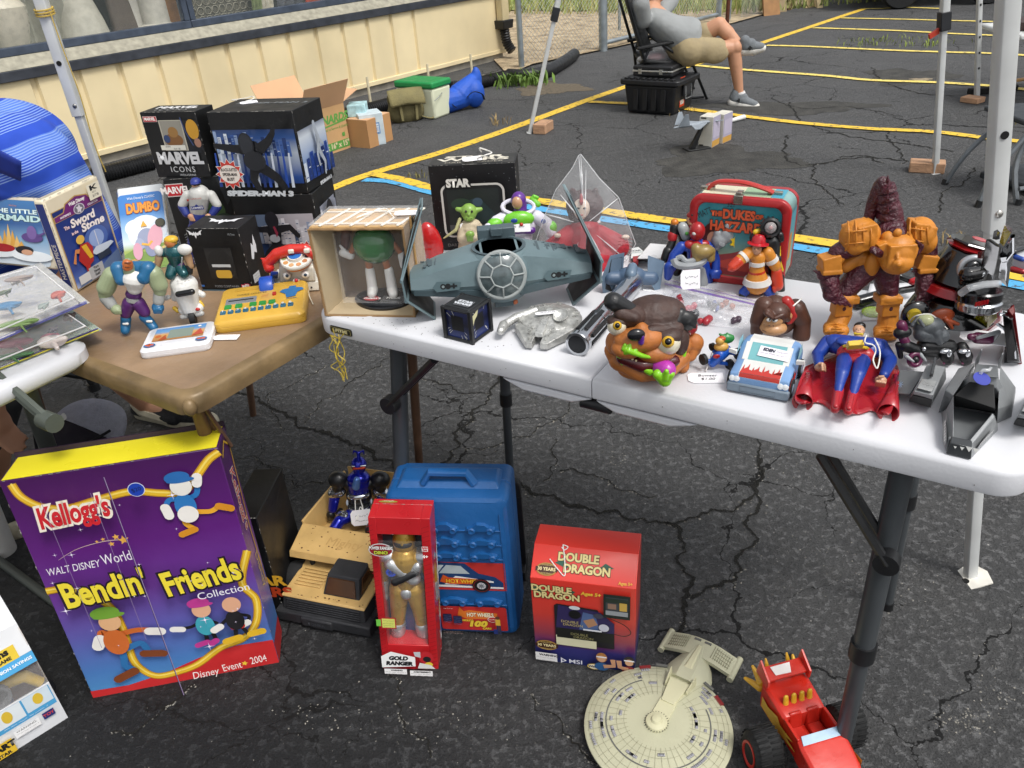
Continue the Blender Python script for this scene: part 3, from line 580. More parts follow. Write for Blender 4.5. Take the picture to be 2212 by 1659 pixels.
t=tg('storage_tote','black lidded plastic storage tote beside the camp chair','tote',a,yaw(a,b));tw=(b-a).length;th_=H(a,181);td=.36
BT=shell('#191a1d')
bodyt=G(BT).hu([(0,0,0),(tw,0,0),(tw,td,0),(0,td,0)],[(-.03,-.02,th_),(tw+.03,-.02,th_),(tw+.03,td+.02,th_),(-.03,td+.02,th_)]).build('tote_body',t,bv=.02,seg=3)
g=G(M('#111214',.5))
for k in range(4):g.bx((tw*(.2+.2*k),-.012,th_*.5),(.05,.03,th_*.75),rx=-3)
g.build('rib',bodyt,bv=.006)
lid=G(BT).prism(rq(tw+.13,td+.09,.04,4,-.065,-.045),th_,th_+.045).build('lid',t,bv=.01)
g=G(BT)
for k in range(9):g.bx((tw*(.0+.125*k),-.015,th_+.052),(.03,.05,.016))
g.build('lid_lug',lid,bv=.004)
G(M('#2a2b2e',.4)).box((tw+.028,td*.3,th_-.1),(tw+.05,td*.7,th_+.03)).build('latch',t,bv=.006);G(M('#a5a8aa',.3,.8)).tu([(tw+.05,td*.35,th_-.02),(tw+.055,td*.35,th_-.12),(tw+.055,td*.65,th_-.12),(tw+.05,td*.65,th_-.02)],.006,6).build('latch_wire',t)
f=Face((tw+.012,.1,.05),(0,1,0),(.0,0,1),.0004);f.rect(0,0,.09,.24,'#d0471f');f.rect(.012,.02,.065,.07,'#d8d0c6');f.rect(.01,.11,.05,.05,'#222222');f.txt('27',.045,.19,.05,'#f2e9dc',bold=.002);f.build('sticker',t)
zl=th_+.06
t2=tg('equipment_case','flat black case with silver rim lying on the tote','case',V(a)+V((cos(yaw(a,b))*.05,sin(yaw(a,b))*.05,zl))+V((0,.03,0)),yaw(a,b)+.04)
G(shell('#1c1d20')).box((0,0,0),(.36,.27,.035)).build('base',t2,bv=.012,seg=3);G(M('#c9cac6',.3,.8)).box((-.002,-.002,.036),(.362,.272,.05)).build('silver_rim',t2,bv=.003);G(shell('#1c1d20')).box((0,0,.051),(.36,.27,.085)).build('lid',t2,bv=.012,seg=3)
for x in(.07,.26):G(M('#b9bbb8',.3,.8)).box((x-.016,-.006,.02),(x+.016,-.0025,.06)).build('latch',t2,bv=.001)
c0=V(t2.location)+V((.2,.13,.088));t=tg('plastic_bag','clear plastic bag of red and white bits on the flat case','plastic bag',c0,.2)
body(t,'contents',M('#b85a5e',.6,0,.6,40),[('e',(.03,0,.03),(.08,.06,.032)),('e',(.08,.02,.03),(.04,.04,.03))],.006,1)
body(t,'tissue',M('#d5d6d8',.7,0,.25,30,.4,40),[('e',(-.09,.02,.025),(.05,.03,.025)),('e',(-.05,.04,.04),(.05,.03,.02))],.006,1)
g=G(FL('#f2f2f4',.35,.1));g.ell((.02,-.01,.035),(.14,.09,.05));g.build('film',t)
def book(label,a,b,ytop,dep):
 p,q=P(*a),P(*b);t=tg('paperback_box',label,'box',p,yaw(p,q),'upright white boxes on the asphalt');w_=(q-p).length;h=H(p,ytop);G(M('#c9c6ba',.7,0,.08)).box((0,0,0),(w_,dep,h)).build('box_body',t,bv=.002)
 f=Face((w_,0,0),(0,1,0),(0,0,1),.0004);f.rect(.002,.002,dep-.004,h-.004,'#a9a4b8');f.rect(.002,.004,dep-.004,h*.2,'#c99a4a');f.rect(dep*.1,h*.3,dep*.8,h*.5,'#b9b2c4');f.build('printed_side',t)
 f=Face((0,0,0),(1,0,0),(0,0,1),.0004);f.rect(.01,h-.016,w_*.4,.01,'#39362f');f.rect(.008,.012,w_*.3,.008,'#39362f');f.build('printed_front',t);return t
book('upright white box in front on the asphalt, behind the grey toy jet',(1508,317),(1537,320),251,.13);book('upright white box behind the front white box on the asphalt',(1537,308),(1560,311),245,.13)
p=P(1572,268);q=P(1607,258);tag(G(M('#dedfdc',.5)).tu([(0,0,.02),(q-p)*1.+V((0,0,.02))],[.014,.02],10).build('paper_roll',None,loc=p),'white rolled tube lying on the yellow line behind the white boxes','tube')
p=P(1505,322);t=tg('toy_jet','small grey toy jet on a black stand by the white boxes','toy jet',p,.25)
jm=M('#8a929a',.45,0,.15);g=G(jm);g.tu([(-.19,0,.175),(-.1,0,.18),(.05,0,.185),(.2,0,.18)],[.008,.02,.018,.004],8,flat=.7);g.build('fuselage',t)
G(jm).prism([(.08,0),(-.06,-.15),(-.1,-.15),(-.06,0),(-.1,.15),(-.06,.15)],.178,.183).build('wing',t)
for s in(1,-1):G(jm).prism([(-.17,0),(-.13,.085),(-.105,.085),(-.08,0)],-.002,.002,T(0,s*.03,.185)@rotm(90-s*15)).build('tail_fin',t)
g=G(BK);g.box((-.09,-.05,0),(.09,.05,.012));g.hu([(-.06,-.02,.012),(-.02,-.02,.012),(-.02,.02,.012),(-.06,.02,.012)],[(.03,-.014,.17),(.05,-.014,.17),(.05,.014,.17),(.03,.014,.17)]);g.build('stand',t,bv=.003)
TY=M('#1c1d1e',.85,0,.2,30,.4,60)
p1,p2=P(1939,19),P(2128,8);ax=(p2-p1);L_=ax.length;t=tg('parked_truck','dark truck at the far top right showing only its tyres','truck',p1,atan2(ax.y,ax.x))
def wheel(x,y,r,rim='#8f9296'):
 o=G(TY).la([(r*.6,-.1),(r*.93,-.1),(r,-.06),(r,.06),(r*.93,.1),(r*.6,.1)],28,T(x,y,r)@rotm(90)).build('wheel',t);G(M(rim,.35,.6)).la([(.02,.085),(r*.35,.085),(r*.42,.05),(r*.6,.09),(r*.62,.0)],20,T(x,y,r)@rotm(90)).build('rim',o)
for x in(0,L_):wheel(x,0,.27);wheel(x,1.4,.27)
G(M('#20282a',.5)).box((-.6,-.08,.5),(L_+.9,1.5,1.0)).build('truck_body',t,bv=.05);G(M('#101112',.8)).box((-.4,.2,.28),(L_+.4,1.2,.5)).build('chassis',t)
for i,(x,y,w_,h,c,lean,lb)in enumerate(((1668,33,.28,.9,'#a07850',14,'wide brown board leaning at the end of the fence'),(1690,26,.16,.9,'#9c8a6c',10,'weathered grey board beside the wide brown board'),(1706,22,.07,.9,'#5a4630',8,'thin dark board behind the weathered board'),(1752,16,.22,.9,'#c3ac80',18,'pale boards leaning right of the dark board'),(1772,17,.1,.8,'#cdb88e',20,'short pale board at the right end of the leaning boards'))):
 o=G(M(c,.85,0,.2,8)).box((-w_/2,0,0),(w_/2,.03,h),rotm(-lean)).build('wooden_board',None,loc=P(x,y),rz=.3);tag(o,lb,'board','boards leaning by the fence')
p=P(2098,207);t=tg('push_broom','black bristled push broom with wooden handle on the asphalt','broom',p,.1);G(M('#141414',.9,0,.3,60,.6,200)).box((0,0,0),(.42,.07,.05)).build('bristles',t,bv=.01);G(M('#b58b55',.6)).tu([(.2,.04,.07),(.9,.2,.06)],.014,8).build('handle',t)
t=tg('folding_table','white folding table with merchandise at the far right edge','table',P(2166,240),-.1);G(M('#c8cac8',.5)).box((0,0,.5),(1.5,.7,.545)).build('tabletop',t,bv=.015)
for x in(.25,1.3):G(M('#55585b',.4,.4)).tu([(x,.1,0),(x,.1,.5)],.014,8).build('leg',t);G(M('#55585b',.4,.4)).tu([(x,.6,0),(x,.6,.5)],.014,8).build('leg',t)
t0=V(t.location);tag(G(M('#3a2b2a',.7)).prism(rq(.5,.3,.06),0,.06).build('folded_jacket',None,loc=t0+V((.02,.15,.547)),rz=-.1),'dark brown folded cloth on the far right table','cloth')
tag(G(M('#8a9a72',.7)).prism(rq(.3,.12,.02),0,.05).build('small_box',None,loc=t0+V((.1,.02,.547)),rz=-.1),'small olive green box at the edge of the far right table','box')
GR=M('#6d7276',.4,.3);t=tg('folding_chair','grey tubular folding chair at the right edge behind the pole','folding chair',P(2205,420),.3)
g=G(GR);g.tu(bz([(-.16,-.12,0),(-.12,-.02,.2),(.02,.0,.36),(.5,.0,.38)],5),.015,8);g.build('leg',t)
G(GR).tu(bz([(-.2,.35,0),(-.12,.3,.2),(.1,.28,.34),(.5,.28,.36)],5),.015,8).build('leg',t);G(GR).tu(bz([(-.2,-.14,.1),(.0,-.2,.13),(.3,-.22,.22),(.6,-.2,.3)],5),.013,8).build('armrest',t)
G(M('#303438',.6)).box((.0,-.18,.02),(.7,.3,.06)).build('seat',t,bv=.01)
for q in((-.16,-.12,.015),(-.2,.35,.015)):G(BK).tu([(q[0],q[1],-.014),(q[0]+.008,q[1],.03)],.019,8).build('rubber_foot',t)
p=P(2112,447);t=tg('chair_leg_frame','grey metal chair with black rubber foot left of the pole','folding chair',p,0);G(GR).tu([(0,0,.0),(.04,.02,.16),(.3,.05,.5)],.014,8).build('leg',t);G(GR).tu([(.6,.0,.0),(.3,.05,.5)],.014,8).build('leg',t);G(BK).tu([(-.003,0,0),(.006,0,.035)],.018,8).build('rubber_foot',t);G(M('#303438',.6)).box((.15,.02,.42),(.6,.4,.45)).build('seat',t,bv=.01)
SKIN=M('#c08e70',.55,0,.08,9);HAIRm=M('#8d8378',.8,0,.2,60,.5,90)
def fingers(g,base,d,side,curl,r=.0085,L_=.075,n=4,sp=.019):
 d=V(d).normalized();side=V(side).normalized();dn=d.cross(side)
 for k in range(n):
  b=V(base)+side*(k-1.5)*sp;l=L_*(.85,1,.95,.75)[k];m=b+d*l*.5+dn*curl*.012;e=m+(d+dn*curl).normalized()*l*.5
  g.cap(b,m,r,r*.92,8);g.cap(m,e,r*.92,r*.75,8)
YM=7.16;mq=lambda x,y,d=0.:Q(x,y,YM+d)
gy=P(1596,226).y;YM=gy
t=tg('person','person in grey t-shirt and khaki shorts leaning back in a camp chair','person',P(1500,240))
O=V(t.location);m=lambda x,y,d=0.:mq(x,y,d)-O
ank,kn,hp=m(1597,203),m(1585,104),m(1488,110)
ank2,kn2,hp2=m(1600,100,.02),m(1553,54,.12),m(1482,100,.24)
shn,shf,nk,hd=m(1384,38,.05),m(1426,20,.36),m(1412,14,.24),m(1412,-12,.24)
eln,elf=m(1384,-22,-.02),m(1470,-18,.5)
hn,hf=m(1402,-26,.14),m(1424,-26,.36)
ps=[('c',hp,kn,.085,.062),('c',kn,kn.lerp(ank,.35),.06,.056),('c',kn.lerp(ank,.3),ank,.056,.036),('e',kn+V((.012,-.01,.005)),(.058,.058,.06)),('c',hp2,kn2,.09,.066),('c',kn2,kn2.lerp(ank2,.4),.06,.06),('c',kn2.lerp(ank2,.35),ank2,.058,.037),('e',kn2,(.064,.064,.062)),('c',(hp+hp2)/2,(shn+shf)/2,.12,.10),('c',nk-V((0,0,.05)),hd,.06,.058),('c',shn,eln,.055,.043),('c',eln,hn,.042,.03),('c',shf,elf,.055,.043),('c',elf,hf,.042,.03),('e',hd+V((.01,0,.06)),(.085,.075,.105)),('e',hd+V((.06,0,-.01)),(.042,.045,.045)),('c',hd+V((.09,0,.04)),hd+V((.105,0,.02)),.012,.016),('e',hd+V((0,-.078,.04)),(.02,.01,.032)),('e',hd+V((0,.078,.04)),(.02,.01,.032)),('c',ank,ank+V((.03,-.01,-.05)),.035,.036),('c',ank2,m(1616,104,.0),.035,.034),('e',hn,(.03,.045,.02)),('e',hf,(.03,.045,.02))]
g=prims(G(SKIN),ps);fingers(g,hn,(.1,.7,.3),(1,0,0),.4);fingers(g,hf,(.1,-.7,.3),(1,0,0),.4);g.build('body',t,vox=.007,sm=3)
g=G(M('#e8e6e0',.4));
for s in(-1,1):g.ell(hd+V((.085,s*.03,.068)),.011)
g.use(M('#26201c',.4))
for s in(-1,1):g.ell(hd+V((.094,s*.03,.068)),.006)
g.build('eyes',t);prims(G(M('#a5604f',.5)),[('e',hd+V((.098,0,-.012)),(.006,.022,.007))]).build('mouth',t)
prims(G(HAIRm),[('e',hd+V((-.012,0,.085)),(.086,.08,.09))]).build('hair',t)
TS=M('#8f9292',.85,0,.08,7,1,9)
mid=(hp+hp2)/2;tor=(shn+shf)/2
g=G(TS);ax_=(tor-mid);fr_=V((0,1,0)).cross(ax_.normalized());fr_=fr_ if fr_.x>0 else-fr_;rs=[]
for k,(rf,ry,of)in enumerate(((.13,.19,-.02),(.17,.20,.02),(.185,.205,.045),(.175,.205,.04),(.15,.205,.02),(.135,.21,.0),(.125,.22,-.01),(.11,.22,-.01),(.085,.17,-.01),(.06,.09,.0))):
 c_=mid+ax_*(-.08+1.2*k/9)+fr_*of;rs.append([c_+fr_*rf*cos(2*pi*j/20)+V((0,ry*sin(2*pi*j/20),0))for j in range(20)])
g.rg_(rs);prims(g,[('c',shn+V((.02,.03,-.02)),shn.lerp(eln,.5),.078,.074),('c',shf+V((.0,-.03,-.02)),shf.lerp(elf,.5),.078,.074)]);g.build('shirt',t,vox=.011,sm=9)
KH=M('#9c8d6d',.9,0,.12,9,1,11)
body(t,'shorts',KH,[('c',hp,hp.lerp(kn,.62),.115,.092),('c',hp2,hp2.lerp(kn2,.58),.118,.096),('c',hp,hp2,.13,.13),('e',mid+V((-.04,0,.02)),(.15,.2,.13)),('e',hp.lerp(kn,.5)+V((.02,-.05,-.03)),(.12,.05,.08))],.0095,16)
g=G(M('#d8d6d4',.8));g.tu([ank+V((.004,0,.015)),ank+V((.02,-.01,-.05))],[.042,.047],12);g.tu([ank2+(kn2-ank2).normalized()*.02,ank2+V((.05,0,-.015))],[.042,.045],12);g.build('socks',t)
SH=M('#6f7478',.8,0,.15,40,.4,120);SO=M('#d5d3cc',.7,0,.1)
def sneaker(heel,toe,up,name='shoe'):
 d=(toe-heel);L_=d.length;d.normalize();up=(up-d*up.dot(d)).normalized();sd_=up.cross(d);f=lambda x,y,z:heel+d*x*L_+sd_*y+up*z
 o=prims(G(SH),[('c',f(.12,0,.05),f(.45,0,.05),.045,.045),('c',f(.45,0,.045),f(.85,0,.03),.045,.036),('c',f(.1,0,.06),f(.12,0,.1),.045,.042),('c',f(.3,0,.07),f(.42,0,.075),.042,.036)]).build(name,t,vox=.006,sm=3)
 prims(G(SO),[('c',f(.08,0,.018),f(.5,0,.012),.044,.044),('c',f(.5,0,.012),f(.9,0,.018),.046,.036)]).build('sole',o,vox=.006,sm=1).scale=(1,1,1)
 g=G(M('#8f9498',.8))
 for k in range(4):g.tu([f(.38+.09*k,-.03,.07-.008*k),f(.4+.09*k,0,.092-.013*k),f(.38+.09*k,.03,.07-.008*k)],.004,5)
 g.build('laces',o);g=G(M('#101214',.6));g.bx(f(.32,-.047,.05),(.04,.004,.012),rz=10);g.bx(f(.32,-.047,.05),(.012,.005,.035),rz=10);g.build('side_mark',o)
sneaker(m(1577,225,.02),m(1637,236,-.10),V((.15,0,1)))
sneaker(m(1602,114,.0),m(1650,108,-.02),V((.25,-.25,1)))
t=tg('camp_chair','black folding camp chair holding the leaning person','chair',P(1440,240));O=V(t.location);m=lambda x,y,d=0.:mq(x,y,d)-O
FB=M('#1a1b1d',.7,0,.15,30,.3,120);TB=M('#222427',.4,.3)
bl,bh=m(1392,128,.0),m(1354,-6,.0);bl2,bh2=m(1410,116,.5),m(1372,-14,.5)
G(FB).grid(lambda u,v:tuple(bl.lerp(bh,v).lerp(bl2.lerp(bh2,v),u)+V((-.05*sin(u*pi),0,0))),8,8).build('backrest',t,solid=.02)
sa,sb=m(1392,132,.0),m(1500,140,.0)
G(FB).grid(lambda u,v:tuple(sa.lerp(sb,u)+V((0,.5*v,-.03*sin(v*pi)))),6,6).build('seat',t,solid=.03)
fr,bk_=P(1527,214)-O,P(1400,225)-O
for d in(0,.5):
 dv=V((0,d,0));fa=V((fr.x,fr.y+d,0));ba=V((bk_.x,bk_.y+d,0))
 G(TB).tu([bh+dv,bl+dv,ba],.013,8).build('back_leg',t);G(TB).tu([m(1430,96,.0)+dv,m(1497,140,0)+dv,fa],.013,8).build('front_leg',t)
 G(TB).tu([ba+V((0,0,.02)),fa+V((-.03,0,.02))],.012,8).build('foot_bar',t)
 G(FB).bx(m(1430,95,0)+dv,(.42,.05,.025),ry=-6).build('armrest',t,bv=.008);G(TB).tu([m(1405,100,0)+dv,m(1392,130,0)+dv],.012,8).build('arm_post',t)
YS=2.42;t=tg('person','person in blue striped polo shirt bending behind the card table','person',P(330,900));O=V(t.location);m=lambda x,y,d=0.:Q(x,y,YS+d)-O
def stripes():
 mt=bpy.data.materials.new('striped_cloth');mt.use_nodes=True;q=mt.node_tree;N=q.nodes;L=q.links.new;p=N['Principled BSDF'];p.inputs['Roughness'].default_value=.85
 tc=N.new('ShaderNodeTexCoord');mp=N.new('ShaderNodeMapping');mp.inputs['Rotation'].default_value=(0,radians(14),0);sp=N.new('ShaderNodeSeparateXYZ');nz=N.new('ShaderNodeTexNoise');nz.inputs['Scale'].default_value=5
 ad=N.new('ShaderNodeVectorMath');ad.operation='MULTIPLY_ADD';ad.inputs[1].default_value=(.0,.0,.025);L(tc.outputs['Object'],mp.inputs[0]);L(tc.outputs['Object'],nz.inputs[0]);L(nz.outputs['Color'],ad.inputs[0]);L(mp.outputs[0],ad.inputs[2]);L(ad.outputs[0],sp.inputs[0])
 def md(op,a,b):
  k=N.new('ShaderNodeMath');k.operation=op
  for i,z in enumerate((a,b)):
   if isinstance(z,(int,float)):k.inputs[i].default_value=z
   else:L(z,k.inputs[i])
  return k.outputs[0]
 z=sp.outputs[2];fine=md('LESS_THAN',md('FRACT',md('MULTIPLY',z,150),0),.42);big=md('FRACT',md('MULTIPLY',z,8.5),0);solid=md('LESS_THAN',big,.30);pale=md('GREATER_THAN',big,.66)
 f=md('MULTIPLY',fine,md('SUBTRACT',1,solid));mx=N.new('ShaderNodeMix');mx.data_type='RGBA';L(f,mx.inputs[0]);m2=N.new('ShaderNodeMix');m2.data_type='RGBA';L(pale,m2.inputs[0])
 m2.inputs[6].default_value=(*lin('#2148b5'),1);m2.inputs[7].default_value=(*lin('#4a70c8'),1);mx.inputs[7].default_value=(*lin('#7d98d0'),1);L(m2.outputs[2],mx.inputs[6]);L(mx.outputs[2],p.inputs[0])
 bp=N.new('ShaderNodeBump');bp.inputs['Strength'].default_value=1;bp.inputs['Distance'].default_value=.09;L(nz.outputs[0],bp.inputs['Height']);L(bp.outputs[0],p.inputs['Normal']);return mt
ST=stripes();s1=m(95,352,.0);s2=m(-120,330,.1);hpv=m(-20,640,.25);elb=m(208,520,-.02);wr=m(120,640,-.25)
body(t,'shirt',ST,[('c',s1+V((-.06,0,0)),s2,.15,.17),('c',m(10,390,.1),hpv,.20,.19),('c',s1,elb,.105,.085),('e',m(20,330,.1),(.2,.16,.16))],.011,12)
G(M('#16308a',.85)).grid(lambda u,v:tuple(m(-40+85*u,305+45*u+50*v-10*u*v,-.18+.03*v)),6,4).build('collar',t,solid=.006)
lf=P(330,905)-O;lf2=P(0,1085)-O;hd=m(-230,330,-.1)
ps=[('c',hpv,m(-10,860,-.3),.09,.07),('c',m(-10,860,-.3),lf2+V((0,.02,.06)),.06,.035),('c',hpv,m(200,760,.05),.09,.07),('c',m(200,760,.05),lf+V((0,.0,.06)),.06,.036),('c',s1,elb,.055,.045),('c',elb,wr,.044,.03),('c',s2,m(-60,700,-.5),.05,.045),('c',m(-60,700,-.5),m(-14,900,-.55),.044,.032),('c',s2+V((.05,0,.03)),hd,.06,.06),('e',hd+V((-.04,-.02,.03)),(.085,.08,.105)),('e',m(-8,915,-.55),(.035,.045,.05)),('e',wr,(.04,.03,.05)),('c',lf+V((0,0,.07)),lf+V((.06,-.02,.045)),.036,.034),('c',lf2+V((0,0,.07)),lf2+V((.05,-.03,.045)),.036,.034),('c',hpv,hpv+V((-.1,0,.2)),.14,.12),('c',hd+V((-.11,-.06,.02)),hd+V((-.125,-.06,.0)),.012,.014)]
g=prims(G(SKIN),ps);fingers(g,m(0,925,-.56),(.35,-.1,-1),(.3,1,0),.5,.0095,.085,4,.02);fingers(g,wr,(.3,-.3,-1),(.3,1,0),.5);g.build('body',t,vox=.0075,sm=3)
body(t,'trousers',M('#3a3c40',.9),[('c',m(-10,850,-.3),lf2+V((0,.02,.13)),.08,.05),('c',hpv,m(-10,850,-.3),.105,.08),('c',hpv,m(200,750,.05),.105,.08),('e',hpv,(.17,.16,.13))],.011,4)
prims(G(HAIRm),[('e',hd+V((-.035,.0,.06)),(.088,.085,.09))]).build('hair',t)
CR=M('#1d1e20',.8,0,.15,40,.4,200);CRS=M('#b9b29c',.8,0,.15,25)
def clog(heel,toe):
 d=toe-heel;L_=d.length;d.normalize();sd_=V((0,0,1)).cross(d);f=lambda x,y,z:heel+d*x*L_+sd_*y+V((0,0,z))
 o=prims(G(CR),[('c',f(.6,0,.045),f(.86,0,.035),.05,.038),('c',f(.55,0,.06),f(.7,0,.05),.046,.044),('c',f(.12,-.035,.04),f(.6,-.04,.035),.022,.024),('c',f(.12,.035,.04),f(.6,.04,.035),.022,.024)]).build('shoe',t,vox=.006,sm=3)
 prims(G(CRS),[('c',f(.12,0,.016),f(.5,0,.014),.044,.045),('c',f(.5,0,.014),f(.9,0,.018),.05,.042)]).build('sole',o,vox=.006,sm=1)
 G(CRS).tu(bz([f(.55,-.05,.03),f(.2,-.05,.05),f(.03,0,.075),f(.2,.05,.05),f(.55,.05,.03)],5),.012,6,flat=1.6).build('heel_strap',o)
clog(P(296,890)-O,P(470,925)-O);clog(P(12,1055)-O,P(50,1130)-O+V((.03,-.07,0)))
TH,CZ,LZ=.82,.765,.80
nl=P(670,676,TH);YT=-.578;TL_,TW_=1.385,.575
WP_=M('#cfd0d4',.4,0,.07,4,.05,170)
t=tg('folding_table','white plastic fold in half table full of toys','table',(nl.x,nl.y,0),YT)
def slab(x0,x1,y0,y1,z0,z1,r,lc,rc,inset=.006):
 o=rq(x1-x0,y1-y0,r,6,x0,y0)
 def shp(p,k):
  return p
 return o
def topslab(w_,d_,r,z0,z1):
 ring=lambda i,z:[(x,y,z)for x,y in rq(w_-2*i,d_-2*i,r-i,8,i,i)]
 return[ring(.012,z0),ring(.002,z0+.004),ring(0,z0+.012),ring(0,z1-.014),ring(.004,z1-.004),ring(.013,z1)]
g=G(WP_)
def half(sgn):
 hw=TL_/2-.0012;R=.055
 def ring(i,z):
  o=[]
  for cx,cy,a in((hw-R,TW_-R,0),(None,None,0),(None,None,0),(hw-R,R,270)):
   if cx is None:continue
   o+=[(cx+(R-i)*cos(radians(a+90*k/8)),cy+(R-i)*sin(radians(a+90*k/8)),z)for k in range(9)]
  q=[(p[0],p[1],p[2])for p in o]
  first=q[:9];last=q[9:]
  pts=last+first+[(i*.5,TW_-i,z),(i*.5,i,z)]
  return[(TL_/2+sgn*(p[0]+.0012),p[1],p[2])for p in(pts if sgn>0 else pts[::-1])]
 return[ring(.006,TH-.046),ring(.001,TH-.044),ring(0,TH-.04),ring(0,TH-.009),ring(.0025,TH-.0025),ring(.008,TH)]
for s_ in(1,-1):
 gg=G(WP_);gg.rg_(half(s_));o=gg.build('tabletop_half',t,ang=50)
 for yy in(.004,TW_-.02):
  ga=G(WP_);ga.hu([(TL_/2+s_*x,y,TH-.051)for x,y in((.003,yy),(.003,yy+.016),(.20,yy+.016),(.20,yy))],[(TL_/2+s_*x,y,TH-.068)for x,y in((.045,yy),(.045,yy+.016),(.15,yy+.016),(.15,yy))])
  ga.build('skirt',o,bv=.004)
LG=M('#45494c',.4,.2,.08,20);LGD=M('#191a1c',.45)
for nm,a,b in(('l',(.20,.05),(.10,.035)),('fl',(.17,TW_-.06),(.15,TW_-.06)),('r',(TL_-.17,.05),(TL_-.165,.03)),('fr',(TL_-.17,TW_-.06),(TL_-.15,TW_-.04))):
 A,B=V((a[0],a[1],TH-.05)),V((b[0],b[1],0));m_=A.lerp(B,.55);thick=.019 if nm in 'lr'else .015
 o=G(LG).tu([A,m_],thick,16).build('leg',t);G(LG).tu([m_,B],thick*.84,16).build('lower_leg',o);G(LGD).tu([A.lerp(B,.525),A.lerp(B,.575)],thick*1.22,16).build('collar',o);G(LGD).tu([B,B+(A-B)*.03],thick*1.05,12).build('foot_cap',o)
 s_=1 if 'l'in nm else-1;pv=A.lerp(B,.16 if 'l'in nm else .2);g=G(LGD)
 if nm in 'lr':
  for dy in(-.016,.016):g.tu([pv+V((-s_*.01,dy-.02,-.03)),V((A.x+s_*.12,A.y+dy-.02,TH-.055))],.008,6)
  g.build('brace',t);G(LGD).la([(.021,-.012),(.021,.012)],16,T(pv.x-s_*.008,pv.y-.03,pv.z-.03)@rotm(90)).build('brace_pivot',t)
G(LGD).tu([(TL_/2-.03,.02,TH-.068),(TL_/2+.03,.02,TH-.068)],.013,10).build('hinge',t)
a_,b_=P(708,691,TH-.01),P(760,706,TH-.01)
bd=G(C('#15150f'));bd.prism(rq(.062,.017,.004),0,.002,T(.055,-.0005,TH-.035)@rotm(90));o=bd.build('name_plate',t)
f=Face((.055,-.0028,TH-.035),(1,0,0),(0,0,1),.0002);f.rect(.002,.002,.058,.013,'#b9ad70');f.rect(.0028,.0028,.0564,.0114,'#17170f');f.txt('LIFETIME',.031,.0085,.0105,'#d9cf9a',bold=.0003);f.build('lettering',o)
g=G(M('#4a4238',.9));rr=random.Random(11)
for i in range(80):
 x=rr.uniform(.05,.5)if i<90 else rr.uniform(.05,TL_-.06);y=rr.choice((abs(rr.gauss(0,.03))+.014,rr.uniform(.014,.2)));r_=rr.uniform(.0004,.0014);g.la([(r_,0),(r_,.0003)],5,T(x,y,TH+.0002))
for i in range(18):
 x=rr.uniform(.06,TL_-.07);r_=rr.uniform(.0004,.001);g.la([(r_,0),(r_,.0003)],5,T(x,-.0002,TH-rr.uniform(.016,.036))@rotm(90))
o=g.build('dirt',t,ang=0);o['kind']='stuff'
g=G(FL('#c9b13a',.6,.3));q=P(735,752,0);q=Q(735,775,P(735,700,TH).y)
rr=random.Random(2)
for k in range(6):g.tu(bz([V((rr.gauss(0,.008),rr.gauss(0,.006),.06-j*.016+rr.gauss(0,.004)))for j in range(8)],4),.0012,5)
g.tu([(.0,0,.05),(-.004,0,.075)],.0009,5)
o=g.build('cable_tie_bundle',None,loc=q);tag(o,'yellow tangle of string hanging under the table left end','string')
N_=P(401,866,CZ);e1,e2=radians(55.2),radians(145.2)
t=tg('card_table','worn brown metal card table with rusty corners','table',(N_.x,N_.y,0),e1);CS=.80
def rust():
 mt=M('#7b5c3f',.5,0,.25,7,.15,60)
 return mt
BT_=M('#8d745a',.38,0,.22,6,.2,40,.15);RIM=M('#7d6848',.45,.15,.45,9,.14,50)
g=G(BT_);rg=lambda i,z:[(x,y,z)for x,y in rq(CS-2*i,CS-2*i,.045-i*.5,6,i,i)]
g.rg_([rg(.026,CZ-.012),rg(.026,CZ-.001),rg(.032,CZ)]).build('tabletop',t,ang=50)
g=G(RIM);rings_=[rg(.0,CZ-.044),rg(-.001,CZ-.03),rg(.0,CZ-.008),rg(.006,CZ-.001),rg(.026,CZ+.0005),rg(.027,CZ-.004)];g.rg_(rings_,caps=False).build('metal_rim',t,ang=50)
for cx,cy in((0,0),(CS,0),(CS,CS),(0,CS)):
 sx,sy=(1 if cx==0 else-1),(1 if cy==0 else-1);G(RIM).ell((cx+sx*.012,cy+sy*.012,CZ-.026),(.014,.014,.019)).build('corner_cap',t)
inv=Matrix.Rotation(-e1,4,'Z')@T(-N_.x,-N_.y,0)
BRL=M('#6b5140',.45,.2,.3,14)
for top,foot in(((.05,.05),V((-.80,1.72,0))),((CS-.05,.05),P(908,1038)),((CS-.06,CS-.05),P(547,897)),((.05,CS-.05),P(118,975))):
 B=inv@foot;G(BRL).tu([(top[0],top[1],CZ-.03),tuple(B)],[.016,.012],12).build('leg',t)
for dy in(-.012,.012):G(BRL).tu([(.06,.06+dy,CZ-.05),(.11,.08+dy,CZ-.2)],.005,6).build('brace',t)
lt=P(205,738,LZ);t=tg('folding_table','white plastic table at the left edge with blister packs','table',(lt.x,lt.y,0),e1+.02)
X=T(-1.3,0,0);ring=lambda i,z:[(x-1.3,y,z)for x,y in rq(1.3-i,.62-i,.06,8,0,i)]
g=G(WP_);g.rg_([ring(.01,LZ-.045),ring(0,LZ-.035),ring(0,LZ-.012),ring(.012,LZ)]).build('tabletop',t,ang=50)
inv=Matrix.Rotation(-e1-.02,4,'Z')@T(-lt.x,-lt.y,0)
A=inv@P(56,835,LZ-.045);B=inv@P(185,1190,0);GRL=M('#4b504c',.45,.2,.1,20)
G(GRL).tu([tuple(A),tuple(B)],.019,14).build('leg',t);G(GRL).tu([(A.x,A.y+.5,A.z),(B.x,B.y+.5,0)],.019,14).build('leg',t)
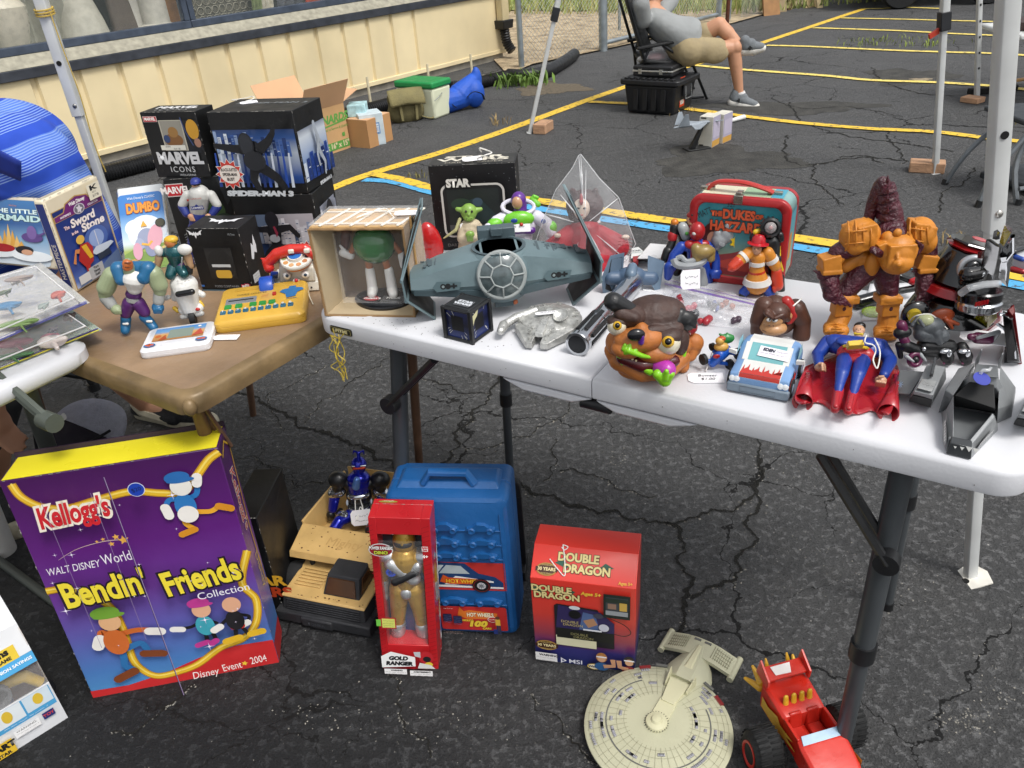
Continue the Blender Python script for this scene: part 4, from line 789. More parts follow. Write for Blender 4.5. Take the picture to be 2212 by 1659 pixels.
for dy in(-.014,.014):G(M('#50564f',.45,.2)).tu([tuple(inv@Q(-20,800,lt.y-.12)+V((0,dy,0))),tuple(inv@Q(108,912,lt.y-.2)+V((0,dy,0)))],.009,6).build('brace',t)
G(M('#50564f',.45,.2)).la([(.02,-.02),(.02,.02)],14,T(*(inv@Q(106,910,lt.y-.2)))@rotm(90)).build('brace_pivot',t)
t=tg('floor_bar','dark grey metal bar lying on the asphalt behind the cereal box','bar',P(-10,1210));q=P(150,1330)-V(t.location);G(GRL).tu([(0,0,.015),tuple(q+V((0,0,.015)))],.013,10).build('tube',t)
t=tg('folding_chair','black folding chair leg seen between the left tables','folding chair',P(208,842));g=G(BK);q=Q(180,795,V(t.location).y)-V(t.location);g.tu([(0,0,.01),tuple(q),tuple(q*1.9)],.016,10);g.build('leg',t);G(BK).tu([tuple(Q(90,800,P(208,842).y-.15)-V(t.location)),tuple(Q(185,815,P(208,842).y)-V(t.location))],.012,8).build('rail',t);G(BK).tu([(-.004,0,0),(-.006,0,.03)],.022,10).build('rubber_foot',t)
def qd(name,label,cat,A,B,tl,z,dep,mat,art=None,ur=True,bv=.0016,group=None,art_name='printed_front',shift=0,body_name='carton'):
 a,b=P(*A,z),P(*B,z);e=(b-a);w_=e.length;e.normalize()
 if ur:h=H(a,tl if not isinstance(tl,tuple)else tl[1]);up=V((0,0,1))
 else:
  d=_ray(*tl);tt=(a-CAM).dot(e)/d.dot(e);Tp=CAM+d*tt;up=Tp-a;h=up.length;up.normalize()
 y=up.cross(e)
 o=tg(name,label,cat,group=group);o.matrix_world=Matrix(((e.x,y.x,up.x,a.x),(e.y,y.y,up.y,a.y),(e.z,y.z,up.z,a.z),(0,0,0,1)))
 if mat:G(mat).box((0,0,0),(w_,dep,h)).build(body_name,o,bv=bv)
 if art:f=Face((0,0,0),(1,0,0),(0,0,1));art(f,w_,h);f.build(art_name,o)
 if mat:
  g=G(M('#8f8d88',.9));r_=random.Random(int(w_*1e4))
  for i in range(46):
   k,L_=r_.randint(0,3),r_.uniform(.001,.009);q=.0005+r_.random()*.0007
   if k<2:p=r_.uniform(0,h-L_);c_=(k*w_,0,p+L_/2);d_=(q,q,L_)
   else:p=r_.uniform(0,w_-L_);c_=(p+L_/2,0,h*(k>2)if k>2 else h);d_=(L_,q,q)
   g.bx(c_,d_)
  g.build('edge_speck',o,ang=0)
 return o,w_,h
def side(o,w_,h,dep,fn,name='printed_side'):f=Face((w_,0,0),(0,1,0),(0,0,1));fn(f,dep,h);f.build(name,o)
def lid(o,w_,h,dep,fn,name='printed_top'):f=Face((0,0,h),(1,0,0),(0,1,0));fn(f,w_,dep);f.build(name,o)
def skyline(f,x,y,w_,h,cols,seed=1,n=16):
 r=random.Random(seed);bw=w_/n
 for i in range(n):
  hh=h*r.uniform(.45,1);c=r.choice(cols);f.rect(x+i*bw,y,bw*r.uniform(.8,1),hh,c)
  for k in range(int(hh/(h*.09))):
   if r.random()<.6:f.rect(x+i*bw+bw*.15,y+k*h*.09+h*.02,bw*.55,h*.03,r.choice(cols))
BLK=M('#0b0c0e',.5,0,.15,14,.06,60,.08)
def man_shape(f,x,y,s,c,limbs,head=.5,c2=None):
 for pts,w1_,w2_ in limbs:
  n=len(pts);f.line([(x+p[0]*s,y+p[1]*s)for p in pts],[s*(w1_+(w2_-w1_)*i/(n-1))for i in range(n)],c)
  for p,ww in((pts[0],w1_),(pts[-1],w2_)):f.circ(x+p[0]*s,y+p[1]*s,s*ww/2,c,seg=12)
def tp_(label,A,B,tl,shell,art,spine=None):
 o,w_,h=qd('video_case',label,'video case',A,B,tl,CZ,.03,M(shell,.35,0,.05,9,0,0,.3),art,False,.006,'clamshell video cases','cover_art',0,'clamshell')
 g=G(M('#b9b4a6',.6));
 for k in range(3):g.box((.004,.009+k*.005,h+.0002),(w_-.004,.011+k*.005,h+.001))
 g.build('page_edge',o)
 if spine:f=Face((0,.028,.0),(0,-1,0),(0,0,1));f.rect(.003,.01,.022,h-.02,spine[0]);f.txt(spine[1],.014,h*.35,.016,spine[2],rot=90);f.build('spine_print',o)
 return o
def covA(f,w_,h):
 f.poly(rq(w_*.95,h*.93,.012,5,0,h*.03),RP([(0,'#d7e2ea'),(.4,'#7fa9cc'),(.62,'#2d5f9a'),(1,'#3f7cb5')],2,lo=0,hi=h))
 f.txt('THE LITTLE',w_*.56,h*.80,h*.085,'#d7ecef',bold=.0006,out='#2b5664',ow=.0008,W=w_*.55);f.txt('MERMAID',w_*.5,h*.70,h*.115,'#bfe0e0',bold=.001,out='#234a5c',ow=.0012,W=w_*.74);f.txt("Walt Disney",w_*.55,h*.88,h*.03,'#e08a3a')
 for i,(x,hh)in enumerate(((.3,.2),(.36,.27),(.42,.36),(.47,.46),(.52,.37),(.57,.28),(.62,.2))):f.poly([((x-.045)*w_,h*.28),((x+.045)*w_,h*.28),(x*w_,h*(.2+hh*.9))],('#d9a650','#e3bd74')[i%2])
 f.circ(w_*.76,h*.44,w_*.13,'#5a4684',h*.07);f.circ(w_*.76,h*.51,w_*.06,'#75609e');f.line([(w_*.82,h*.46),(w_*.92,h*.52),(w_*.9,h*.56)],.006,'#5a4684')
 f.circ(w_*.1,h*.2,w_*.5,'#e4edf3',h*.1);f.circ(w_*.74,h*.17,w_*.25,'#e9f1f6',h*.08)
 f.circ(w_*.38,h*.26,w_*.16,'#a5252c',h*.06);f.circ(w_*.66,h*.25,w_*.11,'#22252d',h*.06);f.circ(w_*.69,h*.22,w_*.07,'#d0a183',h*.04)
tp_('cream clamshell video case with blue undersea cover, cut by the left edge',(-52,566),(121,583),(-68,420),'#d6cdb8',covA)
def covB(f,w_,h):
 f.rect(w_*.04,h*.025,w_*.92,h*.83,'#b08f4c');f.rect(w_*.055,h*.032,w_*.89,h*.815,RP([(0,'#c7d3e8'),(.10,'#5b74b4'),(.22,'#24408f'),(1,'#1d2a66')],2,lo=0,hi=h))
 f.poly([(w_*.055,h*.74),(w_*.945,h*.74),(w_*.945,h*.80),(w_*.77,h*.81),(w_*.7,h*.88),(w_*.5,h*.915),(w_*.3,h*.88),(w_*.23,h*.81),(w_*.055,h*.80)],'#b5944f')
 f.poly([(w_*.065,h*.745),(w_*.935,h*.745),(w_*.935,h*.793),(w_*.76,h*.80),(w_*.69,h*.87),(w_*.5,h*.903),(w_*.31,h*.87),(w_*.24,h*.80),(w_*.065,h*.793)],'#6a1e6b')
 f.txt('Walt Disney',w_*.5,h*.852,h*.05,'#f0ecea',bold=.0005,shear=.15);f.txt('MASTERPIECE',w_*.25,h*.768,h*.027,'#e8dfe8',bold=.0003);f.txt('COLLECTION',w_*.76,h*.768,h*.027,'#e8dfe8',bold=.0003);f.circ(w_*.5,h*.775,w_*.10,'#c9c5cf',h*.052);f.circ(w_*.5,h*.775,w_*.085,'#6d6a75',h*.044);f.star(w_*.5,h*.772,w_*.06,'#d5d0d8',5,.5)
 f.txt('The',w_*.2,h*.655,h*.05,'#e2c2c2',bold=.0006);f.txt('Sword',w_*.5,h*.665,h*.115,'#ece3e0',bold=.0012,shear=.1,W=w_*.46);f.txt('in the',w_*.3,h*.575,h*.042,'#e2c2c2',bold=.0006);f.txt('Stone',w_*.64,h*.575,h*.115,'#ece3e0',bold=.0012,shear=.1,W=w_*.44)
 f.circ(w_*.62,h*.42,w_*.22,'#3d5aa0',h*.13);f.circ(w_*.62,h*.42,w_*.14,'#8aa0cf',h*.09);f.line([(w_*.62,h*.34),(w_*.62,h*.5)],.003,'#cfd0d6')
 f.poly([(w_*.46,h*.3),(w_*.56,h*.34),(w_*.85,h*.32),(w_*.9,h*.29),(w_*.72,h*.25),(w_*.52,h*.26)],'#c4cede');f.poly([(w_*.54,h*.25),(w_*.78,h*.26),(w_*.8,h*.19),(w_*.55,h*.19)],'#2a3346')
 f.poly([(w_*.06,h*.035),(w_*.94,h*.035),(w_*.94,h*.2),(w_*.7,h*.16),(w_*.5,h*.10),(w_*.3,h*.11)],'#5d7196');f.poly([(w_*.1,h*.3),(w_*.2,h*.42),(w_*.3,h*.4),(w_*.26,h*.36),(w_*.2,h*.38),(w_*.14,h*.28)],'#c87f4a')
 f.poly([(w_*.2,h*.3),(w_*.3,h*.44),(w_*.44,h*.43),(w_*.5,h*.36),(w_*.44,h*.22),(w_*.36,h*.2),(w_*.34,h*.07),(w_*.27,h*.07),(w_*.28,h*.2)],'#a81e22');f.poly([(w_*.31,h*.42),(w_*.4,h*.42),(w_*.46,h*.26),(w_*.39,h*.26)],'#d8a827');f.circ(w_*.33,h*.49,w_*.075,'#d9b04b',h*.045)
 f.rect(w_*.1,h*.06,w_*.3,h*.09,'#c9cacb');f.rect(w_*.3,h*.045,w_*.27,h*.13,'#a7a9ad')
 for i,s in enumerate(('"Pure','Disney','Gold."')):f.txt(s,w_*.435,h*(.15-.036*i),h*.036,'#22242a',bold=.0003)
 f.rect(w_*.70,h*.80,w_*.24,h*.16,'#e3ddc9');f.poly([(w_*.75,h*.945),(w_*.79,h*.945),(w_*.79,h*.925),(w_*.85,h*.945),(w_*.89,h*.945),(w_*.82,h*.92),(w_*.89,h*.893),(w_*.84,h*.893),(w_*.79,h*.912),(w_*.79,h*.893),(w_*.75,h*.893)],'#17181b');f.txt('KEY 5',w_*.81,h*.872,h*.024,'#4b4a44');f.txt('$17.98',w_*.82,h*.835,h*.036,'#33322e')
tp_('cream clamshell video case with dark blue cover and store price sticker',(164,635),(269,567),(92,433),'#ddd2b8',covB,('#1d2a66','MASTERPIECE','#d9cfc0'))
def covC(f,w_,h):
 f.poly(rq(w_*.96,h*.9,.012,5,0,h*.005),RP([(0,'#6f8f3f'),(.24,'#93a54c'),(.33,'#c8d6dd'),(.5,'#8fb6d9'),(.68,'#2d76bd'),(1,'#2b74bf')],2,lo=0,hi=h))
 f.circ(w_*.52,h*.44,w_*.4,'#d8dee4',h*.2);f.circ(w_*.3,h*.5,w_*.22,'#e2e6ea',h*.1);f.circ(w_*.78,h*.45,w_*.2,'#ccd4dd',h*.1)
 f.poly([(0,h*.02),(w_*.95,h*.02),(w_*.95,h*.3),(w_*.7,h*.27),(w_*.5,h*.2),(w_*.2,h*.25),(0,h*.2)],'#6e8a3b');f.line([(w_*.95,h*.26),(w_*.7,h*.2),(w_*.75,h*.1),(w_*.55,h*.03)],[.006,.01,.014,.02],'#c3ac6a');f.rect(w_*.1,h*.03,w_*.18,h*.11,'#b08a4a')
 f.txt("Walt Disney's CLASSIC",w_*.5,h*.85,h*.042,'#e8edf2',shear=.15,W=w_*.6);f.txt('DUMBO',w_*.52,h*.725,h*.155,'#e0902f',bold=.002,out='#8a3d22',ow=.0016,W=w_*.72)
 f.circ(w_*.52,h*.36,w_*.2,'#8b93ad',h*.12);f.circ(w_*.6,h*.24,w_*.14,'#7c84a0',h*.1);f.circ(w_*.36,h*.3,w_*.1,'#98a0b8',h*.07)
 f.circ(w_*.7,h*.36,w_*.16,'#d09aa8',h*.15,rot=-12);f.circ(w_*.3,h*.22,w_*.1,'#c792a4',h*.1);f.line([(w_*.4,h*.30),(w_*.55,h*.28),(w_*.63,h*.32)],.007,'#d8a23a');f.poly([(w_*.42,h*.5),(w_*.56,h*.5),(w_*.49,h*.57)],'#d8a03a')
 f.circ(w_*.85,h*.52,w_*.11,'#1d1d18');f.circ(w_*.85,h*.52,w_*.09,'#3a3a26')
tp_('white clamshell video case with sky blue cover and orange title',(274,590),(375,575),(251,407),'#d4d8da',covC,('#2b62a8','DUMBO','#e0902f'))
def art_h(f,w_,h):
 f.rect(w_*.0,h*.02,w_,h*.96,'#0d1013');f.rect(w_*.01,h*.80,w_*.28,h*.15,'#c9c3c0');f.rect(w_*.018,h*.81,w_*.264,h*.13,'#b3222c');f.txt('MARVEL',w_*.15,h*.872,h*.105,'#efe9e6',bold=.001,sx=.88)
 for x,y,r,c in((.5,.82,.16,'#2a3a2e'),(.62,.6,.22,'#37502f'),(.42,.5,.16,'#2f4430'),(.25,.3,.12,'#3d5a34'),(.8,.45,.16,'#26352a'),(.2,.36,.06,'#506b42'),(.7,.3,.12,'#2c3f2c')):f.circ(w_*x,h*y,w_*r,c)
 for k in range(5):f.line([(w_*.1,h*(.22+.03*k)),(w_*.2,h*(.25+.03*k)),(w_*.3,h*(.22+.03*k))],.002,'#8a8f92')
 f.poly([(w_*.82,h*.98),(w_*.96,h*.98),(w_*.99,h*.75),(w_*.9,h*.66)],'#23262a')
oh,wh,hh=qd('toy_carton','wide black collectible carton at the bottom left of the black stack','toy box',(403,566),(535,556),389,CZ,.15,BLK,art_h,group='black collectible cartons')
ZH=CZ+hh
def art_i(f,w_,h):
 f.rect(w_*.35,h*.38,w_*.6,h*.5,'#171a22');f.rect(w_*.30,h*.42,w_*.42,h*.46,'#b9b4a4');f.rect(w_*.32,h*.43,w_*.38,h*.44,'#8d8a80');f.circ(w_*.5,h*.58,w_*.17,'#7d5630',h*.10);f.circ(w_*.52,h*.70,w_*.09,'#96703e',h*.08);f.circ(w_*.38,h*.6,w_*.06,'#31446b',h*.06)
 f.rect(w_*.23,h*.43,w_*.45,h*.075,'#d9d7cc');f.txt('SDEN',w_*.36,h*.483,h*.035,'#25262b',shear=.2);f.txt('bust  $5',w_*.52,h*.452,h*.035,'#25262b',shear=.2)
 f.poly([(w_*.72,h*.88),(w_,h*.88),(w_,h*.42),(w_*.86,h*.5),(w_*.78,h*.66)],'#14171f');f.circ(w_*.89,h*.74,w_*.11,'#c08f2c',h*.15);f.circ(w_*.93,h*.54,w_*.06,'#9c7462',h*.07);f.line([(w_*.72,h*.92),(w_*.76,h*.7),(w_*.84,h*.5)],.003,'#3a4a78')
 f.rect(w_*.05,h*.86,w_*.25,h*.085,'#d8cfcb');f.rect(w_*.058,h*.865,w_*.234,h*.075,'#b3222c');f.txt('MARVEL',w_*.175,h*.903,h*.062,'#f0eae6',bold=.0006,sx=.85)
 f.txt('MARVEL',w_*.53,h*.30,h*.24,'#c9cacc',bold=.0024,W=w_*.84);f.txt('ICONS',w_*.53,h*.13,h*.125,'#c2c4c6',sx=1.,space=1.25);f.txt('WOLVERINE',w_*.6,h*.045,h*.048,'#b9bbbd',space=1.1)
oi,wi,hi_=qd('toy_carton','tall narrow black carton with a window standing on the black stack','toy box',(342,383),(457,383),243,ZH,.085,BLK,art_i,group='black collectible cartons')
lid(oi,wi,hi_,.085,lambda f,w_,d:(f.txt('MARVEL',w_*.5,d*.6,d*.42,'#d6d6d6',bold=.0015,sx=.95),f.txt('ICONS',w_*.5,d*.25,d*.32,'#8f9092',space=1.3)))
def art_v(f,w_,h):
 f.rect(w_*.04,h*.1,w_*.92,h*.62,'#5f6d85');f.rect(w_*.5,h*.1,w_*.46,h*.62,'#a9a3a8');f.rect(w_*.04,h*.1,w_*.3,h*.4,'#24406f');skyline(f,w_*.04,h*.3,w_*.92,h*.42,['#7f8aa0','#b9b7bd','#40506e','#cfcbd0'],4,20)
 body_='#121118';man_shape(f,w_*.5,h*.45,h*.5,body_,[([(0,.1),(.0,-.3)],.42,.25),([(-.1,.2),(-.42,.2),(-.7,.3)],.22,.12),([(.15,.2),(.5,.25),(.7,.0)],.24,.14),([(-.05,-.3),(-.3,-.5),(-.45,-.75)],.2,.12),([(.08,-.3),(.4,-.4),(.5,-.7)],.2,.12),([(0,.1),(.02,.42)],.2,.22)])
 f.circ(w_*.51,h*.69,h*.10,'#17161d',h*.13);f.circ(w_*.5,h*.42,h*.08,'#8f9096',h*.06);f.line([(w_*.52,h*.6),(w_*.54,h*.5),(w_*.53,h*.44)],[.006,.008,.002],'#7a2338')
 f.star(w_*.88,h*.22,h*.17,'#e6e2de',12,.72);f.star(w_*.88,h*.22,h*.155,'#b5342f',12,.74);f.circ(w_*.88,h*.22,h*.105,'#e1d5cd');f.txt('VENOM',w_*.88,h*.25,h*.06,'#1f1a1a',bold=.0006,sx=.9);f.txt('BUST',w_*.88,h*.18,h*.06,'#1f1a1a',bold=.0006,sx=.9)
ov,wv,hv=qd('toy_carton','black carton with dark monster art under the topmost carton','toy box',(533,566),(702,563),424,CZ,.17,BLK,art_v,group='black collectible cartons')
side(ov,wv,hv,.17,lambda f,w_,h:(f.rect(w_*.2,h*.25,w_*.7,h*.5,'#8b8f9c'),skyline(f,w_*.2,h*.25,w_*.7,h*.5,['#c9c9cf','#4a5a7a','#8b8f9c'],6,8),f.circ(w_*.45,h*.6,w_*.15,'#17161d',h*.2),f.circ(w_*.5,h*.3,w_*.1,'#8a2030',h*.1)))
ZV=CZ+hv
def art_s(f,w_,h):
 f.rect(w_*.02,h*.13,w_*.96,h*.66,RP([(0,'#0f1d4a'),(.25,'#2b4f96'),(.6,'#b9c4d0'),(.8,'#3a5a94'),(1,'#111a38')],2,lo=0,hi=h*.85));skyline(f,w_*.02,h*.5,w_*.96,h*.28,['#8fa3c4','#20386c','#d4dbe2','#3b5c9c'],2,22)
 for k in range(14):x=w_*(.04+k*.067);f.poly([(x,h*.13),(x+w_*.035,h*.13),(x+w_*.05,h*.55),(x+w_*.03,h*.55)],('#2449a0','#c5cedb','#16306e')[k%3])
 body_='#16171b';s=h*.5;man_shape(f,w_*.55,h*.48,s,body_,[([(0,.2),(.0,-.2)],.5,.3),([(-.15,.22),(-.5,.25),(-.98,.32)],.26,.13),([(.2,.25),(.45,.42),(.62,.62)],.26,.13),([(-.05,-.2),(-.15,-.5),(-.05,-.75)],.26,.16),([(.15,-.2),(.5,-.45),(.65,-.68)],.28,.18),([(.62,.62),(.7,.8)],.13,.08)])
 f.circ(w_*.49,h*.66,h*.1,'#202227',h*.14);f.circ(w_*.49,h*.66,h*.08,'#2a2d33',h*.12);f.circ(w_*.55,h*.46,h*.15,'#202227',h*.12)
 f.star(w_*.22,h*.3,h*.2,'#e9e4dd',12,.70);f.star(w_*.22,h*.3,h*.185,'#c23a30',12,.72);f.circ(w_*.22,h*.3,w_*.12,'#e6dcd2',h*.115)
 for i,s_ in enumerate(('BLACK-SUITED','SPIDER-MAN','BUST')):f.txt(s_,w_*.22,h*(.355-.058*i),h*.052,'#23191a',bold=.0003,W=w_*(.19,.17,.09)[i])
 f.txt('SPIDER-MAN 3',w_*.53,h*.06,h*.085,'#c9cdd1',bold=.0014,W=w_*.8,shear=.1)
os_,ws,hs=qd('toy_carton','topmost black carton with a leaping dark figure and red starburst','toy box',(489,417),(666,418),243,ZV+.002,.165,BLK,art_s,group='black collectible cartons')
side(os_,ws,hs,.165,lambda f,w_,h:(f.rect(.004,h*.13,w_*.95,h*.62,RP([(0,'#16306e'),(.4,'#7d95bd'),(.8,'#c7cfd8'),(1,'#22345c')],2,lo=h*.1,hi=h*.8)),skyline(f,.004,h*.13,w_*.95,h*.4,['#20408c','#c0cad6','#16306e'],8,8),man_shape(f,w_*.5,h*.5,h*.45,'#a3abb5',[([(0,.2),(.0,-.2)],.28,.16),([(0,.3),(-.1,.62)],.14,.16),([(0,.2),(.25,.0)],.12,.08),([(0,-.2),(.2,-.5),(.1,-.8)],.16,.08),([(-.02,.15),(-.2,-.2),(-.16,-.5)],.12,.08)]),f.txt('SPIDER-MAN 3',w_*.5,h*.06,h*.055,'#c9cdd1',bold=.0008,sx=.95)))
lid(os_,ws,hs,.165,lambda f,w_,d:f.txt('SPIDER-MAN 3',w_*.55,d*.62,d*.14,'#6f7478',bold=.0008,sx=1.4))
p=P(520,226,ZV+hs+.003);sw('','white price tag on the topmost black carton',p,.35,0,.045,.034,seed=3)
string_('white looped string of the tag on the topmost black carton',[V((0,.0,.004))+P(512,220,ZV+hs+.003),P(500,216,ZV+hs+.012),P(530,212,ZV+hs+.008),P(545,208,ZV+hs+.01),P(548,213,ZV+hs+.006),P(530,219,ZV+hs+.006)],.001)
def bat(f,x,y,s,c,k=1.):f.poly([(x+s*px,y+s*py*k)for px,py in((0,.1),(.06,.2),(.1,.12),(.22,.14),(.3,.22),(.5,.3),(.38,.18),(.36,.0),(.24,.02),(.16,-.04),(.08,.0),(0,-.22),(-.08,.0),(-.16,-.04),(-.24,.02),(-.36,.0),(-.38,.18),(-.5,.3),(-.3,.22),(-.22,.14),(-.1,.12),(-.06,.2))],c)
def art_f(f,w_,h):
 f.rect(w_*.25,h*.2,w_*.52,h*.5,RP([(0,'#161718'),(.8,'#2c2d2e'),(1,'#17181a')],2,lo=h*.2,hi=h*.72));f.circ(w_*.51,h*.45,w_*.24,'#232425',h*.22)
 f.poly(rq(w_*.3,h*.13,.006,4,w_*.37,h*.21),'#d2a63c');f.rect(w_*.33,h*.39,w_*.36,h*.045,'#c9cbcd')
 bat(f,w_*.17,h*.905,w_*.31,'#e4e5e7');f.txt('10.5oz',w_*.85,h*.91,h*.045,'#8f9497');f.txt('FOOD CONTAINER',w_*.52,h*.075,h*.05,'#8d9093',sx=.92);f.txt('zak!',w_*.89,h*.075,h*.062,'#f0e6e4',bold=.002,out='#d2405a',ow=.002);f.rect(0,h*.0,w_,h*.022,'#4a6472');f.rect(w_*.02,h*.07,w_*.06,h*.03,'#2d62a8')
of,wf,hf=qd('toy_carton','black food container carton with white bat emblem on the card table','toy box',(438,627),(547,628),494,CZ,.10,BLK,art_f,group='black collectible cartons')
side(of,wf,hf,.10,lambda f,w_,h:(f.poly([(w_*.3,h*.45),(w_*.42,h*.68),(w_*.5,h*.62),(w_*.6,h*.78),(w_*.66,h*.6),(w_*.62,h*.48),(w_*.5,h*.52),(w_*.4,h*.42)],'#d9dadd'),f.rect(w_*.15,h*.08,w_*.35,h*.14,'#c9cbcc'),f.squig(w_*.18,h*.19,w_*.28,h*.04,'#4b4d50',3)))
lid(of,wf,hf,.10,lambda f,w_,d:bat(f,w_*.52,d*.5,w_*.68,'#d9dadd',.9))
oS=None
a,b=(946,541),(1124,535)
def art_star(f,w_,h):
 r=random.Random(4)
 for i in range(80):x,y=r.uniform(0,w_),r.uniform(0,h);f.circ(x,y,r.uniform(.0003,.0011),'#8f8f98',seg=5)
 f.poly(rq(w_*.74,h*.62,.02,6,w_*.13,h*.19),'#c4c0ba');f.poly(rq(w_*.69,h*.575,.016,6,w_*.155,h*.212),'#0d0e10');f.rect(w_*.2,h*.25,w_*.6,h*.5,'#4d4f4f');f.rect(w_*.2,h*.34,w_*.6,h*.41,'#1a201f')
 f.circ(w_*.52,h*.5,w_*.13,'#22313a',h*.14);f.circ(w_*.55,h*.6,w_*.06,'#3a4a5a',h*.05);f.poly([(w_*.42,h*.35),(w_*.62,h*.6),(w_*.76,h*.44),(w_*.66,h*.36)],'#1f2f30');f.circ(w_*.36,h*.58,w_*.12,'#26382b',h*.07)
 f.rect(w_*.19,h*.77,w_*.30,h*.07,'#0d0e10');f.txt('STAR',w_*.34,h*.82,h*.12,'#d6d2ca',bold=.0016,W=w_*.28);f.txt('WARS',w_*.62,h*.19,h*.10,'#b9b5ae',bold=.001);f.txt('DARTH VADER',w_*.34,h*.1,h*.05,'#7d7a76',sx=1.1);f.txt('COLLECTIBLE',w_*.3,h*.05,h*.026,'#7d7a76',space=1.2)
oS,wS,hS=qd('toy_carton','black starry carton with a clear window at the back of the white table','toy box',a,b,359,TH,.09,M('#0b0a0d',.45,0,.1,12,.05,60,.1),art_star,group='black collectible cartons')
lid(oS,wS,hS,.09,lambda f,w_,d:(f.rect(.003,.003,w_-.006,d-.006,'#2b2b2a'),f.txt('STAR',w_*.5,d*.72,d*.34,'#d8d2c2',bold=.001,sx=2.1),f.txt('WARS',w_*.5,d*.45,d*.34,'#d8d2c2',bold=.001,sx=2.1),f.txt('DARTH VADER',w_*.52,d*.18,d*.16,'#a59f92',sx=1.5)))
p=P(1000,350,TH+hS+.004);sw('','white price tag lying on the black starry carton',p,.12,8,.048,.026,seed=5)
string_('white tag string on the black starry carton',[P(1030,343,TH+hS+.006),P(1046,336,TH+hS+.02),P(1062,330,TH+hS+.02),P(1050,324,TH+hS+.016),P(1036,320,TH+hS+.03),P(1040,328,TH+hS+.014)],.0018)
GLOSS=.35
A,B=(201.6,1507),(603,1430)
kh=H(P(*A),1068)
PUR=RP([(0,'#4f8cc0'),(.12,'#4a79b8'),(.30,'#5d5aa6'),(.48,'#6b3a92'),(.68,'#5b1f74'),(1,'#42164f')],2,.35,0,kh,.12)
def bendy(f,x,y,s,top,legs,limbs,head='#e9e2d8',hand='#eeebe6',hat=None,feet='#d8872a'):
 for pts,c,w_ in limbs:
  P_=[(q.x,q.y)for q in bz([(x+a*s,y+b*s,0)for a,b in pts],6)];f.line(P_,s*w_,c)
  f.circ(P_[0][0],P_[0][1],s*w_/2,c,seg=12);f.circ(P_[-1][0],P_[-1][1],s*w_/2,c,seg=12)
def star4(f,x,y,s):f.star(x,y,s,'#cfc3dd',4,.12);f.circ(x,y,s*.22,'#eee8f4',seg=10)
def art_k(f,w_,h):
 f.poly([(0,0),(w_,0),(w_,h*.12),(w_*.8,h*.125),(w_*.6,h*.10),(w_*.4,h*.055),(w_*.2,h*.03),(0,h*.035)],'#c22a2c')
 rope='#e0b52c'
 def rp(pts,c=rope,w_r=.019):
  q=[(v.x,v.y)for v in bz([(a*w_,b*h,0)for a,b in pts],8)];f.line(q,w_r,'#b8861c');f.line(q,w_r*.72,c);f.line([(a,b+w_r*.12)for a,b in q],w_r*.22,'#f0d566')
 rp([(.05,.985),(.07,.93),(.14,.88),(.25,.86),(.4,.875),(.55,.885),(.68,.86),(.78,.85),(.86,.90),(.94,.96),(1.0,.985)])
 rp([(0,.535),(.08,.53),(.17,.49),(.26,.42),(.28,.30),(.27,.16),(.30,.09),(.36,.05),(.46,.05),(.58,.07),(.72,.13),(.85,.155),(.94,.22),(.975,.33),(.93,.42),(1.,.56)])
 def toy(x,y,s,bodyc,legc,limbs,headc,headr=.2,hat=None,shoe='#8a4a24'):
  for pts,c,lw in limbs:
   q=[(v.x,v.y)for v in bz([(x+a*s,y+b*s,0)for a,b in pts],6)];f.line(q,s*lw,c);f.circ(*q[0],s*lw/2,c,seg=12);f.circ(*q[-1],s*lw/2,c,seg=12)
  f.circ(x,y,s*.17,bodyc,s*.24);f.circ(x,y+s*.06,s*.12,bodyc,s*.16);f.circ(x+s*.02,y+s*.38,s*headr,headc,s*headr*1.05)
  if hat:f.circ(x+s*.0,y+s*.56,s*.2,hat,s*.11);f.circ(x+s*.04,y+s*.5,s*.22,hat,s*.05)
 toy(w_*.78,h*.80,w_*.30,'#2b73b5','#e0a22c',[([(0,.1),(.2,.16),(.27,.38)],'#2b73b5',.09),([(0,.1),(-.22,.14),(-.32,.02)],'#2b73b5',.09),([(-.05,-.15),(-.1,-.35),(.02,-.5)],'#e0a22c',.09),([(.08,-.15),(.35,-.2),(.5,-.12)],'#e0a22c',.09),([(.02,-.5),(-.2,-.56)],'#d08a22',.12),([(.5,-.12),(.68,-.2)],'#d08a22',.13),([(.27,.38),(.30,.5)],'#e6e2dc',.16),([(-.32,.02),(-.3,-.14)],'#e6e2dc',.16)],'#e4e0d8',.17,'#2766a8')
 f.circ(w_*.78,h*.765,w_*.05,'#e6e2dc',w_*.05)
 toy(w_*.24,h*.27,w_*.36,'#c4652c','#2c6ba0',[([(.05,.1),(.3,.12),(.48,.08)],'#c4652c',.09),([(-.05,.1),(-.16,.2),(-.2,.1)],'#c4652c',.09),([(.02,-.18),(.0,-.35),(-.02,-.5),(.08,-.6)],'#2b6aa2',.1),([(.08,-.18),(.3,-.12),(.36,-.26)],'#2b6aa2',.1),([(.08,-.62),(-.18,-.72)],'#7a3f20',.14),([(.3,-.32),(.56,-.38)],'#7a3f20',.13),([(.48,.08),(.64,.04)],'#e6e2dc',.14),([(-.2,.1),(-.26,-.02)],'#e6e2dc',.17)],'#d9a97c',.15,'#6f9c34')
 toy(w_*.70,h*.28,w_*.28,'#3f9fb0','#1b191d',[([(0,.1),(.2,-.02)],'#1b191d',.07),([(-.05,.1),(-.25,.0),(-.42,.0)],'#1b191d',.07),([(-.05,-.2),(-.06,-.4)],'#1b191d',.08),([(.08,-.2),(.1,-.4)],'#1b191d',.08),([(-.06,-.42),(-.25,-.46)],'#b8398a',.12),([(.1,-.42),(.0,-.48)],'#b8398a',.13),([(-.42,.0),(-.58,.04)],'#e6e2dc',.13)],'#d9a585',.17,'#b8398a')
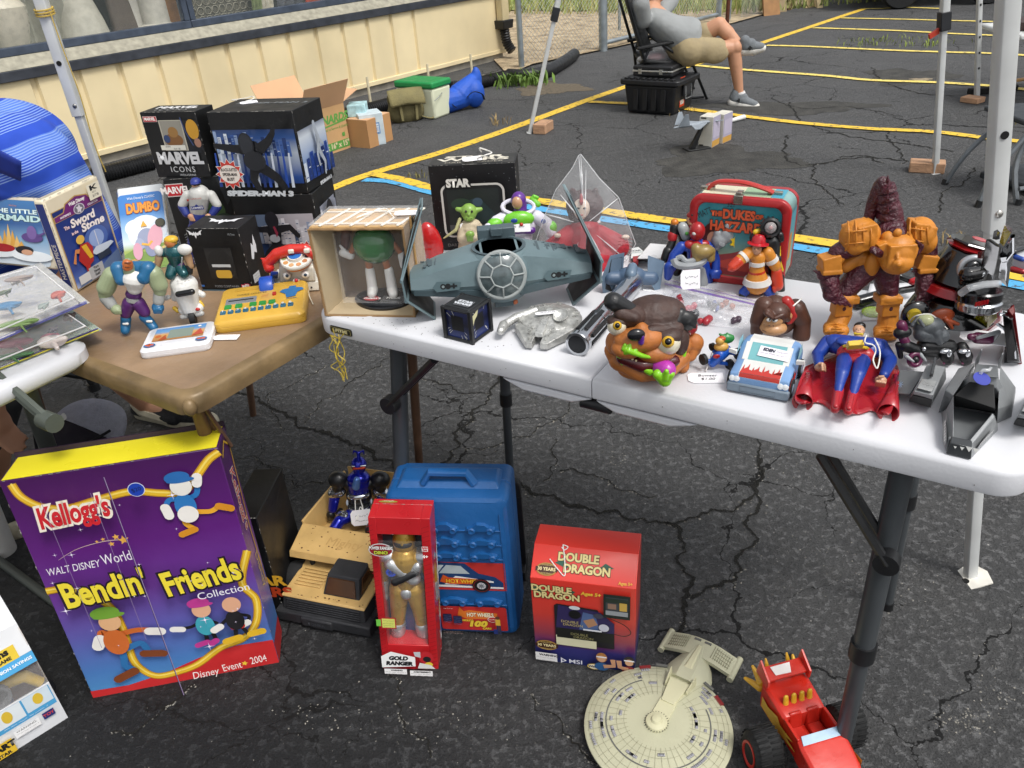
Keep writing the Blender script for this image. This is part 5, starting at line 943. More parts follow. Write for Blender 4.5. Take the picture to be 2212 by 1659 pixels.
 toy(w_*.86,h*.29,w_*.28,'#1c1a1e','#1c1a1e',[([(0,.1),(.24,.0),(.2,-.12)],'#1b191d',.07),([(-.05,.1),(-.3,-.1)],'#1b191d',.07),([(-.05,-.22),(-.08,-.42)],'#1b191d',.08),([(.08,-.22),(.14,-.4)],'#1b191d',.08),([(-.02,-.46),(-.28,-.5)],'#dcb02a',.15),([(.2,-.42),(.42,-.4)],'#dcb02a',.15),([(.2,-.12),(.1,-.16)],'#e6e2dc',.15),([(-.3,-.1),(-.42,-.16)],'#e6e2dc',.15),([(-.06,-.16),(.08,-.16)],'#b5281f',.14)],'#d9a585',.17)
 f.txt("Kellogg's",w_*.29,h*.865,h*.115,'#c8202a',rot=3,bold=.0022,shear=.25,out='#ece3d2',ow=.006,W=w_*.33)
 f.line([(v.x,v.y)for v in bz([(w_*.15,h*.69,0),(w_*.25,h*.722,0),(w_*.38,h*.735,0),(w_*.48,h*.728,0)],6)],[.0005+.00007*i for i in range(19)],'#d9bfa8')
 for x,y,s in((.44,.745,.008),(.47,.728,.012),(.41,.72,.007),(.38,.745,.005),(.35,.74,.004)):f.star(w_*x,h*y,s,'#e0a94a',5,.45,20)
 f.txt('WALT DISNEY',w_*.20,h*.648,h*.043,'#e8e4ea',shear=.2,W=w_*.25,rot=1);f.txt('World',w_*.41,h*.66,h*.06,'#e8e4ea',rot=1,W=w_*.14)
 f.txt("Bendin'",w_*.3,h*.535,h*.15,'#e8d43a',rot=2,bold=.003,W=w_*.40,out='#1f1420',ow=.005);f.txt('Friends',w_*.765,h*.515,h*.145,'#e8d43a',rot=5,bold=.003,W=w_*.38,out='#1f1420',ow=.005);f.txt('Collection',w_*.85,h*.435,h*.045,'#e8e6ee',rot=2)
 f.txt('Disney',w_*.63,h*.065,h*.05,'#f0e6e2',shear=.2,rot=2,W=w_*.14);f.txt('Event',w_*.775,h*.075,h*.05,'#f0e6e2',rot=2,W=w_*.10);f.star(w_*.845,h*.08,.008,'#e6c33a',5,.45);f.txt('2004',w_*.92,h*.085,h*.05,'#f0e6e2',rot=2,W=w_*.085)
 r=random.Random(9)
 for i in range(26):star4(f,w_*r.uniform(.05,.97),h*r.uniform(.2,.95),r.choice((.004,.006,.009,.013)))
 f.line([(w_*.5,0),(w_*.5,h)],.0022,'#9a8aa8');f.line([(w_*.498,0),(w_*.498,h)],.0012,'#3a2a55')
 for x in(.2,.42):f.line([(w_*x,h*.3),(w_*x,h*.95)],.0009,'#8d7a9c')
 f.circ(w_*.62,h*.935,.017,'#c9d0e6');f.circ(w_*.62,h*.935,.0155,'#1c3fa8');f.txt('$20',w_*.62,h*.935,.013,'#131a3c',rot=10)
ok,wk,hk=qd('cereal_carton','huge purple cereal premium display carton with yellow top flap','carton',A,B,1068,0,.10,PUR,art_k)
ok.matrix_world=ok.matrix_world@rotm(-4);lid(ok,wk,hk,.10,lambda f,w_,d:f.rect(.004,.003,w_-.008,d-.006,M('#e3d62e',.3,0,.05,6,.1,14,.3)),'yellow_flap')
G(M('#2b1a30',.6)).box((-.001,.098,hk-.012),(wk+.001,.1015,hk+.012)).build('top_edge',ok)
side(ok,wk,hk,.10,lambda f,w_,h:(f.rect(0,0,w_,h*.1,'#b02a2c'),f.txt("Kellogg's",w_*.5,h*.74,h*.075,'#b5242c',rot=-90,out='#d9cfc0',ow=.002,shear=.2),f.line([(w_*.1,h*.95),(w_*.5,h*.98),(w_*.9,h*.93),(w_*.7,h*.6),(w_*.8,h*.3)],.006,'#c9a22c'),f.txt('Disney',w_*.6,h*.4,h*.06,'#c8b06a',rot=-90,shear=.2)))
qd('black_carton','black carton with orange letters standing behind the cereal carton','carton',(556,1330),(616,1330),1120,0,.2,BLK,None)
o=[x for x in COL.objects if x.name.startswith('black_carton')][0]
q=P(600,1330);f=Face((.03,0,0),(1,0,0),(0,0,1));f.txt('STAR',.01,.125,.045,'#d9a52c',bold=.002,sx=1.2);f.txt('WARS',.01,.085,.045,'#b8401f',bold=.002,sx=1.2);f.build('printed_front',o)
CR_=M('#b81f26',.35,0,.08,10,.05,60,.35)
og,wg,hg=qd('figure_carton','tall red window carton holding a gold and silver toy figure','toy box',(828,1446),(947,1445),1140,0,.02,CR_,None)
g0=M('#a8842f',.32,.35,.1,30);s0=M('#b4b7ba',.3,.7,.08,30);k0=M('#17181b',.4)
fg=tg('action_figure','gold and silver armoured toy figure inside the red window carton','action figure');og.matrix_world=og.matrix_world@T(0,.051,0)@rotm(-4,3.5);fg.matrix_world=og.matrix_world@T(wg*.5,-.0035,hg*.2)
u_=hg*.66
def fb(n,m_,ps,vox=.0022):return body(fg,n,m_,ps,vox,2)
zf=lambda x,z,y=0.:(x*u_,y-.012,z*u_)
fb('torso',g0,[('c',zf(0,.47),zf(0,.62),.024,.03),('c',zf(-.09,.76),zf(.09,.76),.022,.022),('c',zf(0,.62),zf(0,.76),.03,.034)])
fb('head',g0,[('e',zf(0,.92),(.026,.024,.036)),('c',zf(0,.84),zf(0,.97),.014,.018)]);fb('visor',k0,[('e',zf(0,.92,-.012),(.022,.014,.012))]);fb('crest',M('#8a6d2c',.3,.6),[('c',zf(0,.93,-.02),zf(0,1.0,-.012),.006,.004)])
for s in(-1,1):
 fb('arm',g0,[('c',zf(s*.16,.76),zf(s*.19,.6),.019,.016),('c',zf(s*.19,.6),zf(s*.2,.47),.016,.013)]);fb('glove',s0,[('c',zf(s*.195,.52),zf(s*.2,.42),.016,.014),('e',zf(s*.2,.38),(.014,.014,.02))]);fb('shoulder_plate',s0,[('e',zf(s*.14,.78),(.03,.022,.018))])
 fb('leg',g0,[('c',zf(s*.06,.45),zf(s*.085,.26),.026,.02),('c',zf(s*.085,.26),zf(s*.1,.06),.02,.015)]);fb('boot',s0,[('c',zf(s*.1,.07),zf(s*.105,.0),.019,.018)])
fb('chest_plate',s0,[('c',zf(-.1,.74,-.018),zf(.07,.6,-.018),.016,.016),('c',zf(.1,.72,-.016),zf(.05,.62,-.02),.014,.014)]);fb('sash',k0,[('c',zf(-.07,.6,-.03),zf(.09,.68,-.026),.011,.009)]);fb('belt',s0,[('c',zf(-.08,.46,-.01),zf(.08,.46,-.01),.013,.013),('e',zf(0,.45,-.02),(.014,.01,.016))])
G(M('#1c3fa8',.5)).la([(.012,0),(.012,.001)],18,T(-.028,-.043,.69*u_)@rotm(90)).build('price_sticker',fg);f=Face((-.028,-.0445,.69*u_),(1,0,0),(0,0,1));f.txt('$5',0,0,.012,'#0f1838');f.build('sticker_writing',fg)
G(FL('#ffffff',.015,.03)).box((wg*.13,-.075*0-.05,hg*.18),(wg*.84,-.0495,hg*.86)).build('window_film',og)
for x0,x1 in((.0,.12),(.85,1.)):G(CR_).box((wg*x0,-.051,0),(wg*x1,.0,hg)).build('front_frame',og,bv=.001)
G(CR_).box((wg*.12,-.051,0),(wg*.85,0,hg*.175)).build('front_frame',og,bv=.001);G(CR_).box((wg*.12,-.051,hg*.9),(wg*.85,0,hg)).build('front_frame',og,bv=.001)
fA=Face((0,-.051,0),(1,0,0),(0,0,1));w_,h=wg,hg
def art_frame(f,w_,h):
 for i in range(34):
  y=h*i/34;f.line([(0,y),(w_*.1,y+h*.015)],.0012,'#8f1218');f.line([(w_*.88,y),(w_,y+h*.015)],.0012,'#8f1218')
 f.poly([(w_*.02,h*.05),(w_*.62,h*.065),(w_*.62,h*.13),(w_*.2,h*.165),(w_*.02,h*.13)],'#ececea');f.txt('GOLD',w_*.32,h*.118,h*.036,'#17181a',bold=.0012,shear=.15);f.txt('RANGER',w_*.33,h*.082,h*.036,'#17181a',bold=.0012,shear=.15)
 f.circ(w_*.82,h*.13,w_*.13,'#b5222a',h*.045);f.circ(w_*.83,h*.12,w_*.07,'#1c1c20',h*.02);f.poly([(w_*.6,h*.17),(w_*.72,h*.172),(w_*.72,h*.13),(w_*.62,h*.14)],'#b9bcc0');f.circ(w_*.86,h*.085,w_*.07,'#d9c03c',h*.016);f.poly([(w_*.66,h*.055),(w_*.97,h*.055),(w_*.9,h*.08),(w_*.7,h*.095)],'#d8d8d4')
 for x in(.06,.52):f.rect(w_*x,h*.008,w_*.4,h*.038,'#eeeceb');f.txt('WARNING:'if x<.3 else 'AVERTISSEMENT:',w_*(x+.22),h*.036,h*.014,'#1a1a1a',bold=.0003,sx=.9);f.squig(w_*(x+.02),h*.024,w_*.36,h*.009,'#555555',2,.0006)
 f.circ(w_*.21,h*.85,w_*.2,'#c9c8c8',h*.04);f.circ(w_*.21,h*.85,w_*.185,'#8a1c22',h*.035);f.txt('POWER RANGERS',w_*.215,h*.862,h*.026,'#e8e6e2',bold=.0004,W=w_*.38,out='#1c1c24',ow=.0008);f.txt('DINO',w_*.21,h*.835,h*.026,'#b8c23a',bold=.0006,out='#1c2a18',ow=.0008)
 f.rect(w_*.88,h*.85,w_*.1,h*.03,'#e8e2e0');f.txt('BAN',w_*.93,h*.872,h*.013,'#c01f28',bold=.0004);f.txt('DAI',w_*.93,h*.859,h*.013,'#c01f28',bold=.0004);f.txt('4+',w_*.93,h*.82,h*.026,'#f0e8e4',bold=.0005)
 f.rect(w_*.02,h*.365,w_*.2,h*.045,'#6fc04a');f.rect(w_*.1,h*.35,w_*.26,h*.075,'#a8252a');f.rect(w_*.12,h*.357,w_*.22,h*.06,'#cfd36a');f.squig(w_*.14,h*.405,w_*.18,h*.014,'#5a6a2a',3,.0006)
art_frame(fA,w_,h);fA.build('printed_front',og)
fB=Face((0,-.0002,0),(1,0,0),(0,0,1));fB.rect(w_*.12,h*.17,w_*.74,h*.73,RP([(0,'#12306a'),(.5,'#2c5a8c'),(.8,'#1a2433'),(1,'#14161c')],2,lo=h*.15,hi=h*.9));fB.build('backing_card',og)
lid(og,wg,hg,.02,lambda f,w_,d:(f.circ(w_*.25,d*.4,w_*.16,'#8f8a3a',d*.2),f.txt('POWER RANGERS',w_*.26,d*.5,d*.2,'#e0d8d4',sx=.7)))
side(og,wg,hg,.02,lambda f,w_,h:(f.poly([(w_*.1,h*.1),(w_*.9,h*.1),(w_*.9,h*.8),(w_*.3,h*.7)],'#d9d7d6'),f.circ(w_*.5,h*.4,w_*.3,'#b5842c',h*.12),f.circ(w_*.5,h*.2,w_*.3,'#2c5aa8',h*.06)))
A,B=P(1158,1424),P(1371,1453);e=B-A;dw=e.length;ry=atan2(e.y,e.x)
t=tg('game_carton','red and blue game controller carton with sloping top and window','toy box',A,ry)
dh=H(A,1247);rh=H(A+V((-sin(ry),cos(ry),0))*.07,1168);dd=.13
REDG=RP([(0,'#16245f'),(.2,'#34306e'),(.36,'#8a3848'),(.6,'#c23a30'),(1,'#d8382c')],2,.35,0,dh)
pr=[(0,0),(0,dh),(.062,rh),(dd,rh),(dd,0)]
g=G(REDG);g.rg_([[(0,y,z)for y,z in pr],[(dw,y,z)for y,z in pr]]);g.build('carton',t,bv=.0015)
def gold(f,s,x,y,sz):f.txt(s,x,y,sz,'#d9c88a',bold=.0011,sx=.95,out='#3a2a18',ow=.0012)
def seal(f,x,y,r):f.circ(x,y,r,'#a5803a',r*.62,26);f.circ(x,y,r*.86,'#4a2a18',r*.5,26);f.rect(x-r*1.05,y-r*.2,r*2.1,r*.4,'#3d1f14');f.txt('30 YEARS',x,y,r*.42,'#e0cf9a',bold=.0004);f.txt('ANNIVERSARY',x,y+r*.38,r*.16,'#d9c27a');f.txt('ANNIVERSARY',x,y-r*.4,r*.16,'#d9c27a')
def art_d(f,w_,h):
 for k in(-1,1):f.poly([(w_*(.22+k*.16),h*.84),(w_*(.22+k*.21),h*.89),(w_*(.22+k*.13),h*.93),(w_*(.22+k*.10),h*.83)],'#2c5a48')
 gold(f,'DOUBLE',w_*.20,h*.895,h*.095);gold(f,'DRAGON',w_*.25,h*.82,h*.095);f.txt('Ages 5+',w_*.58,h*.89,h*.05,'#e0b83c',bold=.0006,shear=.1)
 win=[(w_*.22,h*.24),(w_*.22,h*.72),(w_*.25,h*.74),(w_*.64,h*.72),(w_*.66,h*.67),(w_*.8,h*.58),(w_*.8,h*.27),(w_*.62,h*.27),(w_*.55,h*.24)]
 f.poly(win,'#1b1a1f');f.rect(w_*.225,h*.245,w_*.4,h*.12,'#d3cfae');f.rect(w_*.235,h*.34,w_*.56,h*.12,'#191a17');f.poly([(w_*.23,h*.46),(w_*.8,h*.46),(w_*.8,h*.58),(w_*.66,h*.7),(w_*.26,h*.73)],'#2b2350');f.poly([(w_*.46,h*.47),(w_*.66,h*.47),(w_*.62,h*.66),(w_*.5,h*.68)],'#4a5f8a');f.poly([(w_*.55,h*.5),(w_*.64,h*.55),(w_*.6,h*.62),(w_*.5,h*.58)],'#a37a5c')
 f.circ(w_*.42,h*.64,w_*.06,'#0f0f12',h*.05);f.circ(w_*.42,h*.72,w_*.055,'#c9cbd0',h*.022);f.circ(w_*.7,h*.52,w_*.056,'#15151a',h*.05);f.circ(w_*.7,h*.525,w_*.05,'#bfc0cc',h*.044);f.circ(w_*.65,h*.66,w_*.05,'#3a3a4a',h*.03)
 f.txt('DOUBLE',w_*.37,h*.55,h*.04,'#b9a86a');f.txt('DRAGON',w_*.40,h*.515,h*.04,'#b9a86a');f.txt('DOUBLE',w_*.46,h*.41,h*.04,'#8f8a5c');f.txt('DRAGON',w_*.5,h*.375,h*.04,'#8f8a5c');f.rect(w_*.5,h*.475,w_*.18,h*.018,'#d0d2d8')
 f.rect(w_*.7,h*.66,w_*.25,h*.27,'#14211f');f.rect(w_*.72,h*.7,w_*.21,h*.2,'#3a3f44');f.rect(w_*.72,h*.84,w_*.21,h*.05,'#1d2c24');f.rect(w_*.74,h*.77,w_*.08,h*.06,'#8a6d5c');f.rect(w_*.85,h*.76,w_*.07,h*.09,'#c2a04a');f.rect(w_*.72,h*.7,w_*.21,h*.05,'#8f9499')
 f.line([(v.x,v.y)for v in bz([(w_*.76,h*.66,0),(w_*.9,h*.6,0),(w_*.96,h*.52,0),(w_*.9,h*.47,0),(w_*.8,h*.48,0)],6)],.0022,'#141417')
 seal(f,w_*.13,h*.24,w_*.11);f.rect(w_*.01,h*.045,w_*.22,h*.10,'#e6e4e2');f.txt('WARNING:',w_*.15,h*.118,h*.035,'#26272c',bold=.0004);f.squig(w_*.02,h*.088,w_*.19,h*.025,'#55565c',2,.0006)
 f.poly([(w_*.27,h*.06),(w_*.33,h*.095),(w_*.27,h*.13)],'#dcdce4');f.poly([(w_*.285,h*.08),(w_*.31,h*.095),(w_*.285,h*.11)],'#1d2a66');f.txt('MSI',w_*.42,h*.095,h*.07,'#dcdce4',bold=.0002,sx=1.2);f.circ(w_*.61,h*.07,w_*.075,'#d9b83c',h*.035);f.circ(w_*.61,h*.07,w_*.066,'#ece4d0',h*.028);f.txt('WinFun',w_*.61,h*.07,h*.035,'#1d1a16',bold=.0004)
 for x,hd_,cl in((.68,'#a5703a','#2c5a8a'),(.95,'#1f1a1c','#7a1f24')):
  f.circ(w_*x,h*.20,w_*.055,hd_,h*.06);f.circ(w_*x,h*.185,w_*.04,'#c89a78',h*.04);f.rect(w_*(x-.05),h*.2,w_*.1,h*.015,'#e2e2e4');f.circ(w_*x,h*.09,w_*.07,cl,h*.05)
 f.line([(w_*.7,h*.1),(w_*.8,h*.12),(w_*.79,h*.2)],.012,'#c08f6e');f.line([(w_*.94,h*.1),(w_*.86,h*.12),(w_*.85,h*.2)],.012,'#c08f6e')
f=Face((0,0,0),(1,0,0),(0,0,1));art_d(f,dw,dh);f.build('printed_front',t)
sl=V((0,.062,rh-dh));f=Face((0,0,dh),(1,0,0),sl);hL=sl.length
for k in(-1,1):f.poly([(dw*(.5+k*.16),hL*.35),(dw*(.5+k*.28),hL*.5),(dw*(.5+k*.2),hL*.62),(dw*(.5+k*.14),hL*.45)],'#2c5a48')
gold(f,'DOUBLE',dw*.44,hL*.68,hL*.33);gold(f,'DRAGON',dw*.53,hL*.36,hL*.33);seal(f,dw*.15,hL*.28,dw*.10);f.txt('Ages 5+',dw*.9,hL*.1,hL*.12,'#e0a23c',bold=.0004);f.build('printed_top',t)
ra=radians(20);X=lambda x,y:V(A)+V((cos(ry)*x-sin(ry)*y,sin(ry)*x+cos(ry)*y,0))
f_=lambda u_,v_:X(dw*u_,.062*v_)+V((0,0,dh+(rh-dh)*v_+.004))
string_('white string looped over the red game carton',[f_(.17,.55),f_(.25,.3),f_(.33,.12),f_(.31,.6),f_(.28,1.)],.0013);string_('white string end hanging at the top of the red game carton',[f_(.28,1.),f_(.33,.95),f_(.30,.85),f_(.27,.93)],.0011)
A,B=P(-60,1680),P(147,1550);e=B-A;mw=e.length;ry=atan2(e.y,e.x)
t=tg('toy_carton','white and blue window carton cut off by the bottom left corner','toy box',A,ry);mh=H(B,1425);mH=.30;dep=.15
WC=M('#d9dbde',.4,0,.05,10,.05,60,.2)
G(WC).box((0,0,0),(mw,.004,mh*.62)).build('front_panel',t);G(WC).box((0,.004,0),(mw,dep,.004)).build('bottom_panel',t);G(M('#6b3a1c',.6,0,.2,12)).box((0,dep-.004,.004),(mw,dep,mH-.02)).build('back_card',t)
G(WC).hu([(0,.0,mH-.07),(mw,0,mH-.07),(mw,.003,mH-.07),(0,.003,mH-.07)],[(0,.02,mH),(mw,.02,mH),(mw,.023,mH),(0,.023,mH)]).build('header_panel',t)
G(WC).hu([(0,.02,mH),(mw,.02,mH),(mw,.023,mH-.003),(0,.023,mH-.003)],[(0,dep,mH+.05),(mw,dep,mH+.05),(mw,dep,mH+.047),(0,dep,mH+.047)]).build('top_panel',t)
f=Face((0,0,0),(1,0,0),(0,0,1));q=mh*.62
f.rect(mw*.38,q*.5,mw*.6,q*.48,'#4b9fd0');f.rect(mw*.4,q*.6,mw*.28,q*.38,'#dfe6ea');f.rect(mw*.7,q*.62,mw*.27,q*.36,'#cfdde6');f.circ(mw*.52,q*.8,mw*.05,'#d9b83c',q*.14);f.circ(mw*.84,q*.82,mw*.05,'#d9b83c',q*.13);f.squig(mw*.44,q*.56,mw*.45,q*.05,'#dfe9f0',2,.001)
f.rect(mw*.8,q*.3,mw*.12,q*.16,'#1f2f6e');f.txt('TOY',mw*.86,q*.38,q*.09,'#d0483c',bold=.0004);f.rect(mw*.5,q*.26,mw*.26,q*.18,'#f0f0f0');f.txt('WARNING:',mw*.63,q*.4,q*.07,'#4b4d52');f.squig(mw*.52,q*.34,mw*.22,q*.05,'#888888',2,.0006)
f.rect(0,q*.05,mw*.46,q*.34,'#dcb530');f.txt('STUART',mw*.28,q*.27,q*.18,'#1c1c1c',bold=.0015);f.txt('GUITAR',mw*.3,q*.11,q*.1,'#1c1c1c',bold=.0006);f.build('printed_front',t)
f=Face((0,0,mH-.07),(1,0,0),(0,.02,.07));f.rect(mw*.3,-.028,mw*.7,.028,'#4b9fd0');f.rect(mw*.38,.0,mw*.5,.034,'#dcbf3c');f.txt('minions',mw*.64,.025,.022,'#1f1d16',bold=.0012);f.txt('MOBILE GAME',mw*.64,.008,.011,'#2b281c',bold=.0005);f.txt('35',mw*.5,-.013,.022,'#eef2f4',bold=.0015);f.txt('MINION SAYINGS',mw*.78,-.013,.010,'#eef2f4',bold=.0003);f.build('printed_header',t)
fm=tg('plush_toy','yellow armed blue toy inside the bottom left window carton','toy',A+V((cos(ry)*mw*.35-sin(ry)*.08,sin(ry)*mw*.35+cos(ry)*.08,.004)),ry)
body(fm,'body',M('#2f5aa0',.6,0,.1),[('c',(0,0,.06),(0,0,.12),.06,.06)],.004,2);body(fm,'head',M('#d9b53a',.5),[('c',(0,0,.13),(0,0,.19),.06,.058)],.004,2);body(fm,'arm',M('#d9b53a',.5),[('c',(.05,-.02,.135),(.1,-.03,.13),.014,.013),('c',(.1,-.03,.13),(.125,-.035,.085),.013,.012)],.003,2);body(fm,'glove',M('#1c1c1e',.5),[('c',(.125,-.035,.085),(.13,-.035,.065),.016,.014)],.003,1)
G(M('#6d6f72',.4,.3)).la([(.035,0),(.035,.012),(.028,.012),(.028,0)],20,T(.03,-.065,.15)@rotm(90)).build('goggle_rim',fm)
G(FL('#ffffff',.08,.05)).box((.0,.0015,mh*.62),(mw,.0025,mH-.07)).build('window_film',t);G(FL('#f2dfcc',.22,.1)).box((mw-.002,.004,.0),(mw,dep,mH-.01)).build('side_film',t)
def Zm(x0,y0,k):return lambda x,y:((x0+x/k)*K,(y0+y/k)*K)
class SK:
 def __init__(s,name,label,cat,zm,base,z=None,group=None):
  s.zm,s.z=zm,TH if z is None else z;k=zm(1,0)[0]-zm(0,0)[0]
  s.o=P(*zm(*base),s.z);s.s=S(s.o)*k;s.t=tg(name,label,cat,s.o,0,group)
 def p(s,x,y,d=0):return Q(*s.zm(x,y),s.o.y+d*s.s)-s.o
 def g(s,x,y,h=0):return P(*s.zm(x,y),s.z+h)-s.o
 def c(s,a,b,ra,rb=None):return('c',s.p(*a),s.p(*b),ra*s.s,(ra if rb is None else rb)*s.s)
 def e(s,a,r,rot=(0,0,0)):r=(r,r,r)if isinstance(r,(int,float))else r;return('e',s.p(*a),tuple(q*s.s for q in r),rot)
 def gc(s,a,b,ra,rb=None):return('c',s.g(*a),s.g(*b),ra*s.s,(ra if rb is None else rb)*s.s)
 def ge(s,a,r,rot=(0,0,0)):r=(r,r,r)if isinstance(r,(int,float))else r;return('e',s.g(*a),tuple(q*s.s for q in r),rot)
 def pt_(s,name,mat,ps,vox=None,sm=2,par=None):return prims(G(mat),ps).build(name,par or s.t,vox=vox or max(.0011,5.5*s.s),sm=sm)
 def b(s,a,d,rot=(0,0,0)):return('b',s.p(*a),tuple(q*s.s for q in d),rot)
 def raw(s,name,mat,ps,par=None):return prims(G(mat),ps).build(name,par or s.t)
 def hu(s,g_,lo,hi):return g_.hu([s.g(*p)for p in lo],[s.g(*p)for p in hi])
 def tag(s,x,y,h,rz,label,tilt=0,w_=.045,hh=.028,seed=1,text=None,rx=0):return sw('',label,P(*s.zm(x,y),s.z+h),rz,tilt,w_,hh,seed=seed,text=text,rx=rx)
 def string(s,label,pts,r=.0009):return string_(label,[P(*s.zm(x,y),s.z+h)for x,y,h in pts],r)
Z4,Z5,Z6,Z7=Zm(0,400,3.318),Zm(320,200,3.0722),Zm(740,340,2.9625),Zm(1000,350,3.017)
Z9,Z10,Z11,ZM,Z12=Zm(1450,400,2.765),Zm(1850,700,3.017),Zm(2100,550,4.1475),Zm(1900,400,2.765),Zm(500,600,6.38)
Z14,Z15,Z16,Z8=Zm(640,1050,2.553),Zm(1250,1250,2.655),Zm(1750,1250,2.655),Zm(1080,700,5.267)
def PM(c,r=.38,n=.08,coat=.15):return M(c,r,0,n,22,.06,90,coat)
wht,blk=PM('#dcdad6'),PM('#151618')
o,w_,h=qd('display_box','brown cardboard display box with open window and ribbed plastic top','display box',(704,681.6),(896.7,684.7),495,TH,.1,None)
CB=M('#a98a63',.85,0,.1,9,.15,60);CB2=M('#b3a182',.85,0,.1,9,.15,60)
a=P(680,493.5,TH+h);b=P(714.5,450,TH+h);dep=max(.12,(b-a).length*.95)
bx_=G(CB);bx_.box((0,0,0),(w_,dep,.003));bx_.box((0,.0,.003),(.003,dep,h));bx_.box((w_-.003,.0,.003),(w_,dep,h));bx_.box((.003,dep-.003,.003),(w_-.003,dep,h));bx_.box((.003,.0,h-.003),(w_-.003,dep-.003,h));bx_.build('carton',o)
g=G(CB2);g.hu([(.003,.001,.003),(.003,.055,.003),(.003,.055,h*.95),(.003,.001,h*.98)],[(.0045,.001,.003),(.03,.055,.02),(.03,.055,h*.95),(.0045,.001,h*.98)]);g.build('inner_flap',o)
g=G(CB2);g.hu([(.004,.001,.0035),(w_-.004,.001,.0035),(w_-.02,.055,.0035),(.03,.055,.0035)],[(.004,.001,.004),(w_-.004,.001,.004),(w_-.02,.055,.02),(.03,.055,.02)]);g.build('inner_flap',o)
r_=random.Random(1);g=G(M('#8c6f4b',.9,0,.2,20))
for(x0,z0,x1,z1)in((0,0,0,h),(0,h,w_,h),(w_,h,w_,0),(0,0,w_,0)):
 pts=[((x0+(x1-x0)*i/12)+r_.uniform(-.001,.001),-.001,(z0+(z1-z0)*i/12)+r_.uniform(-.0025,.0012))for i in range(13)];g.tu(pts,.0022,5)
g.build('torn_edge',o)
top=G(M('#c4a06c',.5,0,.1,9));top.box((0,.004,h+.0006),(w_,dep,h+.002));top.build('top_panel',o)
g=G(M('#e9e4d9',.2,0,.05,9,0,0,.6))
for i in range(6):g.bx((.012+w_*(.06+.165*i)+.012,dep*.5,h+.0042),(.006,dep*.92,.003),rz=-14)
g.box((.004,.02,h+.003),(w_-.004,.024,h+.0055)).box((.004,dep-.03,h+.003),(w_-.004,dep-.026,h+.0055));g.build('plastic_rib',o,bv=.001)
g=G(FL('#ffffff',.06,.06));g.box((-.001,.003,h+.006),(w_+.001,dep+.003,h+.0075));g.box((w_+.0005,.003,.01),(w_+.0018,dep,h+.006));g.build('film_wrap',o)
G(M('#b08b55',.8)).box((w_+.002,dep*.35,.0),(w_+.004,dep*.42,h+.009)).build('rubber_band',o)
x=SK('collector_figure','glossy green round toy figure with white boots in the display box','toy figure',Z6,(560,1090));t=x.t;bw=o.matrix_world
t.matrix_world=bw@T(w_*.60,.055,.0035);sc_=h/210.
def u(a,b,d=0):return V((a*sc_,d*sc_,b*sc_))
fp=lambda n,m_,ps,v=.0022:body(t,n,m_,ps,v,2)
G(PM('#15161a',.12)).la([(0,0),(70*sc_,0),(74*sc_,5*sc_),(74*sc_,18*sc_),(68*sc_,24*sc_),(0,24*sc_)],36,Matrix.Diagonal((1,.62,1,1))).build('display_base',t)
fp('body',PM('#1f6e2c',.18,.06,.5),[('e',u(-6,150),(50*sc_,38*sc_,46*sc_))])
for s in(-1,1):
 fp('leg',PM('#a8653a'),[('c',u(-6+s*20,108),u(-4+s*23,82),9*sc_,8*sc_)],.0016);fp('boot',wht,[('c',u(-4+s*23,86),u(-4+s*24,44),11*sc_,12*sc_),('c',u(-4+s*24,38),u(0+s*26,33,-14),13*sc_,11*sc_)])
 fp('arm',PM('#a8653a'),[('c',u(-6+s*46,150),u(-6+s*62,125),7*sc_,6*sc_)],.0016);fp('glove',wht,[('c',u(-6+s*62,122),u(-6+s*(64 if s>0 else 78),100 if s>0 else 130,-4),10*sc_,9*sc_)]+[('c',u(-6+s*68,96+30*(s<0),-4),u(-6+s*(70+5*k),78+5*k+60*(s<0),-6),4*sc_,3*sc_)for k in range(3)],.0014)
G(M('#b5222a',.3)).la([(20*sc_,0),(20*sc_,.6*sc_)],20,T(*u(-25,24.6,-22))@rotm(0)@Matrix.Diagonal((1,.6,1,1))).build('base_badge',t);f=Face(u(-50,25.4,-30),(1,0,0),(0,1,.0));f.txt("m&m's",28*sc_,6*sc_,15*sc_,'#e8e6e2',bold=.0004);f.txt('PRICE',78*sc_,8*sc_,13*sc_,'#d9d7d2',bold=.0004);f.build('base_lettering',t)
body(t,'brown_hand',PM('#5b3a30',.4),[('c',u(-75,165,8),u(-82,140,8),12*sc_,10*sc_),('e',u(-70,180,8),(14*sc_,8*sc_,12*sc_))],.0022)
g=G(FL('#ffffff',.05,.05));g.hu([u(-86,24,-46),u(84,24,-46),u(84,24,36),u(-86,24,36)],[u(-84,190,-40),u(80,190,-40),u(80,190,36),u(-84,190,36)]);g.build('plastic_tray',t)
p=P(850,466,TH+h+.01);sw('','white price tag on the cardboard display box',p,-.12,4,.05,.024,seed=8)
string_('looped white string of the tag on the cardboard display box',[P(a_,b_,TH+h+.012)for a_,b_ in((850,468),(832,455),(800,458),(770,470),(790,463),(830,450),(845,462))],.0011)
x=SK('red_helmet_toy','shiny red plastic dome partly hidden behind the display box','toy',Z6,(935,900));x.pt_('dome',PM('#b51f22',.2,.05,.5),[x.e((930,740,20),(75,60,150),(0,-12,0)),x.c((930,780,20),(940,880,20),60,50)])
x=SK('toy_figure','small green creature toy figure in a beige robe','toy figure',Z7,(450,835));gr=PM('#7fa348');rb_=M('#c3b49a',.7,0,.1,20,.3,70)
x.pt_('robe',rb_,[x.c((450,780),(445,640),95,70),x.c((400,620),(385,700,-40),40,36),x.c((500,620),(515,700,-30),40,36),x.e((450,600),(75,55,45)),x.c((385,700,-50),(440,690,-80),30,26),x.c((515,700,-40),(460,690,-80),30,26)])
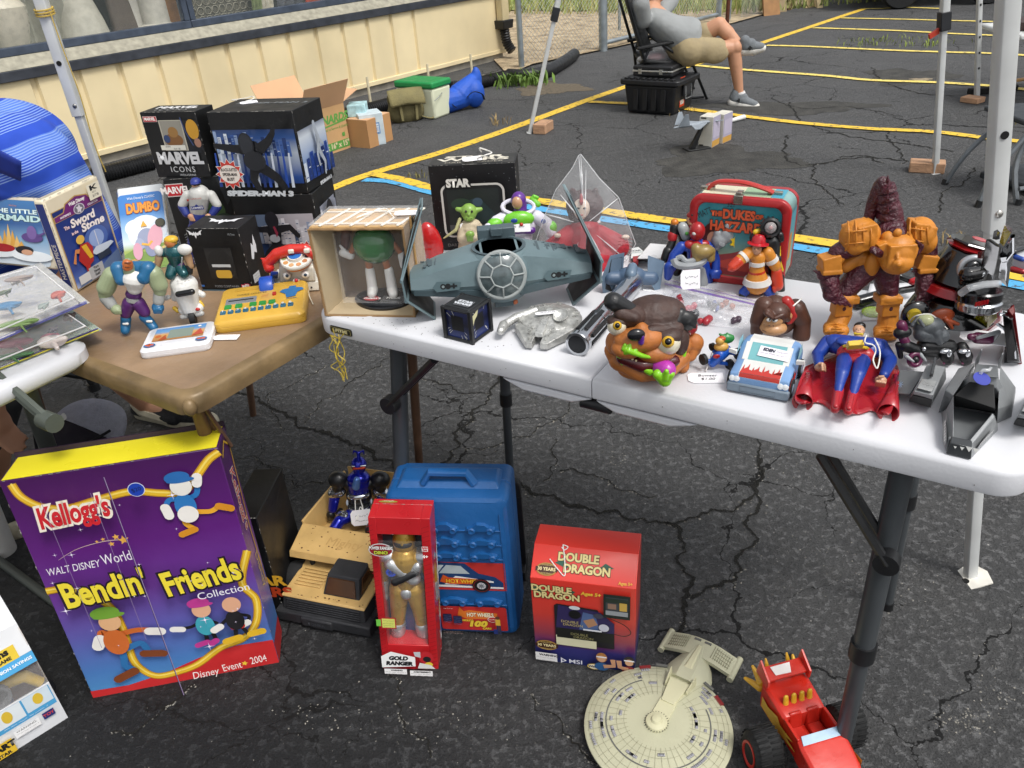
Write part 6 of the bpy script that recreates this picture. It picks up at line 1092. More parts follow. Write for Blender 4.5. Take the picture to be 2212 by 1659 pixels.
hd_=x.pt_('head',gr,[x.e((437,505),(60,55,62)),x.e((437,545,-20),(42,40,30)),x.c((490,492),(524,484),22,15),x.c((385,492),(350,484),22,15),x.e((437,525,-52),(10,12,12))])
x.raw('eyes',PM('#2a2418',.2),[x.e((415,502,-48),9),x.e((459,502,-48),9)],hd_);x.raw('mouth',PM('#4a5a2a'),[x.c((418,552,-54),(456,552,-54),3)],hd_)
x.pt_('hand',gr,[x.e((445,670,-95),(34,24,26))]+[x.c((425+12*k,690,-105),(428+12*k,720,-100),8,6)for k in range(4)]);x.pt_('snake',M('#a5a173',.6),[x.c((370,560,-20),(340,640,-60),14,12),x.c((340,640,-60),(250,700,-60),13,6)])
x.tag(375,640,.075,.05,'white handwritten tag on the green creature figure',75,.042,.017,seed=4)
x=SK('action_figure','white green and purple astronaut toy figure with purple hood','action figure',Z7,(850,905));wp,gp,pp_=PM('#cfcdd8'),PM('#6fbf2e',.3),PM('#5b2a86',.3)
x.pt_('torso',wp,[x.e((820,600),(110,75,85)),x.e((830,690),(75,55,60)),x.c((800,760),(780,850),46,42),x.c((880,760),(900,850),46,42)])
x.pt_('chest_plate',gp,[x.e((803,560,-40),(112,52,62)),x.e((806,610,-46),(88,42,42))]);x.pt_('purple_band',pp_,[x.c((730,640,-50),(900,640,-40),28,28)])
G(wp).tu([x.p(800+118*cos(a),480+55*sin(a)-12,40*-sin(a))for a in[2*pi*i/20 for i in range(20)]],15*x.s,8,closed=True).build('collar_ring',x.t)
x.pt_('green_wing',gp,[x.c((900,410,40),(945,450,30),18,22),x.c((915,390,40),(940,400,40),14,14)])
hh_=x.pt_('hood',pp_,[x.e((803,418,6),(54,54,62)),x.c((818,440,14),(815,495,6),44,48)]);x.pt_('visor',PM('#b98f6c',.2,.05,.4),[x.e((793,438,-28),(39,34,48))],par=hh_)
x.pt_('left_arm',wp,[x.c((705,540),(640,570,-30),44,38),x.c((640,570,-30),(610,610,-60),40,36)]);x.pt_('left_cuff',gp,[x.c((640,590,-45),(615,600,-55),46,44)]);x.pt_('left_hand',wp,[x.e((580,615,-80),(30,26,28))]+[x.c((560+14*k,628,-100),(556+14*k,645,-98),9,8)for k in range(4)])
x.pt_('right_arm',wp,[x.c((935,540),(1010,590),48,44),x.c((1010,590),(1045,660,-10),42,38)]);x.pt_('right_cuff',gp,[x.c((1040,615),(1045,650),46,38)]);x.pt_('right_hand',wp,[x.e((1040,710,-10),(34,30,46))]+[x.c((1018+14*k,740,-12),(1020+14*k,775,-12),9,8)for k in range(4)])
x.raw('buttons',PM('#b5281f',.3),[x.e((823,598,-92),14),]);x.raw('blue_badge',PM('#2a4a9c',.3),[x.e((770,570,-100),(24,6,16)),x.e((985,575,-42),(18,8,18))]);x.raw('grey_shoulder',PM('#8b8e94'),[x.e((690,535,-6),(30,30,34)),x.e((940,545,-6),(30,30,34))])
x.tag(670,660,.10,-.08,'white tag with a five dollar price on the astronaut figure',68,.07,.018,text=['SDEN    $5.00'])
x=SK('doll','dark haired doll in red dress inside a clear plastic bag','doll',Z7,(1300,890));RD=M('#a3202e',.6,0,.25,16,.2,40);MH_=M('#3a1a1c',.6,0,.3,40,.5,120)
x.pt_('hair',MH_,[x.e((1290,460,20),(135,90,120)),x.c((1200,350),(1230,420),22,40),x.c((1370,350),(1350,420),22,40),x.e((1290,520,20),(120,80,90))]);fc=x.pt_('head',PM('#d3bfae'),[x.e((1265,480,-60),(60,50,72)),x.e((1263,520,-70),(40,40,40)),x.c((1265,540),(1275,620),34,40)]);x.raw('eyes',PM('#2a2420',.2),[x.e((1243,478,-108),(12,5,7)),x.e((1290,478,-108),(12,5,7))],fc);x.raw('mouth',PM('#a0303a'),[x.c((1255,528,-112),(1275,528,-112),4)],fc);x.raw('headpiece',PM('#9c1f28',.3),[x.c((1265,380,-80),(1266,430,-105),10,16),x.e((1266,445,-108),10)],fc)
x.pt_('dress',RD,[x.c((1290,640,10),(1300,880),110,200),x.c((1180,660),(1060,800,-30),60,100),x.c((1400,660),(1530,760,-30),60,90),x.e((1300,820,-20),(240,140,90))]);x.pt_('hand',PM('#d3bfae'),[x.e((1090,680,-80),(26,20,18)),x.e((1590,690,-60),(30,20,18))])
bag=[(1260,80),(1300,130),(1400,260),(1540,400),(1600,560),(1665,740),(1600,860),(1480,945),(1330,955),(1180,900),(980,800),(930,720),(1000,520),(1080,340),(1200,180),(1245,90)]
y=SK('plastic_bag','tall peaked clear plastic bag standing round the dark haired doll','plastic bag',Z7,(1300,905));g=G(FL('#eef0f2',.13,.16))
vs=[];fs=[];n=len(bag);NR=7
for side_ in(-1,1):
 off=len(vs)
 for j in range(NR+1):
  kk=1-j/NR;bul=sqrt(max(0,1-kk*kk))
  for i,(bx,by)in enumerate(bag):
   X_=1290+(bx-1290)*kk;Y_=600+(by-600)*kk;wr_=16*sin(i*2.3+j*1.7)+10*sin(i*5.1-j*2.9)
   vs.append(y.p(X_,Y_,side_*(125*bul*min(1,max(.15,(Y_-60)/420)))+wr_*bul))
 for j in range(NR):
  for i in range(n):fs.append((off+j*n+i,off+j*n+(i+1)%n,off+(j+1)*n+(i+1)%n,off+(j+1)*n+i))
g.add(vs,fs);g.build('bag_film',y.t,sub=1,ang=0);g=G(FL('#f4f5f7',.42,.1));NB=NR*n
for i,j0,j1 in((0,0,5),(1,1,6),(15,0,4),(3,0,6),(6,0,5),(9,0,4),(12,0,5),(13,1,6),(7,2,6)):g.tu([vs[j*n+i]+V((0,-.001,0))for j in range(j0,j1+1)],[.0018-.0013*abs(2*(j-j0)/(j1-j0)-1)for j in range(j0,j1+1)],5)
g.tu([vs[i]for i in range(n)],.0011,5,closed=True);g.build('bag_crease',y.t)
lo=min((q.z for q in[V(v)for v in vs]));
f=Face(y.p(1560,600,-110),(1,.2,-.25),(.25,0,1));f.squig(0,.02,.035,.008,'#4a4a4c',3,.0012,4);f.squig(.0,-.03,.035,.008,'#7a2a2c',5,.0012,6);f.build('bag_print',y.t)
x.tag(1320,600,.09,.3,'pale pink folded tag inside the clear bag on the doll',70,.03,.026,seed=12)
x=SK('toy_spaceship','large grey blue toy spaceship with two bent hexagonal side wings','toy spaceship',Z7,(690,1205));gm,gm2=PM('#64777c',.45,.1),PM('#45555b',.5,.1);dk=M('#14171a',.6,0,.1,30)
o_=x.t;o_.rotation_euler.z=.06;R0=.075;cz=.090
def rp_(c,n,r,k=24):n=V(n).normalized();a=n.orthogonal().normalized();b=n.cross(a);return[V(c)+r*(a*cos(2*pi*i/k)+b*sin(2*pi*i/k))for i in range(k)]
g=G(gm);g.la([(.001,-R0),(.026,-.070),(.050,-.056),(.067,-.034),(R0,0),(.072,.021),(.064,.038),(.056,.049)],40,T(0,0,cz));bo=g.build('ball_hull',o_,ang=0)
G(gm2).la([(.056,.049),(.057,.052),(.050,.052),(.048,.036),(.0005,.034)],32,T(0,0,cz)).build('hatch_rim',bo)
g=G(gm2);g.box((-.04,.045,cz+.045),(.04,.075,cz+.072));g.bx((0,.044,cz+.066),(.026,.014,.018));g.build('open_hatch',o_,bv=.002)
nv=V((-.02,-1,.22)).normalized();ce_=V((0,0,cz-.004));cw=ce_+nv*.0585;Xw=Matrix.Translation(ce_)@nv.to_track_quat('Z','Y').to_matrix().to_4x4();sp_=lambda r_,a_,b_:Xw@V((r_*sin(a_)*cos(b_),r_*sin(a_)*sin(b_),r_*cos(a_)))
G(M('#9aa09f',.4,.1)).tu(rp_(cw,nv,.047,32),.0052,8,closed=True).build('window_ring',o_)
g=G(M('#9aa09f',.4,.1));q8=rp_(cw+nv*.003,nv,.024,8);q9=rp_(cw,nv,.046,8);g.tu(q8,.0018,6,closed=True)
q8=[sp_(.0775,.31,2*pi*i/8)for i in range(8)];g=G(M('#9aa09f',.4,.1));g.tu(q8,.0019,6,closed=True)
for i in range(8):g.tu([sp_(.0775,.31+.36*j/3,2*pi*i/8)for j in range(4)],.0018,6)
g.build('window_frame',o_);g=G(M('#4f5a5c',.12,0,.35,60,0,0,.5));g.la([(.077*sin(.66*k/6),.077*cos(.66*k/6))for k in range(7)],30,Xw,1,1,False);g.build('window_pane',o_,ang=0)
for s in(-1,1):
 g=G(gm);sec=lambda xx,z0,z1,y0,y1:[(s*xx,y0,z0+(z1-z0)*.35),(s*xx,y0+.01,z1-.008),(s*xx,y0+.03,z1),(s*xx,y1-.02,z1),(s*xx,y1,z0+(z1-z0)*.4),(s*xx,y1-.015,z0),(s*xx,y0+.012,z0)]
 rs=[sec(.035,.045,.140,-.056,.064),sec(.075,.048,.132,-.05,.058),sec(.13,.054,.120,-.046,.054),sec(.165,.060,.108,-.042,.05),sec(.19,.064,.102,-.04,.048)]
 g.rg_(rs if s>0 else[r[::-1]for r in rs]);ar=g.build('wing_pylon',o_,ang=25)
 g=G(gm2);g.hu([(s*.035,-.0535,.048),(s*.185,-.044,.066),(s*.185,-.02,.062),(s*.035,-.02,.042)],[(s*.035,-.0545,.066),(s*.185,-.045,.078),(s*.185,-.02,.078),(s*.035,-.02,.066)]);g.build('lower_panel',ar)
 g=G(gm);
 f=Face((s*.115-.03,-.0525+.0,.075),(1,s*.05,.0),(0,.12,1));f.poly([(.0,.008),(.008,-.002),(.055,.0),(.06,.016),(.01,.02)],'#53676c');f.circ(.022,.009,.006,'#171a1c');f.circ(.032,.009,.006,'#171a1c');f.rect(.042,.0035,.004,.011,'#171a1c');f.rect(.038,.007,.013,.004,'#171a1c');f.circ(.022,.009,.003,'#7d8a8c');f.build('panel_marks',ar)
 yT_,yM,yB=(-.02,.05),(-.075,.095),(-.03,.06);st_=[(.148,.242,yT_),(.205,.112,yM),(.202,.068,yM),(.150,.0,yB)]
 for(xa,za,ya),(xb,zb_,yb)in zip(st_[:-1],st_[1:]):
  g=G(gm);th_=.003;g.hu([(s*xa,ya[0],za),(s*xa,ya[1],za),(s*xb,yb[1],zb_),(s*xb,yb[0],zb_)][::(1 if s>0 else-1)],[(s*(xa-th_),ya[0],za),(s*(xa-th_),ya[1],za),(s*(xb-th_),yb[1],zb_),(s*(xb-th_),yb[0],zb_)][::(1 if s>0 else-1)]);wg_=g.build('wing_panel',o_)
  g=G(dk);k_=.12;mid_=V((s*(xa+xb)/2,(sum(ya)+sum(yb))/4,(za+zb_)/2));cs=[V((s*xa,ya[0],za)),V((s*xa,ya[1],za)),V((s*xb,yb[1],zb_)),V((s*xb,yb[0],zb_))];nn=(cs[1]-cs[0]).cross(cs[2]-cs[0]).normalized();nn=nn if nn.x*s>0 else-nn
  for sg,off in((1,.0006),(-1,th_+.0006)):
   cc=[mid_+(c-mid_)*.86+nn*(off if sg>0 else-off)for c in cs];g.add(cc+[c+nn*sg*.0004 for c in cc],[(4,5,6,7),(0,3,2,1),(0,1,5,4),(1,2,6,5),(2,3,7,6),(3,0,4,7)])
  g.build('solar_panel',wg_)
  g=G(gm)
  for c1,c2 in((cs[0],cs[2]),(cs[1],cs[3])):g.tu([mid_+(c1-mid_)*.98,mid_+(c2-mid_)*.98],.0032,6)
  g.build('strut',wg_)
G(PM('#b5623a')).ell((.024,-.036,.026),.006).build('orange_knob',o_);g=G(gm2);g.box((-.02,-.045,.02),(.02,-.02,.045));g.build('chin_box',o_,bv=.003)
g=G(gm2);rr=random.Random(6)
for i in range(36):xx=rr.choice((-1,1))*rr.uniform(.06,.17);g.box((xx,rr.uniform(-.02,.03),.108+(.18-abs(xx))*.17),(xx+rr.uniform(.004,.014),rr.uniform(.0,.04),.1105+(.18-abs(xx))*.19))
g.build('hull_rib',o_)
a,b,c_=P(1021,743.7,TH),P(1065.6,718.5,TH),P(961.5,728.6,TH);sz=((b-a).length+(c_-a).length)/2;rz=yaw(a,c_)-pi/2;h=H(a,673)
t=tg('toy_cube','black display cube with star streak sides and silver lettering on top','cube',a,rz);G(PM('#1b1c1e',.45)).box((.003,.003,.003),(sz-.003,sz-.003,h)).build('cube_body',t,bv=.002)
g=G(PM('#191a1c',.45))
for(p0,p1)in(((0,0),(1,0)),((1,0),(1,1)),((1,1),(0,1)),((0,1),(0,0))):
 for z in(.003,h-.004):g.tu([(p0[0]*sz,p0[1]*sz,z),(p1[0]*sz,p1[1]*sz,z)],.0042,4)
 g.box((p0[0]*sz-.004,p0[1]*sz-.004,0),(p0[0]*sz+.004,p0[1]*sz+.004,h))
g.build('frame',t,bv=.0008)
for O_,uu,sd in(((0,sz,0),(0,-1,0),3),((0,0,0),(1,0,0),5)):
 f=Face(V(O_),uu,(0,0,1));f.k=-.0022;rr=random.Random(sd);f.rect(.004,.004,sz-.008,h-.008,RP([(0,'#2a3a78'),(.5,'#11142c'),(1,'#1d2a66')],2,lo=0,hi=h));f.rect(sz*.25,h*.3,sz*.45,h*.45,'#08090e')
 for i in range(30):
  an=rr.uniform(0,2*pi);r0=rr.uniform(.3,.42)*sz;r1=r0+rr.uniform(.1,.22)*sz;q=[(sz/2+r*cos(an),h/2+r*sin(an))for r in(r0,r1)]
  if all(.006<v_[0]<sz-.006 and .006<v_[1]<h-.006 for v_ in q):f.line(q,[.0006,.0014],'#cfcfc4')
 if sd==5:f.poly([(sz*.08,h*.45),(sz*.08,h*.8),(sz*.25,h*.85),(sz*.45,h*.95),(sz*.35,h*.75),(sz*.2,h*.65)],'#c9c49a')
 f.build('streak_print',t)
f=Face((0,0,h),(0,-1,0),(1,0,0));f.rect(-sz*.78,sz*.18,sz*.60,sz*.42,'#2a2b2e');f.rect(-sz*.76,sz*.2,sz*.56,sz*.38,'#9ea2a8');f.rect(-sz*.75,sz*.21,sz*.54,sz*.36,'#34363a');f.txt('STAR',-sz*.48,sz*.48,sz*.17,'#c9cdd2',bold=.0008,sx=1.3);f.txt('WARS',-sz*.48,sz*.31,sz*.17,'#c9cdd2',bold=.0008,sx=1.3);f.build('top_lettering',t)
x=SK('toy_spaceship','silver metal disc shaped toy ship with two front prongs','toy spaceship',Z8,(1340,620));sv=M('#b9b9b5',.38,.55,.3,70,.3,160);sv2=M('#c9c9c5',.32,.6,.2,50,.3,120)
d_=(P(*Z8(1190,830),TH)-P(*Z8(1420,430),TH));t=x.t;t.location=P(*Z8(1385,520),TH);t.rotation_euler.z=atan2(d_.y,d_.x);r_=.066
g=G(sv);g.la([(r_*.9,.002),(r_,.012),(r_,.018),(r_*.93,.026),(r_*.55,.033),(.02,.036),(.001,.036)],48);g.build('saucer',t,ang=25)
for s in(-1,1):g=G(sv);g.hu([(.02,s*.008,.003),(.105,s*.008,.005),(.105,s*.022,.005),(.04,s*.062,.003)][::s],[(.02,s*.008,.031),(.105,s*.008,.019),(.105,s*.022,.018),(.04,s*.062,.022)][::s]);g.build('prong',t,bv=.0012)
g=G(sv2);g.hu([(-.01,-.007,.03),(.085,-.009,.02),(.085,.009,.02),(-.01,.007,.03)],[(-.01,-.006,.040),(.082,-.008,.0285),(.082,.008,.0285),(-.01,.006,.040)]);g.build('centre_ridge',t,bv=.001)
g=G(sv2);g.tu([(-.01,-.03,.03),(.02,-.066,.026),(.05,-.082,.022)],.009,12);g.cap((.05,-.082,.022),(.072,-.082,.02),.0105,.008);g.build('side_cockpit',t)
g=G(sv2);g.la([(.002,.0),(.012,.003),(.0165,.010),(.0155,.010),(.011,.0045),(.001,.002)],24,T(.022,.032,.034)@rotm(10,25));g.box((.01,.022,.022),(.034,.042,.034));g.build('dish',t,bv=.001)
g=G(sv);rr=random.Random(2)
for i in range(46):
 an=rr.uniform(1.2,5.1);q=rr.uniform(.2,.95)*r_;z=.036-.010*(q/r_)**2;g.bx((q*cos(an),q*sin(an),z),(rr.uniform(.003,.010),rr.uniform(.0015,.004),rr.uniform(.0015,.003)),rz=an*57.3)
for i in range(14):
 for s in(-1,1):g.bx((.035+i*.0045,s*(.014+rr.uniform(0,.02)*(1-i/16)),.0285-i*.0006),(rr.uniform(.003,.008),rr.uniform(.002,.005),.003))
g.build('hull_rib',t)
x.tag(1200,370,.04,.05,'small torn white tag on the silver disc ship',0,.046,.012,seed=9)
x=SK('toy_sword_handle','chrome and black ribbed toy sword handle lying on the table','toy sword',Z8,(1720,920));a=x.g(1735,890,.0);q=x.g(2260,300,0);d_=(q-a).normalized();a=a+V((0,0,.0245));L_=(q-a).length
ch=M('#bfc2c6',.12,.95,.05,30);Xm=Matrix.Translation(a)@d_.to_track_quat('Z','X').to_matrix().to_4x4()
g=G(ch);g.la([(.0185,.0),(.0235,0),(.0245,.002),(.0245,.013),(.022,.015),(.0195,.015),(.0195,.1),(.0215,.1),(.0215,.31),(.016,.31),(.015,.31),(.0185,.0)],36,Xm,1,1,False);g.build('tube',x.t,ang=25)
G(M('#08090a',.5)).la([(.019,.012),(.001,.012)],24,Xm).build('emitter_hole',x.t);G(M('#26282b',.3,.5)).la([(.0186,.001),(.0175,.012)],30,Xm).build('inner_ring',x.t)
g=G(M('#0e0f10',.4))
for k in range(7):an=k*2*pi/7+.3;g.box((.0192,-.0042,.03),(.0232,.0042,.115),Xm@Matrix.Rotation(an,4,'Z'))
g.build('grip_rib',x.t,bv=.0008);g=G(M('#0e0f10',.4));g.box((-.009,.019,.045),(.009,.028,.075),Xm@Matrix.Rotation(2.4,4,'Z'));g.build('switch_box',x.t,bv=.002)
x=SK('toy_dog','brown and orange bulging eyed toy dog head dripping green slime','toy dog',Z9,(370,1440));bn,og_,sl_=M('#3f2c26',.55,0,.3,40,.35,60),M('#a9662f',.5,0,.2,40,.2,70),PM('#7fbf1f',.35,.06)
x.pt_('skull',bn,[x.e((400,1050,60),(215,160,165)),x.e((470,1010,60),(150,130,110)),x.e((240,1030,-30),(110,80,75)),x.c((180,1010,-60),(270,1040,-90),45,40),x.c((380,1130,-120),(560,1110,-60),36,46),x.e((560,1180,20),(80,110,130))])
x.pt_('muzzle',og_,[x.e((310,1180,-110),(170,100,85)),x.e((230,1240,-120),(110,90,70)),x.e((420,1270,-110),(130,90,70)),x.e((150,1210,-10),(70,100,80)),x.c((320,1120,-100),(330,1180,-150),50,60),x.c((540,1290,-30),(600,1230,40),50,60)])
x.pt_('jaw',og_,[x.c((160,1330,-40),(330,1420,-110),60,55),x.c((330,1420,-110),(500,1390,-80),55,60),x.c((130,1260,0),(170,1340,-30),60,60),x.c((500,1390,-80),(590,1310,0),58,60),x.e((370,1380,0),(210,120,70))])
x.pt_('mouth',PM('#4a0f14',.3),[x.c((190,1310,-112),(330,1362,-146),40,48),x.c((330,1362,-146),(540,1330,-104),48,40)]);x.raw('teeth',PM('#d9c9a0',.3),[x.e((260+24*k,1318+12*k,-160),9)for k in range(4)])
x.pt_('nose',PM('#15151a',.25),[x.e((285,1155,-205),(58,30,42))]);x.pt_('snot',PM('#5a2a8a',.25),[x.c((325,1165,-215),(318,1205,-205),16,20)])
for(ex,ey,er,dd)in((155,1095,62,-70),(497,1205,84,-120)):
 e_=x.raw('eyeball',PM('#cfc8b2',.15),[x.e((ex,ey,dd),er)]);x.raw('eyelid',bn,[x.e((ex+4,ey-er*.55,dd+14),(er*1.12,er,er*.66))],e_)
 fw_=(CAM-(x.o+x.p(ex,ey,dd))).normalized();nn=(fw_+V((.05,0,.05))).normalized();cc=x.p(ex,ey,dd)+nn*er*.80*x.s;g=G(PM('#c9a02c',.15));g.ell(cc,er*.48*x.s*1.0);g.build('iris',e_);g=G(PM('#0c0c0c',.1));g.ell(cc+nn*er*.26*x.s,er*.3*x.s);g.build('pupil',e_)
x.pt_('ear',blk,[x.c((240,985,-20),(130,930,-30),50,62),x.c((130,930,-30),(90,945,-50),55,22),x.c((100,920,-20),(130,960,-60),30,34)]);x.pt_('ear',blk,[x.e((610,1060,-10),(88,46,72),(0,25,0)),x.c((580,1010,0),(560,1060,-30),42,36),x.c((640,1070,-20),(680,1100,-40),44,14)])
x.pt_('slime',sl_,[x.c((165,1292,-150),(235,1262,-205),18,22),x.c((235,1262,-205),(320,1294,-200),22,17),x.c((320,1294,-200),(385,1308,-180),17,10),x.c((200,1250,-190),(210,1222,-190),16,12),x.c((240,1240,-195),(245,1218,-190),15,12),x.c((280,1255,-195),(300,1240,-190),14,10),x.c((180,1300,-130),(190,1350,-120),18,12),x.c((330,1375,-170),(380,1405,-170),22,26),x.c((600,1260,-20),(600,1300,-30),26,22)])
x.pt_('tongue',PM('#a8339c',.3),[x.c((440,1360,-150),(490,1390,-200),58,62)]);x.pt_('tongue_slime',sl_,[x.c((430,1420,-225),(480,1460,-215),34,44),x.c((480,1460,-215),(520,1420,-240),42,26),x.c((490,1400,-262),(480,1440,-240),16,30)])
x.pt_('body',og_,[x.c((520,1180,160),(640,1230,150),130,90),x.e((670,1210,110),(72,60,70)),x.c((660,1250,100),(650,1290,90),50,46),x.c((600,1330,60),(600,1370,40),46,44)]);x.pt_('collar',PM('#8f1c22',.4),[x.c((540,980,110),(640,1100,110),60,60)])
G(M('#d8d9da',.3,.2)).tu(bz([x.p(*q)for q in((330,850,140),(430,870,140),(520,940,120),(600,1010,100),(650,1150,60))],6),10*x.s,6,flat=.35).build('white_strap',x.t)
x=SK('toy_spaceship','small slate blue toy spaceship with two upright wings behind the dog toy','toy spaceship',Z9,(250,850));bm,bm2=PM('#4a5f78',.45,.1),PM('#64788c',.45,.1)
x.pt_('hull',bm,[x.c((110,770),(390,770),48,48),x.e((250,755),(100,70,62)),x.e((250,790,-40),(58,40,50))]);x.raw('window',PM('#10151c',.2),[x.e((250,795,-72),(46,16,36))]);x.raw('top_ridge',bm2,[x.c((260,700,-10),(250,745,-60),34,38)])
for s,pts in((-1,[(200,600,20),(110,620,-10),(50,770,-30),(60,870,-30),(110,890,0),(190,720,60)]),(1,[(365,620,20),(470,660,20),(440,850,-30),(415,860,-40),(360,770,-20)])):
 q=[x.p(*p)for p in pts];nn=V((1,.1,0))*.0022;g=G(bm2);g.hu(q,[p+nn for p in q]);wo=g.build('wing',x.t);m_=sum(q,V((0,0,0)))/len(q);g=G(dk);v1=[m_+(p-m_)*.8-nn*.25 for p in q];g.hu(v1,[p+nn*1.5 for p in v1]);g.build('wing_panel',wo)
x=SK('disc_case','white and red plastic disc case leaning behind the small blue ship','disc case',Z9,(400,690));g=G(PM('#d6d5d5',.3));x.hu(g,[(290,650,0),(460,650,0),(500,590,0),(370,570,0)],[(290,640,.03),(465,640,.03),(500,545,.03),(380,535,.03)]);g.build('case_body',x.t,bv=.002);g=G(M('#a5282c',.5));x.hu(g,[(270,690,0),(300,690,0),(300,640,0),(262,650,0)],[(268,660,.022),(300,655,.022),(300,620,.022),(262,625,.022)]);g.build('red_label',x.t)
g=G(M('#d9dad8',.6));x.hu(g,[(250,640,0),(345,600,0),(300,560,0),(255,570,0)],[(250,640,.012),(345,600,.012),(300,560,.012),(255,570,.012)]);o=g.build('white_box',None);o.location=x.o;tag(o,'small white box with grey lettering beside the plastic bag','box');f=Face(x.g(262,610,.0125),(1,.1,0),(-.1,1,0));f.txt('STAR',.012,.018,.011,'#55585a',bold=.0003);f.txt('CATALOGUE',.014,.006,.007,'#4a7a74');f.build('lettering',o)
LBR=M('#a81f22',.35,.1,.12,16,.05,40,.3)
o,w_,h=qd('lunch_box','red metal lunch box with teal picture and red handle','lunch box',(1482,602),(1690,628),418,TH,.1,None)
a=P(1718,453,TH+h);dep=max(.075,(P(1744,420,TH+h)-a).length*.9)
RR=rq(w_,h,.028,7);IR=rq(w_-.03,h-.03,.02,7,.015,.015)
SIDE=M('#7fa3a0',.35,.15,.35,12,0,0,.3)
Xf=Matrix(((1,0,0,0),(0,0,1,0),(0,1,0,0),(0,0,0,1)))
def ringz(pts,y):return[(px,y,pz)for px,pz in pts]
g=G(LBR);g.rg_([ringz(RR,.012),ringz(RR,.002),ringz(rq(w_-.004,h-.004,.026,7,.002,.002),0),ringz(IR,0),ringz(rq(w_-.036,h-.036,.018,7,.018,.018),.004)],caps=False);fr_=g.build('front_rim',o,ang=50)
g=G(LBR);g.rg_([ringz(RR,dep),ringz(rq(w_-.002,h-.002,.028,7,.001,.001),dep-.012),]);g.build('back_rim',o)
g=G(SIDE);g.rg_([ringz(rq(w_-.004,h-.004,.027,7,.002,.002),dep-.011),ringz(rq(w_-.004,h-.004,.027,7,.002,.002),.0121)]);g.build('side_band',o)
f=Face((0,.0045,0),(1,0,0),(0,0,1));f.poly(rq(w_-.034,h-.034,.018,7,.017,.017),RP([(0,'#5a6a48'),(.3,'#7a8a6a'),(.55,'#2f7d86'),(1,'#2a7f8c')],2,lo=0,hi=h))
f.poly([(w_*.1,h*.1),(w_*.9,h*.1),(w_*.95,h*.3),(w_*.6,h*.42),(w_*.45,h*.36),(w_*.12,h*.28)],'#8a2a2a');f.poly([(w_*.2,h*.2),(w_*.8,h*.14),(w_*.9,h*.28),(w_*.6,h*.36)],'#b03a28');f.poly([(w_*.55,h*.26),(w_*.8,h*.28),(w_*.72,h*.36),(w_*.58,h*.36)],'#1d2230');f.circ(w_*.24,h*.52,w_*.10,'#4a1f1c',h*.17);f.circ(w_*.25,h*.5,w_*.055,'#b98a70',h*.09);f.circ(w_*.72,h*.55,w_*.08,'#5a3a24',h*.1);f.circ(w_*.72,h*.52,w_*.05,'#b98a70',h*.07);f.circ(w_*.82,h*.3,w_*.05,'#26262a');f.rect(w_*.62,h*.28,w_*.2,h*.18,'#c9b58a')
f.txt('THE',w_*.285,h*.80,h*.07,'#b5471f',bold=.0012,out='#2a1a14',ow=.0012);f.txt('DUKES',w_*.50,h*.80,h*.14,'#c4502a',bold=.0014,out='#3a1a14',ow=.0014,W=w_*.32);f.txt('OF',w_*.7,h*.80,h*.06,'#b5471f',bold=.001,out='#2a1a14',ow=.001);f.txt('HAZZARD',w_*.48,h*.665,h*.15,'#c4502a',bold=.0014,out='#3a1a14',ow=.0014,W=w_*.52)
f.txt('MATT',w_*.16,h*.80,h*.1,'#15181c',rot=28,W=w_*.15);f.txt('321',w_*.42,h*.91,h*.06,'#15181c');f.txt('HICKS',w_*.84,h*.72,h*.085,'#15181c',rot=-38,W=w_*.2);f.build('picture_front',o)
f=Face((0,.014,h),(1,0,0),(0,1,0));f.k=-.001;f.rect(w_*.1,.001,w_*.8,dep-.03,'#cfcab0');f.rect(w_*.5,.004,w_*.3,dep-.036,'#8fae8c');f.rect(w_*.78,.002,w_*.12,dep-.032,'#4a9ab0');f.build('picture_top',o)
f=Face((w_,.014,0),(0,1,0),(0,0,1));f.k=-.001;f.rect(.001,.03,dep-.03,h-.06,RP([(0,'#c9b58a'),(.4,'#5aa0a8'),(1,'#3f97ad')],2,lo=0,hi=h));f.rect(.006,h*.3,dep*.3,h*.3,'#c4843a');f.build('picture_side',o)
hp_=[(w_*.14,dep*.45,h+.001),(w_*.2,dep*.42,h+.014),(w_*.3,dep*.38,h+.021),(w_*.5,dep*.34,h+.022),(w_*.7,dep*.36,h+.012),(w_*.78,dep*.40,h+.004)]
ho=G(PM('#b52a22',.3)).tu(bz(hp_,6),.0085,8,flat=.6).build('handle',o);g=G(M('#a9a294',.25,.9))
for px in(.13,.80):g.bx((w_*px,dep*.44,h+.003),(.03,.012,.006))
g.build('handle_bracket',ho,bv=.001);g=G(M('#b5b0a5',.2,.9));g.box((w_*.44,-.003,h-.014),(w_*.53,.012,h+.004));g.box((w_*.455,.0,h+.004),(w_*.515,.02,h+.010));g.build('latch',o,bv=.001)
RDp,BLp,YLp,ORp,GYp=PM('#a01f22',.3),PM('#1d3f9a',.3),PM('#d0b01f',.35),PM('#c9741f',.35),PM('#8f9396',.35)
x=SK('action_figure','black and red racer toy figure with striped cap at the left of the lunch box','action figure',Z9,(600,770))
x.pt_('torso',blk,[x.c((620,450,30),(620,560,30),62,46),x.c((560,430,30),(690,430,30),40,40)]);x.pt_('chest_vest',PM('#9fa4a4',.3),[x.c((600,430,-10),(620,490,-20),36,30)]);hh_=x.pt_('head',PM('#b98a6a'),[x.e((660,375,10),(34,34,44)),x.e((660,398,-4),(26,24,24))]);x.pt_('cap',RDp,[x.e((664,346,12),(37,36,24))],par=hh_);x.raw('cap_stripe',blk,[x.c((664,322,4),(664,345,-22),7,8)],hh_)
